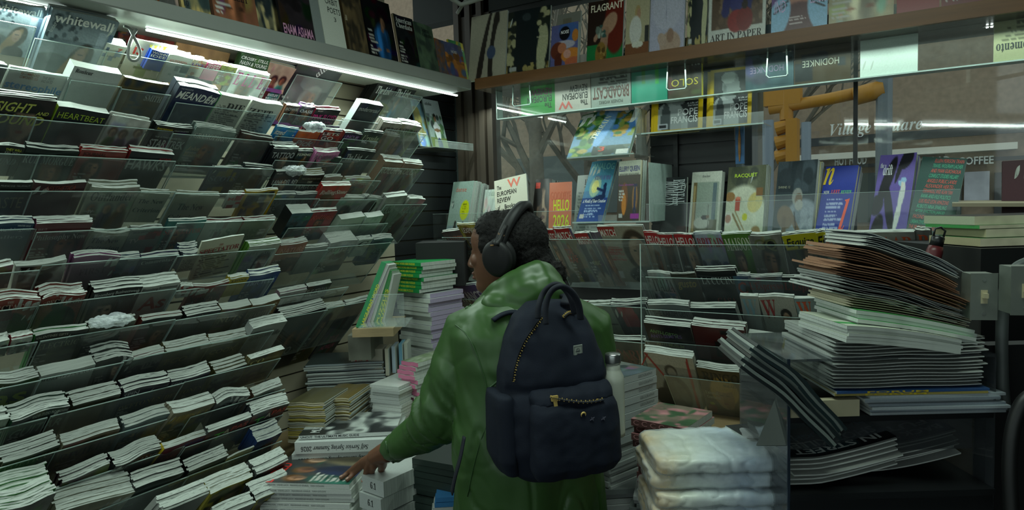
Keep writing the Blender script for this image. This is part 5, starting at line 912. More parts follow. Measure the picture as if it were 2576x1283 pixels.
ledge(C7, 2.84, 1728, 2030, 586, 92, -26, .03, 'dark teal journal red and green names', '34544e', 'B', [(s, c, 'o', (.3-.02*i % 3, .02+.063*i, .66, .045)) for i, (s, c) in enumerate([('ELLEN PEIRSON TRAIN', 'd8584a'), ('TRAVEL WOLFRAM LACHER', '48b890'), ('AND YVAN GUICHAOUA', 'd8584a'), ('CONFLICT STUDIES HILLARY', '48b890'), ('ANGELO PUBLIC LANDS', 'd8584a'), ('ALEXANDER HERTEL-', 'd8584a'), ('FERNANDEZ AND ALAN YAN', 'd8584a'), ('RANK-AND-FILE POLITICS', '48b890'), ('LUIS FELIZ LEON AMAZONS', 'd8584a'), ('ROBOTS NINA SPARLING', '48b890'), ('AFTER EVICTION JAROD', '48b890'), ('FACUNDO THE RURAL-', 'd8584a'), ('URBAN DIVIDE DAVID HELPS', '48b890'), ('THE BRONX IS BURNING', 'd8584a')])], roll=-9, **BK)
cs = thing('clear_lip', 'low clear acrylic lip in front of the racket magazine', 'acrylic lip', M.Translation((onY(1800, 530, 2.8).x, 2.8, 1.44))); w2 = .30
MB().box(-w2, 0, 0, w2, .003, .16).box(-w2, 0, .16, w2, .003, .1615, 1).build('front_panel', [ACR2, ACRE], cs)
cs = thing('clear_lip', 'low clear acrylic lip in front of the purple journal', 'acrylic lip', M.Translation((onY(2140, 530, 2.8).x, 2.8, 1.44))); w2 = .34
MB().box(-w2, 0, 0, w2, .003, .18).box(-w2, 0, .18, w2, .003, .1815, 1).build('front_panel', [ACR2, ACRE], cs)
cs = thing('clear_lip', 'low clear acrylic lip before the cream review and orange card', 'acrylic lip', M.Translation((onY(1290, 560, 2.82).x, 2.82, 1.44))); w2 = .5
MB().box(-w2, 0, 0, w2, .003, .14).box(-w2, 0, .14, w2, .003, .1415, 1).build('front_panel', [ACR2, ACRE], cs)

# clear tray hanging under the wooden shelf, magazines upside down in it
YT = 2.86; zb_ = CAM.z+.157*YT; xl_ = -.6447*YT
cs = thing('hanging_tray', 'long clear acrylic tray hanging under the wooden shelf', 'tray', M.Translation((xl_, YT, zb_)))
L_ = 2.7
MB().box(0, -.004, 0, L_, 0, ZS-zb_).build('front_panel', [ACR2], cs); MB().box(0, -.005, -.005, L_, .055, 0).build('bottom_edge', [ACRE], cs); MB().box(-.004, -.005, -.004, 0, .05, ZS-zb_).build('side_panel', [ACRE], cs)
TR_ = 'upside down in hanging tray'
for X, xl, xr, T, look, bg, k, ti, op in [
    (C11, 500, 800, .012, 'green review', '3a8a40', 'R', [('The', '2a3a2a', 'b', (.1, .1, .2, .1)), ('EUROPEAN', '2a2a2a', 'b', (.1, .22, .7, .12)), ('REVIEW', '6a2a50', 'b', (.1, .36, .6, .12))], {'c2': '4a9a48'}),
    (C11, 792, 1098, .012, 'pinkish white review', 'b8b0a8', 'B', [('The', '2a2624', 'b', (.08, .08, .2, .1)), ('EUROPEAN', '2a2624', 'b', (.08, .2, .7, .12)), ('REVIEW', '2a2624', 'b', (.08, .34, .5, .12)), ('W', 'c0605a', 'b', (.5, .04, .4, .14))], {}),
    (C11, 1102, 1442, .012, 'grey broadside', '9aa09a', 'T', [('PIONEER WORKS', '4a4a44', '', (.2, .05, .6, .06)), ('BROADCAST', '5a3a34', 'b', (.04, .14, .92, .22))], {}),
    (C11, 1444, 1750, .012, 'bright green and teal magazine', '1a8a70', 'R', [], {'c2': '2a9a40'}),
    (C11, 1756, 2045, .02, 'brown magazine gold letters', '4a4030', 'L', [('SOLO', 'b0a028', '', (.1, .2, .8, .12))], {'spine': 'e0d020', 'c2': '3a3024'}),
    (C12, 105, 480, .012, 'blue-grey watch magazine', '4a6068', 'L', [('HODINKEE', '8a7a98', '', (.2, .25, .7, .1))], {'c2': '3a4c54'}),
    (C12, 484, 918, .02, 'brown watch magazine grey letters', '4a3c28', 'R', [('HODINKEE', 'b0b0a0', '', (.2, .25, .66, .1))], {'c2': '2a2c2e'}),
    (C12, 985, 1432, .02, 'blank white magazine in shiny film', 'e4f0e8', 'B', [], {}),
    (C12, 2004, 2420, .014, 'cream magazine yellow spine edge', 'b8b890', 'T', [('momento', '2a3030', 's', (.2, .12, .75, .12))], {'c2': '6a6a50'})]:
    stand('B', YT+.012, X, xl, 700, xr, 700, .25, T, look, bg, k, ti, TR_, lean=0, zb=zb_+.002, flip=True, **op)
mb_ = [(C11, 437, 770, 590, 905), (C11, 1745, 560, 1910, 770), (C12, 268, 395, 430, 600)]
for i, (X, a0, b0, a1, b1) in enumerate(mb_):
    A = onY(*X(a0, b1), 2.83); B = onY(*X(a1, b1-15), 2.83)
    tag(MB().tube([(A.x+.006, 2.83, ZS), (A.x, 2.83, A.z+.01), (A.x+.01, 2.83, A.z), (B.x-.004, 2.83, A.z), (B.x, 2.83, A.z+.006), (B.x-.003, 2.83, ZS)], .003, 6).build('tray_bracket', [ACRE]), f'clear U-shaped bracket holding the hanging tray, {ORD[i]} from the corner', 'bracket', 'brackets of the hanging tray')
# two black and yellow memorial magazines on their clear holder
def pope_art():
    A = np.ones((54, 40, 3))*hx('34383a'); yy, xx = np.mgrid[0:54, 0:40]; xx = xx/39; yy = yy/53
    def e(cx, cy, rx, ry, c): A[((xx-cx)/rx)**2+((yy-cy)/ry)**2 < 1] = hx(c)
    e(.34, .95, .36, .5, 'b4bcbc'); e(.25, .78, .1, .3, '5a6264'); e(.5, .3, .2, .24, '9aa2a2'); e(.44, .16, .17, .1, 'c0c8c8'); e(.66, .36, .06, .07, '9aa2a2'); e(.36, .34, .04, .07, '7a8284')
    A[(yy > .84) & (yy < .94) & (xx > .1) & (xx < .3)] = hx('d0d8e0')
    for i in range(6): A[(yy > .86) & (yy < .92) & (np.abs(xx-(.13+.026*i)) < .008)] = hx('303438')
    A[(xx < .08) | (xx > .92) | (yy < .05) | (yy > .945)] = hx('f0c818'); return A
for i, (xl, xr) in enumerate(((480, 1210), (1300, 1925))):
    X = lambda x, y: (1560+x/5.83, 120+y/5.83)
    stand('B', 2.93, X, xl, 1195, xr, 1195, .255, .006, 'black and yellow memorial magazine', 'f0c818', 'B', [('POPE', 'e8ecec', 'b', (.5, .60, .4, .12)), ('FRANCIS', 'e8ecec', 'b', (.36, .73, .54, .12)), ('A Life of', 'd0d4d4', 'b', (.68, .5, .22, .03)), ('Service', 'd0d4d4', 'b', (.7, .54, .2, .03))], ('first' if i == 0 else 'second')+' from the corner on its clear holder', lean=-8, zb=onY(1760, 327, 2.93).z, art=pope_art(), n=4, shift=-.007)
p_ = onY(1770, 325, 2.93); cs = thing('clear_holder', 'clear acrylic holder under the black and yellow memorial magazines', 'holder', M.Translation(p_))
MB().box(-.26, -.06, -.006, .26, .1, -.001).box(-.26, -.063, -.006, .26, -.06, 0, 1).build('tray', [ACR, ACRE], cs); MB().box(-.08, -.063, 0, .26, -.06, .045).build('front_lip', [ACR], cs)
# magazines on a clear shelf on the black slats
stand('L', 2.25, C4, 1408, 692, 1532, 692, .27, .008, 'magazine with man in white shirt', '8a9a90', 'F', [('aloha', '2a3030', 'i', (.1, .06, .4, .07))], 'on the black slats', lean=-14, zb=onX(1110, 371, -2.25).z, c2='d8dcd8', art=ART['shirt'])
stand('L', 2.27, C4, 1310, 692, 1440, 692, .28, .008, 'magazine with blue mountains', '8ab0c0', 'L', [], 'on the black slats, behind the white shirt one', lean=-14, zb=onX(1110, 371, -2.25).z, c2='a8a060')
p_ = onX(1105, 376, -2.23); cs = thing('clear_shelf', 'small clear acrylic shelf on the black slats', 'shelf', M.Translation(p_))
MB().box(-.08, -.17, -.006, .11, .16, -.001).box(.107, -.17, -.006, .11, .16, .03, 0).box(.107, -.17, .03, .11, .16, .0315, 1).build('tray', [ACR, ACRE], cs)
# small blue ornament box
p_ = onY(1861, 412, 3.04); cs = thing('pen_box', 'narrow blue box with an orange patterned pen hanging by the window', 'box', M.Translation(p_))
MB().box(-.018, 0, 0, .018, .015, .17).build('backing', [mat('blue_card', '3a6a9a', .5)], cs)
mb = MB(); mb.tube([(0, -.004, .01), (0, -.004, .05), (0, -.004, .11), (0, -.004, .15)], [.002, .006, .006, .002], 8); mb.build('pen', [mat('orange_pattern', 'a8743a', .5, noise=.6, scale=200)], cs)

# ---------------------------------------------------------------- the street outside
BRICKM = mat('brown_brick_front', '8c7a68', .9, noise=.35, scale=9)
def boxpx(mb, x0, y0, x1, y1, Y, d=.2, k=0):
    A = onY(x0, y1, Y); B = onY(x1, y0, Y); mb.box(min(A.x, B.x), Y, min(A.z, B.z), max(A.x, B.x), Y+d, max(A.z, B.z), k)
YF = 17.
f_ = thing('street_building', 'brown shop building across the street with a dark sign band', 'building', M.Translation((-4, YF, 0)))
mb = MB()
for a_, b_ in ((-18, -9), (-9, 0), (0, 9), (9, 16)): mb.box(a_, .1, 0, b_, .5, 11)
mb.build('front_wall', [BRICKM], f_)
IV = f_.matrix_world.inverted()
def fpart(name, x0, y0, x1, y1, m, Y, d=.1, k=None):
    mb = MB(); boxpx(mb, x0, y0, x1, y1, Y, d); o = mb.build(name, [m], f_); o.data.transform(IV); return o
fpart('sign_band', 1990, 300, 2700, 372, mat('dark_sign_board', '24282a', .5), YF-.15)
fpart('awning', 1990, 374, 2560, 392, mat('pale_awning', 'd0ccc0', .7), YF-.5, .5)
fpart('lower_band', 1990, 394, 2700, 422, mat('black_sign_board', '18191a', .5), YF-.25)
fpart('shop_window', 2150, 424, 2420, 560, mat('shop_glass', '3a4442', .2), YF-.02)
fpart('menu_poster', 2425, 430, 2490, 505, mat('poster_print', 'a8a8b0', .5, noise=.5, scale=3), YF-.1)
fpart('door', 2500, 430, 2600, 560, mat('shop_door', '2a2a2c', .4), YF-.05)
fpart('shop_window', 1300, 380, 1560, 540, mat('shop_glass', '3a4442', .2), YF-.02)
fpart('shop_window', 1690, 300, 1900, 520, mat('shop_glass', '3a4442', .2), YF-.02)
def fsign(s, st, x0, y0, x1, y1, Y, c, name='sign_letters'):
    A = onY(x0, y0, Y); B = onY(x1, y0, Y); C = onY(x0, y1, Y)
    me = text_mesh([(s, st, 0, 0, B.x-A.x, A.z-C.z, 0)], lambda x, z: tuple(IV @ V((A.x+x, Y, A.z+z))), ink(c)); obj(name, me, f_)
fsign('Village Square', 'i', 2088, 312, 2320, 350, YF-.2, 'd0d4d0'); fsign('HOT FOOD', 'b', 2100, 396, 2180, 417, YF-.3, 'd8dcd8'); fsign('SALAD', 'b', 2318, 396, 2390, 416, YF-.3, 'd0d4d0'); fsign('COFFEE', 'b', 2410, 396, 2500, 416, YF-.3, 'd0d4d0')
struct('street', MB().box(-30, 3.5, -.12, 20, 30, -.02).box(-30, -20, -.12, 20, -1.6, -.02), [mat('asphalt', '6a6c6a', .9, noise=.2)])
# bare trees
BARK = mat('grey_bark', '5a544a', .9, noise=.3, scale=20)
def tree(x, y, h, sd, label):
    rng = random.Random(sd); root = thing('street_tree', label, 'tree', M.Translation((x, y, 0)), 'bare street trees outside')
    MB().tube([(0, 0, 0), (.05, 0, h*.3), (0, .05, h*.55)], [.16, .12, .1], 8).build('trunk', [BARK], root, True)
    mb = MB()
    def br(p, d, L, r, dep):
        q = p+d*L; mid = p+d*L*.5+V((rng.uniform(-.1, .1), rng.uniform(-.1, .1), .05))*L*.5; mb.tube([p, mid, q], [r, r*.8, r*.55], 5)
        if dep:
            for _ in range(3): br(q if rng.random() < .6 else mid, (d+V((rng.uniform(-.8, .8), rng.uniform(-.6, .6), rng.uniform(-.2, .6)))).normalized(), L*.72, r*.55, dep-1)
    for i in range(5): br(V((0, .03, h*(.3+.06*i))), V((rng.uniform(-1, 1), rng.uniform(-.5, .5), .9)).normalized(), h*.22, .07, 3)
    mb.build('branches', [BARK], root)
for i, (px, Y, h) in enumerate(((1345, 9, 5.5), (1480, 10.5, 6), (1610, 12, 6), (1905, 13, 6))):
    tree(onY(px, 450, Y).x, Y, h, i+3, f'bare street tree seen through the window, {ORD[i]} from the shutter post')
# traffic light
YELM = mat('traffic_yellow', 'b07a20', .5, noise=.1); YT2 = 6.2
p_ = onY(1982, 412, YT2); tl = thing('traffic_light', 'yellow traffic light on a mast arm outside the window', 'traffic light', M.Translation((p_.x, YT2, 0)))
zz = lambda y: onY(1982, y, YT2).z
z0, z1 = zz(410), zz(300); MB().box(-.01, -.05, z0, .08, .10, z1).build('housing', [YELM], tl)
for i in range(3):
    zc_ = z1-(z1-z0)*(i+.5)/3; MB().tube([(-.01, .03, zc_+.01), (-.10, .03, zc_-.01)], [.055, .062], 12).build('visor', [YELM], tl); MB().tube([(-.005, .03, zc_), (-.015, .03, zc_)], .05, 12).build('lens', [mat('dark_lens', '20201c', .2)], tl)
za, zb2 = zz(262), zz(258)
MB().tube([(-.16, .05, za-.02), (.3, .05, zb2), (.72, .05, zb2+.05)], .05, 12).build('mast_arm', [YELM], tl, True); MB().tube([(.5, .05, zb2), (.72, .05, zb2+.04)], .075, 12).build('sleeve', [YELM], tl, True)
MB().tube([(-.02, .05, z1), (-.02, .05, za+.12)], .055, 10).build('bracket', [YELM], tl); MB().box(-.2, -.0, za, .1, .12, zz(215)).build('control_box', [YELM], tl)
MB().tube([(.72, .05, 0), (.72, .05, 5)], .06, 10).build('pole', [mat('pole_grey', '6a7278', .5)], tl)
for i, (px, Y) in enumerate(((1932, 8), (2028, 9.5))):
    tag(MB().tube([(onY(px, 350, Y).x, Y, 0), (onY(px, 350, Y).x, Y, 2.6 if i else 2.5)], .06, 10).build('street_post', [mat('pole_blue_grey', '7a8490', .5)]), ('blue-grey' if i == 0 else 'second blue-grey')+' post on the pavement beside the traffic light', 'post', 'street posts')
# ---------------------------------------------------------------- flat stacks
RH = V((RT.x, RT.y, 0)).normalized(); FH = V((-RH.y, RH.x, 0))
FN = {}
def flat_geo(W, Dp, T, cover, edge, spine='F', zf=None, nx=10, ny=6, rnd=0):
    """lying sheet stack: x along the front edge, y away, z up from 0 to T"""
    zf = zf or (lambda x, y: 0*x); vs = []; fs = []; mi = []; art = []
    CC = tuple(lin(c) for c in hx(cover))+(1,); EC = tuple(lin(c) for c in hx(edge))+(1,)
    X, Y = np.meshgrid(W*np.arange(nx+1)/nx, Dp*np.arange(ny+1)/ny); Z0 = zf(X, Y)
    for t_ in (0, T):
        sh = np.clip((rnd-Y)/max(rnd, 1e-6), 0, 1)**2*(T*.35)*(1 if t_ == 0 else -1) if rnd else 0
        vs += list(map(tuple, np.stack([X, Y, Z0+t_+sh], -1).reshape(-1, 3)))
    o = (nx+1)*(ny+1); ix = lambda s, i, j: s*o+j*(nx+1)+i; art += [CC]*len(vs)
    for j in range(ny):
        for i in range(nx):
            fs.append((ix(0, i, j), ix(0, i, j+1), ix(0, i+1, j+1), ix(0, i+1, j))); fs.append((ix(1, i, j), ix(1, i+1, j), ix(1, i+1, j+1), ix(1, i, j+1))); mi += [0, 0]
    def side(key, idx):
        n = len(vs); k = 0 if key in spine else 1
        for (a, b) in idx: vs.extend([vs[a], vs[b]]); art.extend([EC, EC])
        for q in range(len(idx)-1): fs.append((n+2*q, n+2*q+2, n+2*q+3, n+2*q+1)); mi.append(k)
    side('F', [(ix(0, i, 0), ix(1, i, 0)) for i in range(nx+1)]); side('R', [(ix(0, nx, j), ix(1, nx, j)) for j in range(ny+1)])
    side('B', [(ix(0, nx-i, ny), ix(1, nx-i, ny)) for i in range(nx+1)]); side('L', [(ix(0, 0, ny-j), ix(1, 0, ny-j)) for j in range(ny+1)])
    return vs, fs, mi, art
def stack(px, t, yaw, W, Dp, T, cols, label, name='magazine', cat='magazine', spine='F', pg=PAGES, text=None, jit=.006, wave=0, tilt=0, sag=0, mess=.3, fill=.93, rnd=0, base=None, topart=None, cover=None, zf=None, first=0, n_total=None, order='from top'):
    """cols: one spine colour per item from the top down; returns the lowest height"""
    P = base if base is not None else atT(*px, t); rng = random.Random(nseed())
    a = radians(yaw); e1 = RH*cos(a)+FH*sin(a); e2 = FH*cos(a)-RH*sin(a); k = V((0, 0, 1))
    if tilt: b = radians(tilt); e1, k = e1*cos(b)-k*sin(b), k*cos(b)+e1*sin(b)
    z = 0; n = len(cols)
    for i, c in enumerate(cols):
        Ti = T[i % len(T)] if isinstance(T, (list, tuple)) else T; z -= Ti
        dx, dy, dr = rng.uniform(-jit, jit), rng.uniform(-jit, jit), rng.uniform(-jit, jit)*2.5
        f1 = e1*cos(dr)+e2*sin(dr); f2 = e2*cos(dr)-e1*sin(dr)
        mw = frame(P+k*z+e1*dx+e2*dy, f1, f2, k); wv = wave*(1-.5*i/n); ph = rng.uniform(-.4, .4); ph0 = 1.3*len(FN)
        z_ = zf or (lambda x, y: wv*np.sin(9*x/W*1.2+ph0+ph*mess)*np.sin(pi*np.clip(y/Dp, 0, 1)*.5+.8)-sag*((x/W-.15)**2)*(1-.4*i/n))
        cv = cover[i] if isinstance(cover, (list, tuple)) else cover or c
        vs, fs, mi, art = flat_geo(W, Dp, Ti*fill, cv, c, spine, z_, rnd=rnd)
        o = obj(name, mesh(name, vs, fs, [PRINT, pg], mi, art)); o.matrix_world = mw
        tag(o, f'{label}, {ORD[i+first]} {order}', cat, label if n > 1 else None)
        if text:
            tx = text[i] if isinstance(text, list) else text
            if tx:
                items = [(tx[0], tx[2], tx[3]*W, Ti*(.5+tx[5]/2), tx[4]*W, Ti*tx[5], 0)]
                flip = tx[-1] == 'flip'
                fn = (lambda x, zz: (W-x, -.0006, Ti*.93-zz)) if flip else (lambda x, zz: (x, -.0006, zz))
                me = text_mesh(items, fn, ink(tx[1]), 'spine_lettering')
                if me: obj('spine_lettering', me, o)
        if i == 0 and topart:
            kind, bg, c2, titles, up = topart
            A = paint(kind, bg, nseed(), 36, 46, c2); w_, h_ = (Dp, W) if up in 'LR' else (W, Dp)
            X, Z = np.meshgrid(w_*np.arange(36)/35, h_*(1-np.arange(46)/45))
            def pos(x, zz):
                q = {'L': (W-zz, x), 'R': (zz, Dp-x), 'B': (x, zz), 'F': (W-x, Dp-zz)}[up]
                return (q[0], q[1], Ti*.93+float(z_(np.array(q[0]), np.array(q[1])))+.0006)
            v2 = [pos(x, zz) for x, zz in zip(X.ravel(), Z.ravel())]
            cov = obj('cover', mesh('cover', v2, [(j*36+i2, (j+1)*36+i2, (j+1)*36+i2+1, j*36+i2+1) for j in range(45) for i2 in range(35)], PRINT, art=to_lin(A).reshape(-1, 4)), o)
            its = {}
            for s, c_, st, (x, y, wd, ht), *ro in titles:
                me = text_mesh([(s, st, x*w_, h_-y*h_, wd*w_, ht*h_ if ht else None, 0)], lambda x, zz: tuple(V(pos(x, zz))+V((0, 0, .0006))), ink(c_))
                if me: obj('title', me, cov)
    FN[len(FN)] = 1
    return P.z+z
PLY = mat('plywood_edge', 'a08a66', .6, noise=.18, scale=30, stretch=(1, 1, 8))
def poly_slab(name, label, poly, z0, z1, m, cat='counter'):
    mb = MB(); n = len(poly); mb.add([V((x, y, z0)) for x, y in poly]+[V((x, y, z1)) for x, y in poly], [tuple(range(n-1, -1, -1)), tuple(range(n, 2*n))]+[(i, (i+1) % n, (i+1) % n+n, i+n) for i in range(n)])
    o = mb.build(name, [m]); tag(o, label, cat); return o
CZ = .72
poly_slab('display_counter', 'plywood counter in the corner carrying the magazine piles', [(-2.22, 1.50), (-1.37, 1.68), (-1.25, 1.62), (-1.12, 2.2), (-1.12, 2.5), (-2.22, 2.98)], CZ-.022, CZ, PLY)
poly_slab('display_counter', 'plywood counter under the back rack, behind the backpack', [(-.95, 2.0), (-.5, 1.80), (.3, 2.0), (.3, 2.98), (-1.11, 2.98), (-1.11, 2.1)], .73, .752, PLY)
poly_slab('low_platform', 'low dark platform under the piles near the hand', [(-2.2, .8), (-1.2, 1.1), (-1.0, 1.55), (-2.2, 1.49)], .40, .42, BLK, 'platform')
rs = random.Random(5)
pick = lambda n, cs: [cs[rs.randrange(len(cs))] for _ in range(n)]
# pile of large grey-spined magazines
zb1 = stack((767, 918), 2.70, 7, .31, .23, .0088, pick(17, ['c8d0cc', 'c0c8c4', 'b8c0bc', 'd0d6d0', '9aa6aa']), 'magazine in wide grey-striped pile', wave=.0016, fill=.80, cover='4a5452', jit=.008)
P_ = atT(767, 918, 2.7); zr = zb1
stack(None, 0, 4, .31, .23, [.022]+[.0125]*9, ['b4bab4']+pick(9, ['aeb4ae', 'b8beb8', 'a8a8a0']), 'white-spined magazine under the wide grey-striped pile', base=V((P_.x-.0, P_.y, zr)), jit=.012, cover='9aa09a')
stack((930, 968), 2.56, -24, .13, .22, .0135, pick(16, ['c4c8c2', 'b0b4b0', 'c86a3a', 'b8bcb6']), 'perfect-bound white magazine in narrow pile beside the pink spines', name='paperback', cat='paperback', jit=.01)  # perfect-bound magazines, carrying the name paperback
# yellow-spined digest magazines in two piles
stack((722, 1012), 2.40, -10, .14, .2, .0058, pick(26, ['b8b090', 'c8c0a0', 'b0a050', 'd0c8b0', 'a8a898']), 'digest magazine with yellowish spine, front pile', name='digest', cat='digest', wave=.0022, fill=.8, cover='5a563c', jit=.006)
stack((795, 1000), 2.47, -10, .13, .2, .0058, pick(26, ['b8b090', 'c8c0a0', 'b0a050', 'd0c8b0', 'a8a898']), 'digest magazine with yellowish spine, rear pile', name='digest', cat='digest', wave=.0022, fill=.8, cover='6a5c34', jit=.006)
# pink-spined pile with red ones at the bottom
stack((1003, 908), 2.62, -34, .085, .2, .0165, ['d07a9a']*8+['4a1c30']+['c03a34']*2+['e0503a']*3+['b8bcb6']*3, 'soft-cover volume in the pink-spined pile', name='book', cat='book', jit=.012, wave=.0015, spine='F', topart=('N', '8a9080', '6a7a5a', [], 'B'), cover='b0b4ac')
stack((1072, 935), 2.72, -20, .16, .2, .012, pick(18, ['c0c4bc', 'a8aca6', '8a8a80']), 'white magazine in the pile below the puzzle books', name='paperback', cat='paperback', jit=.012, topart=('L', 'a8b0a8', '4a6a9a', [], 'B'))  # flat pile of magazines, also carrying the name paperback
stack((1092, 985), 2.55, -25, .15, .2, .015, ['c4c8c0']*18, 'plain white magazine in the pile half behind the green sleeve', name='paperback', cat='paperback', jit=.008)  # plain magazines under the same paperback name
# word puzzle books over a tall white stack
stack((975, 657), 3.0, -40, .215, .205, .0165, ['1f8a48']*8, 'green word puzzle book', name='book', cat='book', spine='FL', text=('LARGE-PRINT WORD SEEK PUZZLES', 'c8c830', 'b', .08, .74, .55), jit=.01)
stack((1002, 733), 3.0, -40, .205, .205, .0195, ['b4a8c4']*27, 'white book with lilac spine in tall stack', name='book', cat='book', spine='R', jit=.008, cover='c4c4c8')
# uncut guide and two thick fashion annuals
stack((735, 1111), 2.28, 3, .345, .25, .043, ['c6ccc8']*6, 'thick white fashion annual', name='book', cat='book', text=('Self Service Spring Summer 2026', '1c1e20', 'i', .28, .66, .5, 'flip'), jit=.012)
P_ = atT(752, 1106, 2.3)
stack(None, 0, 3, .33, .24, .014, ['c8ccc8'], 'black and white music guide on the thick white annuals', base=P_+V((0, 0, .0145)), text=('UNCUT  THE ULTIMATE MUSIC GUIDE', '26282a', 'b', .02, .6, .55), topart=('N', '1e2224', 'b8beb8', [('MUSIC GUIDE', 'c8ccc8', 'b', (.1, .1, .8, .1))], 'L'), order='pile')
# magazine under the hand
HANDTOP = atT(650, 1213, 2.10)
stack((650, 1213), 2.10, -7, .30, .225, .0155, ['c4c8c2']*20, 'white-spined style magazine in pile under the hand', text=('VIVIAN WILSON   STEVE LACY   MAHMOUD KHALIL   NAN GOLDIN', '5a5e5c', '', .03, .7, .3), topart=('G', '3a3c3c', '6a6a64', [('DAZED', 'd83830', 'b', (.0, .02, .7, .14))], 'L'), jit=.008, wave=0)
# shrink-wrapped thick volumes
stack((905, 1192), 2.06, -38, .10, .22, .052, ['b8beba']*7, 'thick shrink-wrapped white volume', name='book', cat='book', text=('6.1', '202424', 's', .4, .25, .4), jit=.006)
stack((1040, 1150), 2.1, -28, .16, .2, .02, ['2c3a34']*20, 'dark green bound journal in pile under the sleeve', name='journal', cat='journal', jit=.008, cover='26302c', pg=PAGESG)
stack((1098, 1130), 2.22, -25, .14, .2, .03, ['b8bcb8']*12, 'white boxed journal with black lettering', name='journal', cat='journal', text=('ISJ', '2a2c2c', 's', .6, .3, .6), jit=.005)
stack((1090, 1252), 2.0, 4, .2, .2, .015, ['3a7ab0', '3a7ab0', 'b8bcb8', 'b0b4b0'], 'blue-spined white booklet by the coat hem', name='book', cat='book', jit=.008)
# white carton with red writing, and a few books by it
P_ = atT(882, 880, 2.74); t_ = thing('carton', 'small white carton with red handwriting behind the grey-striped pile', 'box', frame(P_-V((0, 0, .10)), RH, FH, V((0, 0, 1))))
MB().box(0, 0, 0, .13, .1, .10).build('body', [mat('white_carton', 'b8b4a4', .7)], t_)
obj('lettering', text_mesh([('Be', '', .075, .085, .05, .05, -80), ('V I', 'i', .02, .08, .06, .05, -15)], lambda x, z: (x, -.001, z), ink('b03a3a')), t_)
for i, (px, c) in enumerate((((968, 890), 'c8c4b0'), ((985, 884), 'a8b8c4'), ((1003, 878), '6a9ab0'), ((1016, 876), 'b8bcae'))):
    P_ = atT(*px, 2.72+.02*i); o = obj('book', mesh('book', *(lambda g: (g[0], g[1]))(flat_geo(.014, .1, .11, c, c, 'F')), [PRINT, PAGES], *(lambda g: (g[2], g[3]))(flat_geo(.014, .1, .11, c, c, 'F')))); o.matrix_world = frame(P_-V((0, 0, .09)), RH, FH, V((0, 0, 1))); tag(o, f'small pale book standing beside the white carton, {ORD[i]} from it', 'book', 'small books beside the white carton')
# puzzle books leaning in a clear pocket
for i, (bx, tx_, T_, c, ti, la) in enumerate([(716, 915, .020, '2a8a54', 'LARGE-PRINT WORD', 'green puzzle book yellow lettering'), (745, 945, .016, 'c4c8c0', '', 'white puzzle book'), (790, 950, .012, 'b0a8b8', '', 'pale lilac puzzle book'),
        (815, 955, .014, 'c0c4ba', '', 'white thin puzzle book'), (838, 962, .018, '2c8a40', 'PUZZLES', 'bright green puzzle book'), (875, 968, .016, '349a44', 'PUZZLES', 'second bright green puzzle book'), (905, 985, .014, 'c8ccc4', '', 'white puzzle book beside the purple one')]):
    tt = 2.62+.008*i; Bp = atT(*C5(bx, 862-(i*3)), tt); Tp = atT(*C5(tx_, 360+i*16), tt); up = (Tp-Bp); H = up.length; up.normalize(); r_ = (FH.cross(up)*-1).normalized(); r_ = up.cross(FH).normalized()*-1
    r_ = FH.cross(up).normalized()
    if r_.dot(RH) < 0: r_ = -r_
    bk = up.cross(r_)*1.0
    if bk.dot(FH) < 0: bk = -bk
    vs, fs, mi, art = flat_geo(T_, .2, H, c, c, 'F', nx=2, ny=2)
    o = obj('book', mesh('book', vs, fs, [PRINT, PAGES], mi, art)); o.matrix_world = frame(Bp, r_, bk, up); tag(o, f'{la}, leaning in the clear pocket, {ORD[i]} from left', 'book', 'puzzle books leaning in the clear pocket')
    if ti:
        me = text_mesh([(ti, 'b', T_*.22, H*.06, H*.62, T_*.6, 90)], lambda x, z: (T_-x if False else x+T_*.55, -.0008, z), ink('c8cc30')); obj('spine_lettering', me, o)
stand('B', 2.35, C5, 985, 815, 1075, 822, .2, .014, 'purple number puzzle book', '4a3a78', 'R', [('Sudoku', 'd8d830', 'bo', (.1, .2, .86, .16))], 'in the clear pocket beside the green ones', lean=-5, c2='b8b4c0', yaw=25, **BK)
P_ = atT(*C5(860, 862), 2.52); cs = thing('clear_pocket', 'clear acrylic pocket holding the leaning puzzle books', 'pocket', frame(P_, RH, FH, V((0, 0, 1))))
MB().box(0, 0, 0, .115, .003, .12).box(0, 0, .12, .115, .003, .1215, 1).build('front_panel', [ACR, ACRE], cs); MB().box(-.06, 0, -.004, .115, .2, 0).build('bottom_ledge', [ACR], cs)
P_ = atT(*C5(690, 905), 2.6); tag(MB().box(0, 0, -.02, .16, .3, .012, T=frame(P_, RH, FH, V((0, 0, 1)))).build('support_board', [PLY]), 'raw wood board under the clear pocket of puzzle books', 'board')
P_ = atT(*C5(655, 930), 2.66); tag(MB().box(0, 0, -.10, .09, .25, .0, T=frame(P_, RH, FH, V((0, 0, 1)))).build('crate', [mat('grey_crate_board', '6a6c60', .7)]), 'dull grey crate below the clear pocket of puzzle books', 'crate')
tag(MB().box(.0, 0, -.2, .22, .25, .0, T=frame(atT(1045, 612, 3.05), RH, FH, V((0, 0, 1)))).build('crate', [mat('black_crate', '0b0c0c', .7)]), 'black crate under the corner shelf above the green puzzle books', 'crate')

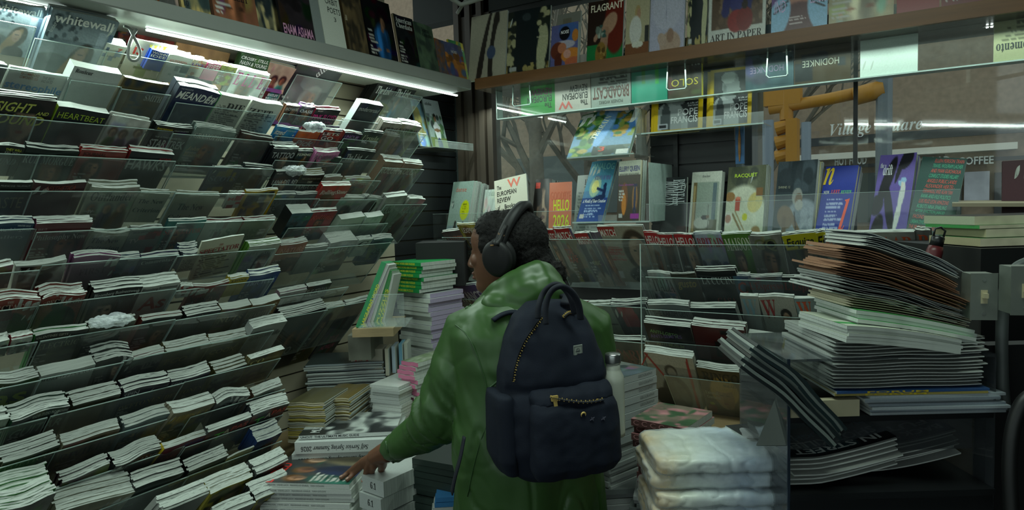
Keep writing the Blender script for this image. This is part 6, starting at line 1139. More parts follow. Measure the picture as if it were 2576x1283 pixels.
# right of the backpack
stack((1528, 961), 1.98, 40, .235, .2, .0225, ['aeb4b2']*9, 'white volume in tall stack beside the backpack', name='book', cat='book', text=('GEOGRAPHY', '6a706e', '', .62, .3, .4), jit=.005, topart=('L', '6a706a', '4a5a5a', [], 'B'))
P_ = atT(1528, 961, 1.98)
stack(None, 0, 40, .22, .2, .0128, ['b0b6b2']*11, 'thin white volume low in stack beside the backpack', name='book', cat='book', text=('SEVEN', '2a2c2c', 'b', .7, .14, .5), base=P_-V((0, 0, 9*.0225)), jit=.008)
stack((1587, 1050), 1.93, -38, .165, .19, .021, ['6a4a48']*4, 'pink patterned book', name='book', cat='book', spine='F', topart=('N', 'b07a7c', '3a5a3a', [], 'B'), jit=.008, cover='a87072', text=('C C C C C C', 'a87878', 'b', .04, .9, .7))
P_ = atT(1600, 1098, 1.93)
stack(None, 0, -38, .16, .19, .021, ['6a4a48']*7, 'pink patterned book in the lower bundle', name='book', cat='book', base=P_+V((0, 0, .0)), jit=.006, cover='a87072', text=('C C C C C C', 'a87878', 'b', .04, .9, .7))
stack((1515, 1232), 2.0, 6, .16, .2, .016, pick(5, ['6a706e', '8a8e8c']), 'grey magazine on the shelf below the counter', jit=.008, pg=PAGESG)
stack((1592, 1246), 1.95, -14, .15, .2, .012, pick(6, ['8a8e8c', '5a605e']), 'grey fanned magazine below the counter', jit=.012, pg=PAGESG)
stack((1885, 1108), 1.62, 12, .1, .12, .012, ['2a2c2c', 'b8bcb8'], 'small dark booklet under the blonde face magazine', name='booklet', cat='booklet', jit=.004)
# ---------------------------------------------------------------- the person
from mathutils.bvhtree import BVHTree
def ellipsoid(mb, c, r, T=None, n=16, k=0):
    vs = []; fs = []
    for i in range(n+1):
        th = pi*i/n
        for j in range(2*n):
            ph = pi*j/n; p = V((c[0]+r[0]*sin(th)*cos(ph), c[1]+r[1]*sin(th)*sin(ph), c[2]+r[2]*cos(th))); vs.append(T @ p if T is not None else p)
    for i in range(n):
        for j in range(2*n): fs.append((i*2*n+j, (i+1)*2*n+j, (i+1)*2*n+(j+1) % (2*n), i*2*n+(j+1) % (2*n)))
    return mb.add(vs, fs, k)
def loft(mb, rings, k=0, n=28, p=2.0):
    """rings: centre, x axis, y axis, a, b"""
    vs = []; fs = []
    for (c, ex, ey, a, b) in rings:
        for j in range(n):
            t_ = 2*pi*j/n; cx, sx = cos(t_), sin(t_); q = 2/p
            vs.append(c+ex*(a*math.copysign(abs(cx)**q, cx))+ey*(b*math.copysign(abs(sx)**q, sx)))
    m = len(rings)
    for i in range(m-1):
        for j in range(n): fs.append((i*n+j, i*n+(j+1) % n, (i+1)*n+(j+1) % n, (i+1)*n+j))
    fs += [tuple(range(n-1, -1, -1)), tuple(range((m-1)*n, m*n))]
    return mb.add(vs, fs, k)
def fused(mb, voxel, it=4, fac=.5):
    o = bpy.data.objects.new('fuse', mb.mesh('fuse', [FRM])); col.objects.link(o)
    r = o.modifiers.new('r', 'REMESH'); r.mode = 'VOXEL'; r.voxel_size = voxel
    if it: s = o.modifiers.new('s', 'SMOOTH'); s.iterations = it; s.factor = fac
    dg = bpy.context.evaluated_depsgraph_get(); me = bpy.data.meshes.new_from_object(o.evaluated_get(dg))
    bpy.data.objects.remove(o); me.materials.clear(); me.polygons.foreach_set('use_smooth', [True]*len(me.polygons)); return me
def displace(me, fn):
    n = len(me.vertices); co = np.zeros(n*3, np.float32); me.vertices.foreach_get('co', co); no = np.zeros(n*3, np.float32); me.vertices.foreach_get('normal', no)
    co = co.reshape(-1, 3); no = no.reshape(-1, 3); d = fn(co, no); me.vertices.foreach_set('co', (co+no*d[:, None]).ravel().astype(np.float32)); me.update()
def nz3(P, f, st=(1, 1, 1), off=0): return np.array([mnoise.noise(V((p[0]*f*st[0]+off, p[1]*f*st[1], p[2]*f*st[2]))) for p in P])
def bvh_of(me): return BVHTree.FromPolygons([v.co for v in me.vertices], [tuple(p.vertices) for p in me.polygons])
def on_surface(bv, pts, lift=.001, sm=3):
    out = []
    for x, y in pts:
        d = ray(x, y).normalized(); h = bv.ray_cast(CAM, d)
        if h[0] is not None: out.append(h[0]-d*lift)
    return smooth(out, sm) if sm and len(out) > 2 else out
A28 = radians(28); BF = FH*cos(A28)-RH*sin(A28); BR = RH*cos(A28)+FH*sin(A28); ZV = V((0, 0, 1))
BC = atT(1322, 900, 1.80); BC.z = 0
B = lambda x, y, z: BC+BR*x+BF*y+ZV*z
A48 = radians(70); HF = FH*cos(A48)-RH*sin(A48); HR = RH*cos(A48)+FH*sin(A48); HC = atT(1269, 634, 1.86)
HT = frame(HC, HR, HF, ZV)
hd = lambda x, y, z: HT @ V((x, y, z))
SL = [atT(1188, 838, 1.80), atT(1160, 930, 1.79), atT(1122, 1035, 1.82), atT(1062, 1088, 1.92), atT(978, 1140, 2.005)]
WR = atT(957, 1142, 2.02)
ZTAB = HANDTOP.z
body = MB()
loft(body, [(B(0, 0, .80), BR, BF, .17, .12), (B(0, 0, .95), BR, BF, .16, .11), (B(0, 0, 1.1), BR, BF, .15, .105), (B(0, 0, 1.25), BR, BF, .17, .10), (B(0, 0, 1.33), BR, BF, .13, .08), (B(0, .01, 1.38), BR, BF, .07, .065)])
body.tube([B(0, .0, 1.30), HC+ZV*-.15-HF*.035, HC+ZV*-.05-HF*.02], [.064, .056, .056], 16)
ellipsoid(body, (0, -.018, .035), (.071, .094, .080), HT, 14)
LV = [(-.120, .050, .022), (-.113, .074, .032), (-.104, .0835, .040), (-.092, .0845, .047), (-.080, .0805, .052), (-.066, .084, .057), (-.05, .0865, .061), (-.03, .0865, .065), (-.012, .084, .067), (.002, .0835, .067), (.014, .0885, .067), (.026, .0925, .067), (.045, .0915, .066), (.065, .084, .062), (.083, .068, .054)]
loft(body, [(hd(0, (yf-.03)/2, z), HR, HF, w_, (yf+.03)/2) for z, yf, w_ in LV], n=32, p=2.25)
for c, r in [((0, .0875, -.0585), (.0205, .0095, .0070)), ((0, .0870, -.0710), (.0175, .0095, .0075)), ((0, .100, -.0345), (.0115, .0125, .0100)), ((.0125, .092, -.037), (.0085, .0105, .008)), ((-.0125, .092, -.037), (.0085, .0105, .008)),
             ((.034, .066, -.02), (.024, .02, .022)), ((-.034, .066, -.02), (.024, .02, .022)), ((.031, .0755, .003), (.0135, .010, .0095)), ((-.031, .0755, .003), (.0135, .010, .0095)), ((-.072, -.005, -.012), (.012, .018, .03)), ((.072, -.005, -.012), (.012, .018, .03))]: ellipsoid(body, c, r, HT, 12)
body.tube([hd(0, .084, .018), hd(0, .0885, .0), hd(0, .0965, -.018), hd(0, .1015, -.031)], [.0085, .0085, .0095, .0105], 10)
# arms
body.tube([B(-.13, 0, 1.26), SL[0]-ZV*.02, SL[2], SL[3], WR], [.05, .045, .042, .036, .027], 12)
body.tube([B(.15, 0, 1.3), B(.2, 0, 1.24), B(.222, .0, 1.02), B(.20, .06, .83), B(.195, .08, .78)], [.05, .05, .042, .03, .026], 12)
# left hand: palm, four fingers, thumb
HP = lambda x, y, t_: atT(x, y, t_)
tip = lambda x, y: onZ(x, y, ZTAB+.007)
mcp = [HP(910, 1163, 2.075), HP(921, 1162, 2.06), HP(931, 1164, 2.045), HP(942, 1163, 2.03)]
palm = MB()
for q in mcp: body.tube([WR+(q-mcp[1])*.35, (WR+q)*.5, q], [.019, .0165, .0125], 10)
body.tube([SL[4], WR, (WR+mcp[1])*.5], [.028, .027, .024], 12)
F_ = [[mcp[0], HP(890, 1178, 2.10), HP(874, 1191, 2.115), tip(858, 1202)], [mcp[1], HP(905, 1177, 2.085), HP(889, 1192, 2.10), tip(874, 1207)], [mcp[2], HP(924, 1180, 2.06), HP(919, 1195, 2.075), tip(914, 1210)], [mcp[3], HP(941, 1174, 2.035), HP(937, 1184, 2.06), tip(936, 1196)]]
for f in F_: body.tube(f, [.0115, .0098, .0088, .007], 10); ellipsoid(body, f[3], (.0072,)*3, None, 6)
tb = [WR+(HP(962, 1168, 2.03)-WR)*.5, HP(963, 1170, 2.055), HP(958, 1184, 2.10), onZ(950, 1190, ZTAB+.012)]
body.tube(tb, [.018, .0135, .011, .0085], 10); ellipsoid(body, tb[3], (.0085,)*3, None, 6)
# right hand hanging
rw = B(.195, .08, .78)
body.tube([rw, rw+ZV*-.045, rw+ZV*-.085], [.024, .03, .026], 12, flat=.6)
for i in range(4): q = rw+ZV*-.08+BF*(.026-.017*i); body.tube([q, q+ZV*-.035-BR*.006, q+ZV*-.065-BR*.018, q+ZV*(-.082+.006*abs(i-1))-BR*.03], [.0095, .0088, .008, .0065], 8)
body.tube([rw+BF*.02+ZV*-.02, rw+BF*.042+ZV*-.05, rw+BF*.045+ZV*-.085], [.013, .011, .008], 8)
for s in (-1, 1):
    body.tube([B(.085*s, 0, .86), B(.09*s, .0, .5), B(.09*s, -.01, .08)], [.095, .062, .042], 14); ellipsoid(body, B(.09*s, .06, .045), (.045, .045, .04), None, 10); ellipsoid(body, B(.09*s, .13, .035), (.042, .05, .032), None, 10)
SKIN = mat('brown_skin', '6e4a36', .48, noise=.10, scale=60, bump=.15, spec=.4)
bme = fused(body, .0034, 3, .5); bme.materials.append(SKIN)
person = obj('person', bme); tag(person, 'person in a green raincoat with headphones, one hand on a magazine pile', 'person')
# hair
hair = MB()
for c, r in [((0, -.028, .034), (.081, .099, .085)), ((0, -.075, -.005), (.066, .05, .06)), ((0, .02, .058), (.074, .062, .058)), ((0, .052, .068), (.050, .026, .026)), ((-.062, .022, .024), (.016, .03, .034)), ((.062, .022, .024), (.016, .03, .034)), ((-.068, .0, -.002), (.008, .016, .03)), ((0, -.10, -.03), (.05, .035, .03))]: ellipsoid(hair, c, r, HT, 14)
hme = fused(hair, .004, 3); hme.materials.append(mat('black_hair', '0d0b0a', .62, noise=.35, scale=420, bump=.9, spec=.25))
displace(hme, lambda P, N: .0028*nz3(P, 190)+.0018*nz3(P, 420, off=9)); obj('hair', hme, person)
bun = MB(); ellipsoid(bun, (.012, -.134, -.062), (.042, .036, .037), HT, 14); bm_ = fused(bun, .004, 2); bm_.materials.append(MC['black_hair']); displace(bm_, lambda P, N: .005*nz3(P, 90)+.004*nz3(P, 200, off=4)); obj('hair_bun', bm_, person)
# frizz: short curled strands standing off the hair
rf = random.Random(11); mbf = MB()
for me_, nn in ((hme, 1700), (bm_, 600)):
    vs_ = me_.vertices
    for _ in range(nn):
        v = vs_[rf.randrange(len(vs_))]; n_ = v.normal.normalized(); p = v.co-n_*.001; d1 = (n_+V((rf.uniform(-1, 1), rf.uniform(-1, 1), rf.uniform(-1, 1)))*.8).normalized()*rf.uniform(.003, .008); d2 = V((rf.uniform(-1, 1), rf.uniform(-1, 1), rf.uniform(-1, 1)))*.004
        mbf.tube([p, p+d1, p+d1*1.2+d2], .0003, 3, caps=False)
mbf.build('hair_wisps', [MC['black_hair']], person)
# eye, lashes, brow
mbe = MB()
for s in (-1, 1): ellipsoid(mbe, (.031*s, .0765, .003), (.0115, .0085, .0075), HT, 10); ellipsoid(mbe, (.031*s, .0838, .003), (.005, .0025, .005), HT, 8, 1)
mbe.build('eye', [mat('eye_white', 'b8b0a4', .2, noise=.02), mat('dark_iris', '1c120c', .15, noise=.05)], person, True)
for s in (-1, 1):
    mbl = MB(); mbb = MB()
    for i in range(9):
        x = s*(.021+.0024*i); mbl.tube([hd(x, .083-abs(i-3)*.0007, .0095), hd(x*1.04, .0915-abs(i-3)*.0007, .0125)], [.0007, .0002], 4)
    mbb.tube([hd(s*.016, .0925, .0235), hd(s*.03, .0885, .0285), hd(s*.045, .079, .0255)], [.002, .0026, .0012], 6)
    mbl.build('eyelashes', [MC['black_hair']], person); mbb.build('eyebrow', [MC['black_hair']], person)
LIP = mat('lip', '6a3834', .4, noise=.05); mbp = MB(); ellipsoid(mbp, (0, .0888, -.0588), (.0185, .0092, .0058), HT, 10); ellipsoid(mbp, (0, .0884, -.0712), (.0160, .0092, .0064), HT, 10); mbp.build('lips', [LIP], person, True)
NAIL = mat('nail', '9a7868', .3, noise=.03)
for f in F_[:3]:
    d = (f[3]-f[2]).normalized(); up = (ZV-d*d.z).normalized(); sd = d.cross(up); p = f[3]+up*.0055-d*.001
    m_ = MB(); ellipsoid(m_, (0, 0, 0), (.0048, .0065, .0016), frame(p, sd, d, up), 8); m_.build('fingernail', [NAIL], person, True)
# raincoat
coat = MB()
loft(coat, [(B(0, 0, .60), BR, BF, .235, .18), (B(0, 0, .75), BR, BF, .222, .168), (B(0, 0, .92), BR, BF, .205, .155), (B(0, 0, 1.08), BR, BF, .198, .148), (B(0, 0, 1.2), BR, BF, .205, .142), (B(0, .0, 1.28), BR, BF, .205, .13), (B(0, .0, 1.335), BR, BF, .165, .11), (B(0, .01, 1.375), BR, BF, .105, .085)], n=36)
coat.tube([B(-.10, .0, 1.29), SL[0], SL[1], SL[2], SL[3], SL[4]], [.080, .083, .083, .079, .064, .046], 18)
coat.tube([B(.12, 0, 1.29), B(.195, 0, 1.26), B(.225, .0, 1.12), B(.235, .0, 1.0), B(.218, .05, .86), B(.21, .07, .80)], [.075, .08, .074, .068, .058, .05], 16)
cme = fused(coat, .0075, 7); COATM = mat('green_raincoat', '365628', .42, noise=.12, scale=7, bump=.3, spec=.5)
cme.materials.append(COATM)
ax = (SL[4]-SL[2]).normalized()
def folds(P, N):
    d = np.zeros(len(P)); Q = np.array([[BR.dot(V(p)-BC), BF.dot(V(p)-BC), p[2]] for p in P.astype(float)])
    arm = np.array([min(((V(p)-SL[2]).length)/.20, 1) for p in P.astype(float)]); along = np.array([(V(p)-SL[2]).dot(ax) for p in P.astype(float)])
    n1 = np.abs(nz3(Q, 6.5, (1, 1, .38))); n2 = nz3(Q, 13, (1, 1, .5), 5); tw = np.clip((1.25-Q[:, 2])/.3, .15, 1)
    d += (n1*.042-.012)*tw*arm+.006*n2*tw
    rid = np.abs(nz3(np.stack([along*26, Q[:, 1]*5, Q[:, 2]*7], 1), 1)); d += (1-arm)*(.018-.045*rid)
    d += .002*nz3(Q, 30, (1, 1, .6), 2)
    cr = np.abs(nz3(Q, 11, (1.2, 1.2, .45), 8)); d -= .006*np.clip(1-cr/.10, 0, 1)*tw
    cr2 = np.abs(nz3(np.stack([Q[:, 0]*12+Q[:, 2]*7, Q[:, 1]*9, Q[:, 2]*5], 1), 1)); d -= .0016*np.clip(1-cr2/.09, 0, 1)
    return d
displace(cme, folds); coat_o = obj('raincoat', cme, person)
cbv = bvh_of(cme)
hood = MB(); NC = atT(1310, 740, 1.83); NC = V((NC.x, NC.y, 0))
hp = []
def hring(rx, ry, z, dz, r0, sq, a0=0):
    pts = []
    for i in range(33):
        f = 2*pi*i/32; fr = sin(f); pts.append(NC+BR*(rx*cos(f))+BF*(ry*fr+.0)+ZV*(z-.008-dz*fr+.024*min(cos(f), 0)-.036*max(cos(f), 0)))
    return pts
hood.tube(hring(.092, .098, 1.362, .030, 0, 0), [.046+.006*sin(2*pi*i/32*3)-.010*sin(2*pi*i/32) for i in range(33)], 12, caps=False)
hood.tube(hring(.088, .092, 1.402, .040, 0, 0), [.026-.008*sin(2*pi*i/32) for i in range(33)], 10, caps=False)
hood.tube(hring(.100, .104, 1.335, .022, 0, 0), [.046-.010*sin(2*pi*i/32) for i in range(33)], 10, caps=False)
for i in range(5):
    q = NC+BR*(-.10+.045*i)-BF*(.10-.02*abs(i-2))+ZV*1.355; ellipsoid(hood, q, (.048, .042, .030), None, 10)
hme2 = fused(hood, .006, 5); hme2.materials.append(COATM)
def hfold(P, N):
    Q = np.array([[BR.dot(V(p)-NC), BF.dot(V(p)-NC), p[2]] for p in P.astype(float)]); an = np.arctan2(Q[:, 1], Q[:, 0]); n1 = np.abs(nz3(np.stack([an*2.2, Q[:, 2]*22, Q[:, 0]*3], 1), 1)); return .005*n1-.002+.001*nz3(Q, 26)
displace(hme2, hfold); hood_o = obj('hood', hme2, person); hbv = bvh_of(hme2)
SEAM = mat('green_seam', '2f5026', .45, noise=.1)
C4b = lambda x, y: (960+x/2.453, 760+y/2.453)
def seam(pts, bv=None, r=.0016, m=SEAM, name='seam', par=None, lift=.0006):
    q = on_surface(bv or cbv, pts, lift)
    if len(q) > 2: MB().tube(q, r, 6).build(name, [m], par or person, True)
seam([C4b(*p) for p in ((455, 140), (510, 185), (555, 250), (590, 330), (618, 410), (640, 480), (650, 540))])
seam([C4b(*p) for p in ((650, 540), (690, 510), (735, 470), (785, 435))], r=.003)
seam([C4b(*p) for p in ((25, 860), (40, 920), (70, 985), (110, 1012))], r=.003)
seam([C4b(*p) for p in ((660, 740), (620, 830), (590, 930), (560, 1050), (530, 1200))])
# drawstring with toggle
q = on_surface(hbv, [(1182, 775), (1176, 770)], .008, 0) or [atT(1178, 772, 1.78)]
tg = atT(1177, 777, 1.75); m_ = MB(); ellipsoid(m_, tg, (.008, .008, .008), None, 8); m_.tube(smooth([tg+ZV*.012+RH*.008, tg, atT(1160, 790, 1.75), atT(1152, 812, 1.76), atT(1150, 822, 1.78)]), .0022, 6); m_.build('drawstring', [SEAM], person, True)
TROU = mat('dark_trousers', '1a1c20', .8); mt = MB()
for s in (-1, 1): mt.tube([B(.09*s, 0, .88), B(.095*s, 0, .5), B(.095*s, -.01, .10)], [.11, .082, .066], 16)
tm = fused(mt, .012, 3); tm.materials.append(TROU); obj('trousers', tm, person)
ms = MB()
for s in (-1, 1): ellipsoid(ms, B(.09*s, .045, .05), (.058, .058, .05), None, 10); ellipsoid(ms, B(.09*s, .13, .042), (.052, .07, .042), None, 10)
sm_ = fused(ms, .01, 2); sm_.materials.append(mat('black_shoe', '121212', .5)); obj('shoes', sm_, person)
mbd = MB()
for i in range(14): f = 2*pi*i/14; ellipsoid(mbd, B(.2, .075, .785)+BR*.034*cos(f)+BF*.034*sin(f), (.0065,)*3, None, 6)
tag(mbd.build('bracelet', [mat('brown_beads', '4a2c20', .35, noise=.4, scale=60)], smooth=True), 'brown bead bracelet on the lowered wrist beside the coat', 'bracelet')

# headphones
HPM = mat('matte_black_plastic', '0c0d0e', .6, noise=.06); HPC = mat('black_ear_cushion', '0c0d0e', .6)
hph = thing('headphones', 'black over-ear wireless headphones worn over the hair', 'headphones', HT.copy())
def hparc(k0, k1, n=28): return [(k0*cos(pi*i/n), -.020-.044*sin(pi*i/n)**1.2, .012+k1*sin(pi*i/n)) for i in range(n+1)]
arc = hparc(.098, .118); mbh = MB(); vs = []; fs = []; n = len(arc)
for i, (x, y, z) in enumerate(arc):
    f = pi*i/(n-1); wd = .0125+.004*abs(cos(f))-.0; th = .0065+.003*sin(f); o_ = V((cos(f), 0, sin(f)))
    for (dy, dr) in ((-wd, -th), (wd, -th), (wd*1.05, 0), (wd*.8, th), (-wd*.8, th), (-wd*1.05, 0)): vs.append(V((x, y+dy, z))+o_*dr)
for i in range(n-1):
    for j in range(6): fs.append((i*6+j, i*6+(j+1) % 6, (i+1)*6+(j+1) % 6, (i+1)*6+j))
mbh.add(vs, fs); mbh.build('headband', [HPM], hph, True)
for s in (-1, 1):
    T_ = M.Translation((.093*s, -.020, -.008)) @ M.Scale(1.12, 4) @ M.Rotation(radians(8*s), 4, 'Y') @ M.Rotation(radians(-6), 4, 'X')
    e = MB(); vs2 = []
    prof = [(.0, .030, .036), (.010, .036, .043), (.020, .037, .044), (.026, .033, .040), (.029, .026, .033), (.0295, .0, .0)]
    nn = 32
    rings = [[T_ @ V((s*(d-.004), ry*cos(2*pi*j/nn), rz*sin(2*pi*j/nn))) for j in range(nn)] for d, ry, rz in prof[:-1]]
    e.add([p for r_ in rings for p in r_], [(i*nn+j, i*nn+(j+1) % nn, (i+1)*nn+(j+1) % nn, (i+1)*nn+j) for i in range(4) for j in range(nn)]+[tuple(range(4*nn, 5*nn)), tuple(range(nn-1, -1, -1))])
    cup_ = e.build('ear_cup', [HPM], hph, True)
    cu = MB(); cu.add([T_ @ V((s*(-.004-dd), ry*cos(2*pi*j/nn), rz*sin(2*pi*j/nn))) for dd, ry, rz in ((0, .037, .045), (.010, .038, .046), (.018, .032, .04)) for j in range(nn)], [(i*nn+j, i*nn+(j+1) % nn, (i+1)*nn+(j+1) % nn, (i+1)*nn+j) for i in range(2) for j in range(nn)]+[tuple(range(2*nn, 3*nn)), tuple(range(nn-1, -1, -1))])
    cu.build('ear_cushion', [HPC], hph, True)
    ar_ = arc if s > 0 else arc[::-1]; AP = lambda i: V(ar_[i])+V((.004*s, 0, 0)); yk = MB(); yk.tube([AP(0)+V((0, 0, .015)), AP(1)+V((0, 0, .008)), AP(2), AP(4), AP(5)], [.034, .028, .018, .0145, .0135], 14, flat=.45); yk.build('yoke', [HPM], hph, True)
    if s < 0:
        GOLDI = mat('copper_print', 'b08a60', .35, .5, noise=.05)
        me = text_mesh([('SONY', 'b', .0, 0, .019, .0045, 0)], lambda x, z: tuple(AP(3)+V((-.0088, .0085-x, .004+z-.35*(x-.009)))), GOLDI, 'logo'); obj('logo', me, cup_)
        mm = MB(); mm.tube([T_ @ V((-.0268, .005, .035)), T_ @ V((-.0268, -.004, .035))], .0022, 6); mm.build('microphone_port', [GOLDI], cup_)

# backpack
NAVY = mat('navy_canvas', '111826', .8, noise=.12, scale=300, bump=.2, spec=.3); NAVYD = mat('navy_webbing', '0f1522', .75, noise=.15, scale=400)
GOLD = mat('brass_zip', 'e0c070', .4, .3, noise=.25, scale=200)
KO = atT(1402, 975, 1.62); KX = (RH*cos(A28*.75)+FH*sin(A28*.75)); KY = V((-KX.y, KX.x, 0)); KO.z = KO.z-.215
bpk = thing('backpack', 'navy canvas backpack with brass zips worn on the green raincoat', 'backpack', frame(KO, KX, KY, ZV))
K = lambda x, y, z: V((x, y, z))
EX, EY = V((1, 0, 0)), V((0, 1, 0))
bk = MB()
loft(bk, [(K(0, .03, .004), EX, EY, .105, .065), (K(0, .025, .02), EX, EY, .126, .082), (K(0, .02, .08), EX, EY, .137, .092), (K(0, .02, .18), EX, EY, .139, .092), (K(0, .03, .27), EX, EY, .13, .082), (K(0, .04, .34), EX, EY, .113, .07), (K(0, .05, .39), EX, EY, .088, .055), (K(0, .056, .42), EX, EY, .05, .035)], n=40, p=2.9)
kme = fused(bk, .006, 4); kme.materials.append(NAVY)
displace(kme, lambda P, N: .010*(np.abs(nz3(P, 9, (1, 1, .7)))-.25)+.0025*nz3(P, 30, off=3)-.008*np.exp(-((P[:, 2]-.225)/.012)**2)*(P[:, 1] < 0)); obj('body', kme, bpk)
fp = MB(); loft(fp, [(K(.012, -.062, .022), EX, EY, .098, .028), (K(.012, -.070, .05), EX, EY, .112, .038), (K(.012, -.072, .13), EX, EY, .114, .038), (K(.012, -.066, .185), EX, EY, .110, .034), (K(.012, -.058, .205), EX, EY, .102, .026)], n=32, p=3)
fme = fused(fp, .005, 4); fme.materials.append(NAVY); displace(fme, lambda P, N: .007*(np.abs(nz3(P, 14, (1, 1, .6)))-.25)+.002*nz3(P, 45, off=3)); obj('front_pocket', fme, bpk)
fl = MB(); loft(fl, [(K(.012, -.056, .198), EX, EY, .106, .036), (K(.012, -.05, .216), EX, EY, .108, .034), (K(.012, -.042, .232), EX, EY, .10, .024)], n=32, p=3); f2 = fused(fl, .005, 3); f2.materials.append(NAVY); displace(f2, lambda P, N: .008*(np.abs(nz3(P, 22, (1, 1, .5), 4))-.25)); obj('pocket_flap', f2, bpk)
for s in (-1, 1):
    sp = MB(); loft(sp, [(K(.122*s, .035, .02), EX, EY, .022, .062), (K(.134*s, .035, .06), EX, EY, .028, .072), (K(.138*s, .035, .19), EX, EY, .03 if s > 0 else .024, .07), (K(.138*s, .035, .215), EX, EY, .028 if s > 0 else .02, .066)], n=24, p=2.6); sme = fused(sp, .006, 3); sme.materials.append(NAVY); displace(sme, lambda P, N: .006*(np.abs(nz3(P, 16, (1, 1, .5)))-.25)); obj('side_pocket', sme, bpk)
KM = bpk.matrix_world; KI = KM.inverted()
kw = MB()
for me_ in (kme, fme, f2): kw.add([KM @ v.co for v in me_.vertices], [tuple(p.vertices) for p in me_.polygons])
kbv = BVHTree.FromPolygons([V(v) for v in kw.v], kw.f)
K3 = lambda x, y: (1210+x/2.377, 690+y/2.377)
def zipper(pts, name, tape=.009):
    q = [KI @ p for p in on_surface(kbv, pts, .002, 5)]
    if len(q) < 3: return
    MB().tube(q, tape, 6, flat=.16).build(name+'_tape', [NAVYD], bpk, True)
    mb = MB(); acc = 0
    for i in range(len(q)-1):
        d = q[i+1]-q[i]; L = d.length; d.normalize(); nrm = V((0, -1, 0)); nrm = (nrm-d*nrm.dot(d)).normalized(); sd = d.cross(nrm); m = max(1, int(L/.0032))
        for j in range(m):
            c = q[i]+d*L*j/m+nrm*.0016; k_ = 1 if (j+i) % 2 else -1; T_ = frame(c+sd*.0012*k_, d, sd, nrm); mb.box(-.0011, -.0027, -.001, .0011, .0027, .0012, T=T_)
    mb.build(name+'_teeth', [GOLD], bpk)
zipper([K3(*p) for p in ((193, 638), (203, 570), (222, 500), (252, 425), (290, 360), (330, 305), (366, 255))], 'main_zip')
zipper([K3(*p) for p in ((490, 255), (508, 236), (530, 226), (558, 230))], 'top_zip', .007)
zipper([K3(*p) for p in ((415, 733), (470, 745), (540, 756), (610, 762), (670, 758), (730, 745), (797, 722))], 'pocket_zip')
def k_at(x, y, lift=.003):
    d = ray(*K3(x, y)).normalized(); h = kbv.ray_cast(CAM, d)
    if h[0] is None: return K(0, -.1, .2), V((0, -1, 0))
    return KI @ (h[0]-d*lift), (KI.to_3x3() @ h[1]).normalized()
p, n_ = k_at(440, 742, .004); mm = MB(); mm.box(-.008, -.003, -.006, .008, .003, .006, T=M.Translation(p)); mm.box(-.0045, -.003, -.034, .0045, -.0005, -.006, T=M.Translation(p) @ M.Rotation(radians(-6), 4, 'Y')); mm.build('zip_pull', [GOLD], bpk)
# woven label with its small crest
p, n_ = k_at(579, 462, .002); LT = frame(p, V((1, 0, .0)), V((0, 1, .0)), ZV) @ M.Rotation(radians(-4), 4, 'Y') @ M.Rotation(radians(8), 4, 'X')
lp_ = MB().box(-.0115, -.0012, -.0165, .0115, 0, .0165, T=LT).build('label_patch', [mat('cream_label', 'a8b0a4', .7)], bpk)
mm = MB(); cr = .0035
for a_, b_ in (((-.0095, .0135), (.0095, .0138)), ((-.0095, -.0138), (.0095, -.0135))): mm.box(a_[0], -.0018, a_[1], b_[0], -.001, b_[1], T=LT)
for x_ in (-.0098, .0095): mm.box(x_, -.0018, -.0138, x_+.0003, -.001, .0138, T=LT)
mm.tube([LT @ V((.0045*cos(f), -.0016, .0035+.0045*sin(f))) for f in np.linspace(0, pi, 10)], .0004, 4)
for i in range(7): mm.box(-.0062+.0018*i, -.0018, -.0005, -.0052+.0018*i, -.001, .0025+.0012*((i*3) % 3), T=LT)
mm.box(-.0035, -.0018, -.0045, .0035, -.001, -.0038, T=LT); mm.box(-.0025, -.0018, -.0062, .0025, -.001, -.0056, T=LT); mm.build('label_crest', [mat('label_thread', '2a3038', .7)], lp_)
PIN = mat('silver_pin', 'a8a8c0', .25, .8, noise=.1)
p, n_ = k_at(613, 842, .003); mm = MB(); mm.tube([V((p.x+.0055*cos(f), p.y, p.z+.0058*sin(f))) for f in np.linspace(-.5, pi+.6, 14)], [.0004+.0019*sin(pi*i/13) for i in range(14)], 8); mm.build('moon_pin', [GOLD], bpk, True)
for (x, y) in ((666, 864), (733, 861)):
    p, n_ = k_at(x, y, .003); star = [(r_*cos(pi*i/4+.5), r_*sin(pi*i/4+.5)) for i, r_ in enumerate([.0065, .0022]*4)]; MB().prism(star, -.001, .001, T=M.Translation(p)).build('star_pin', [PIN], bpk)
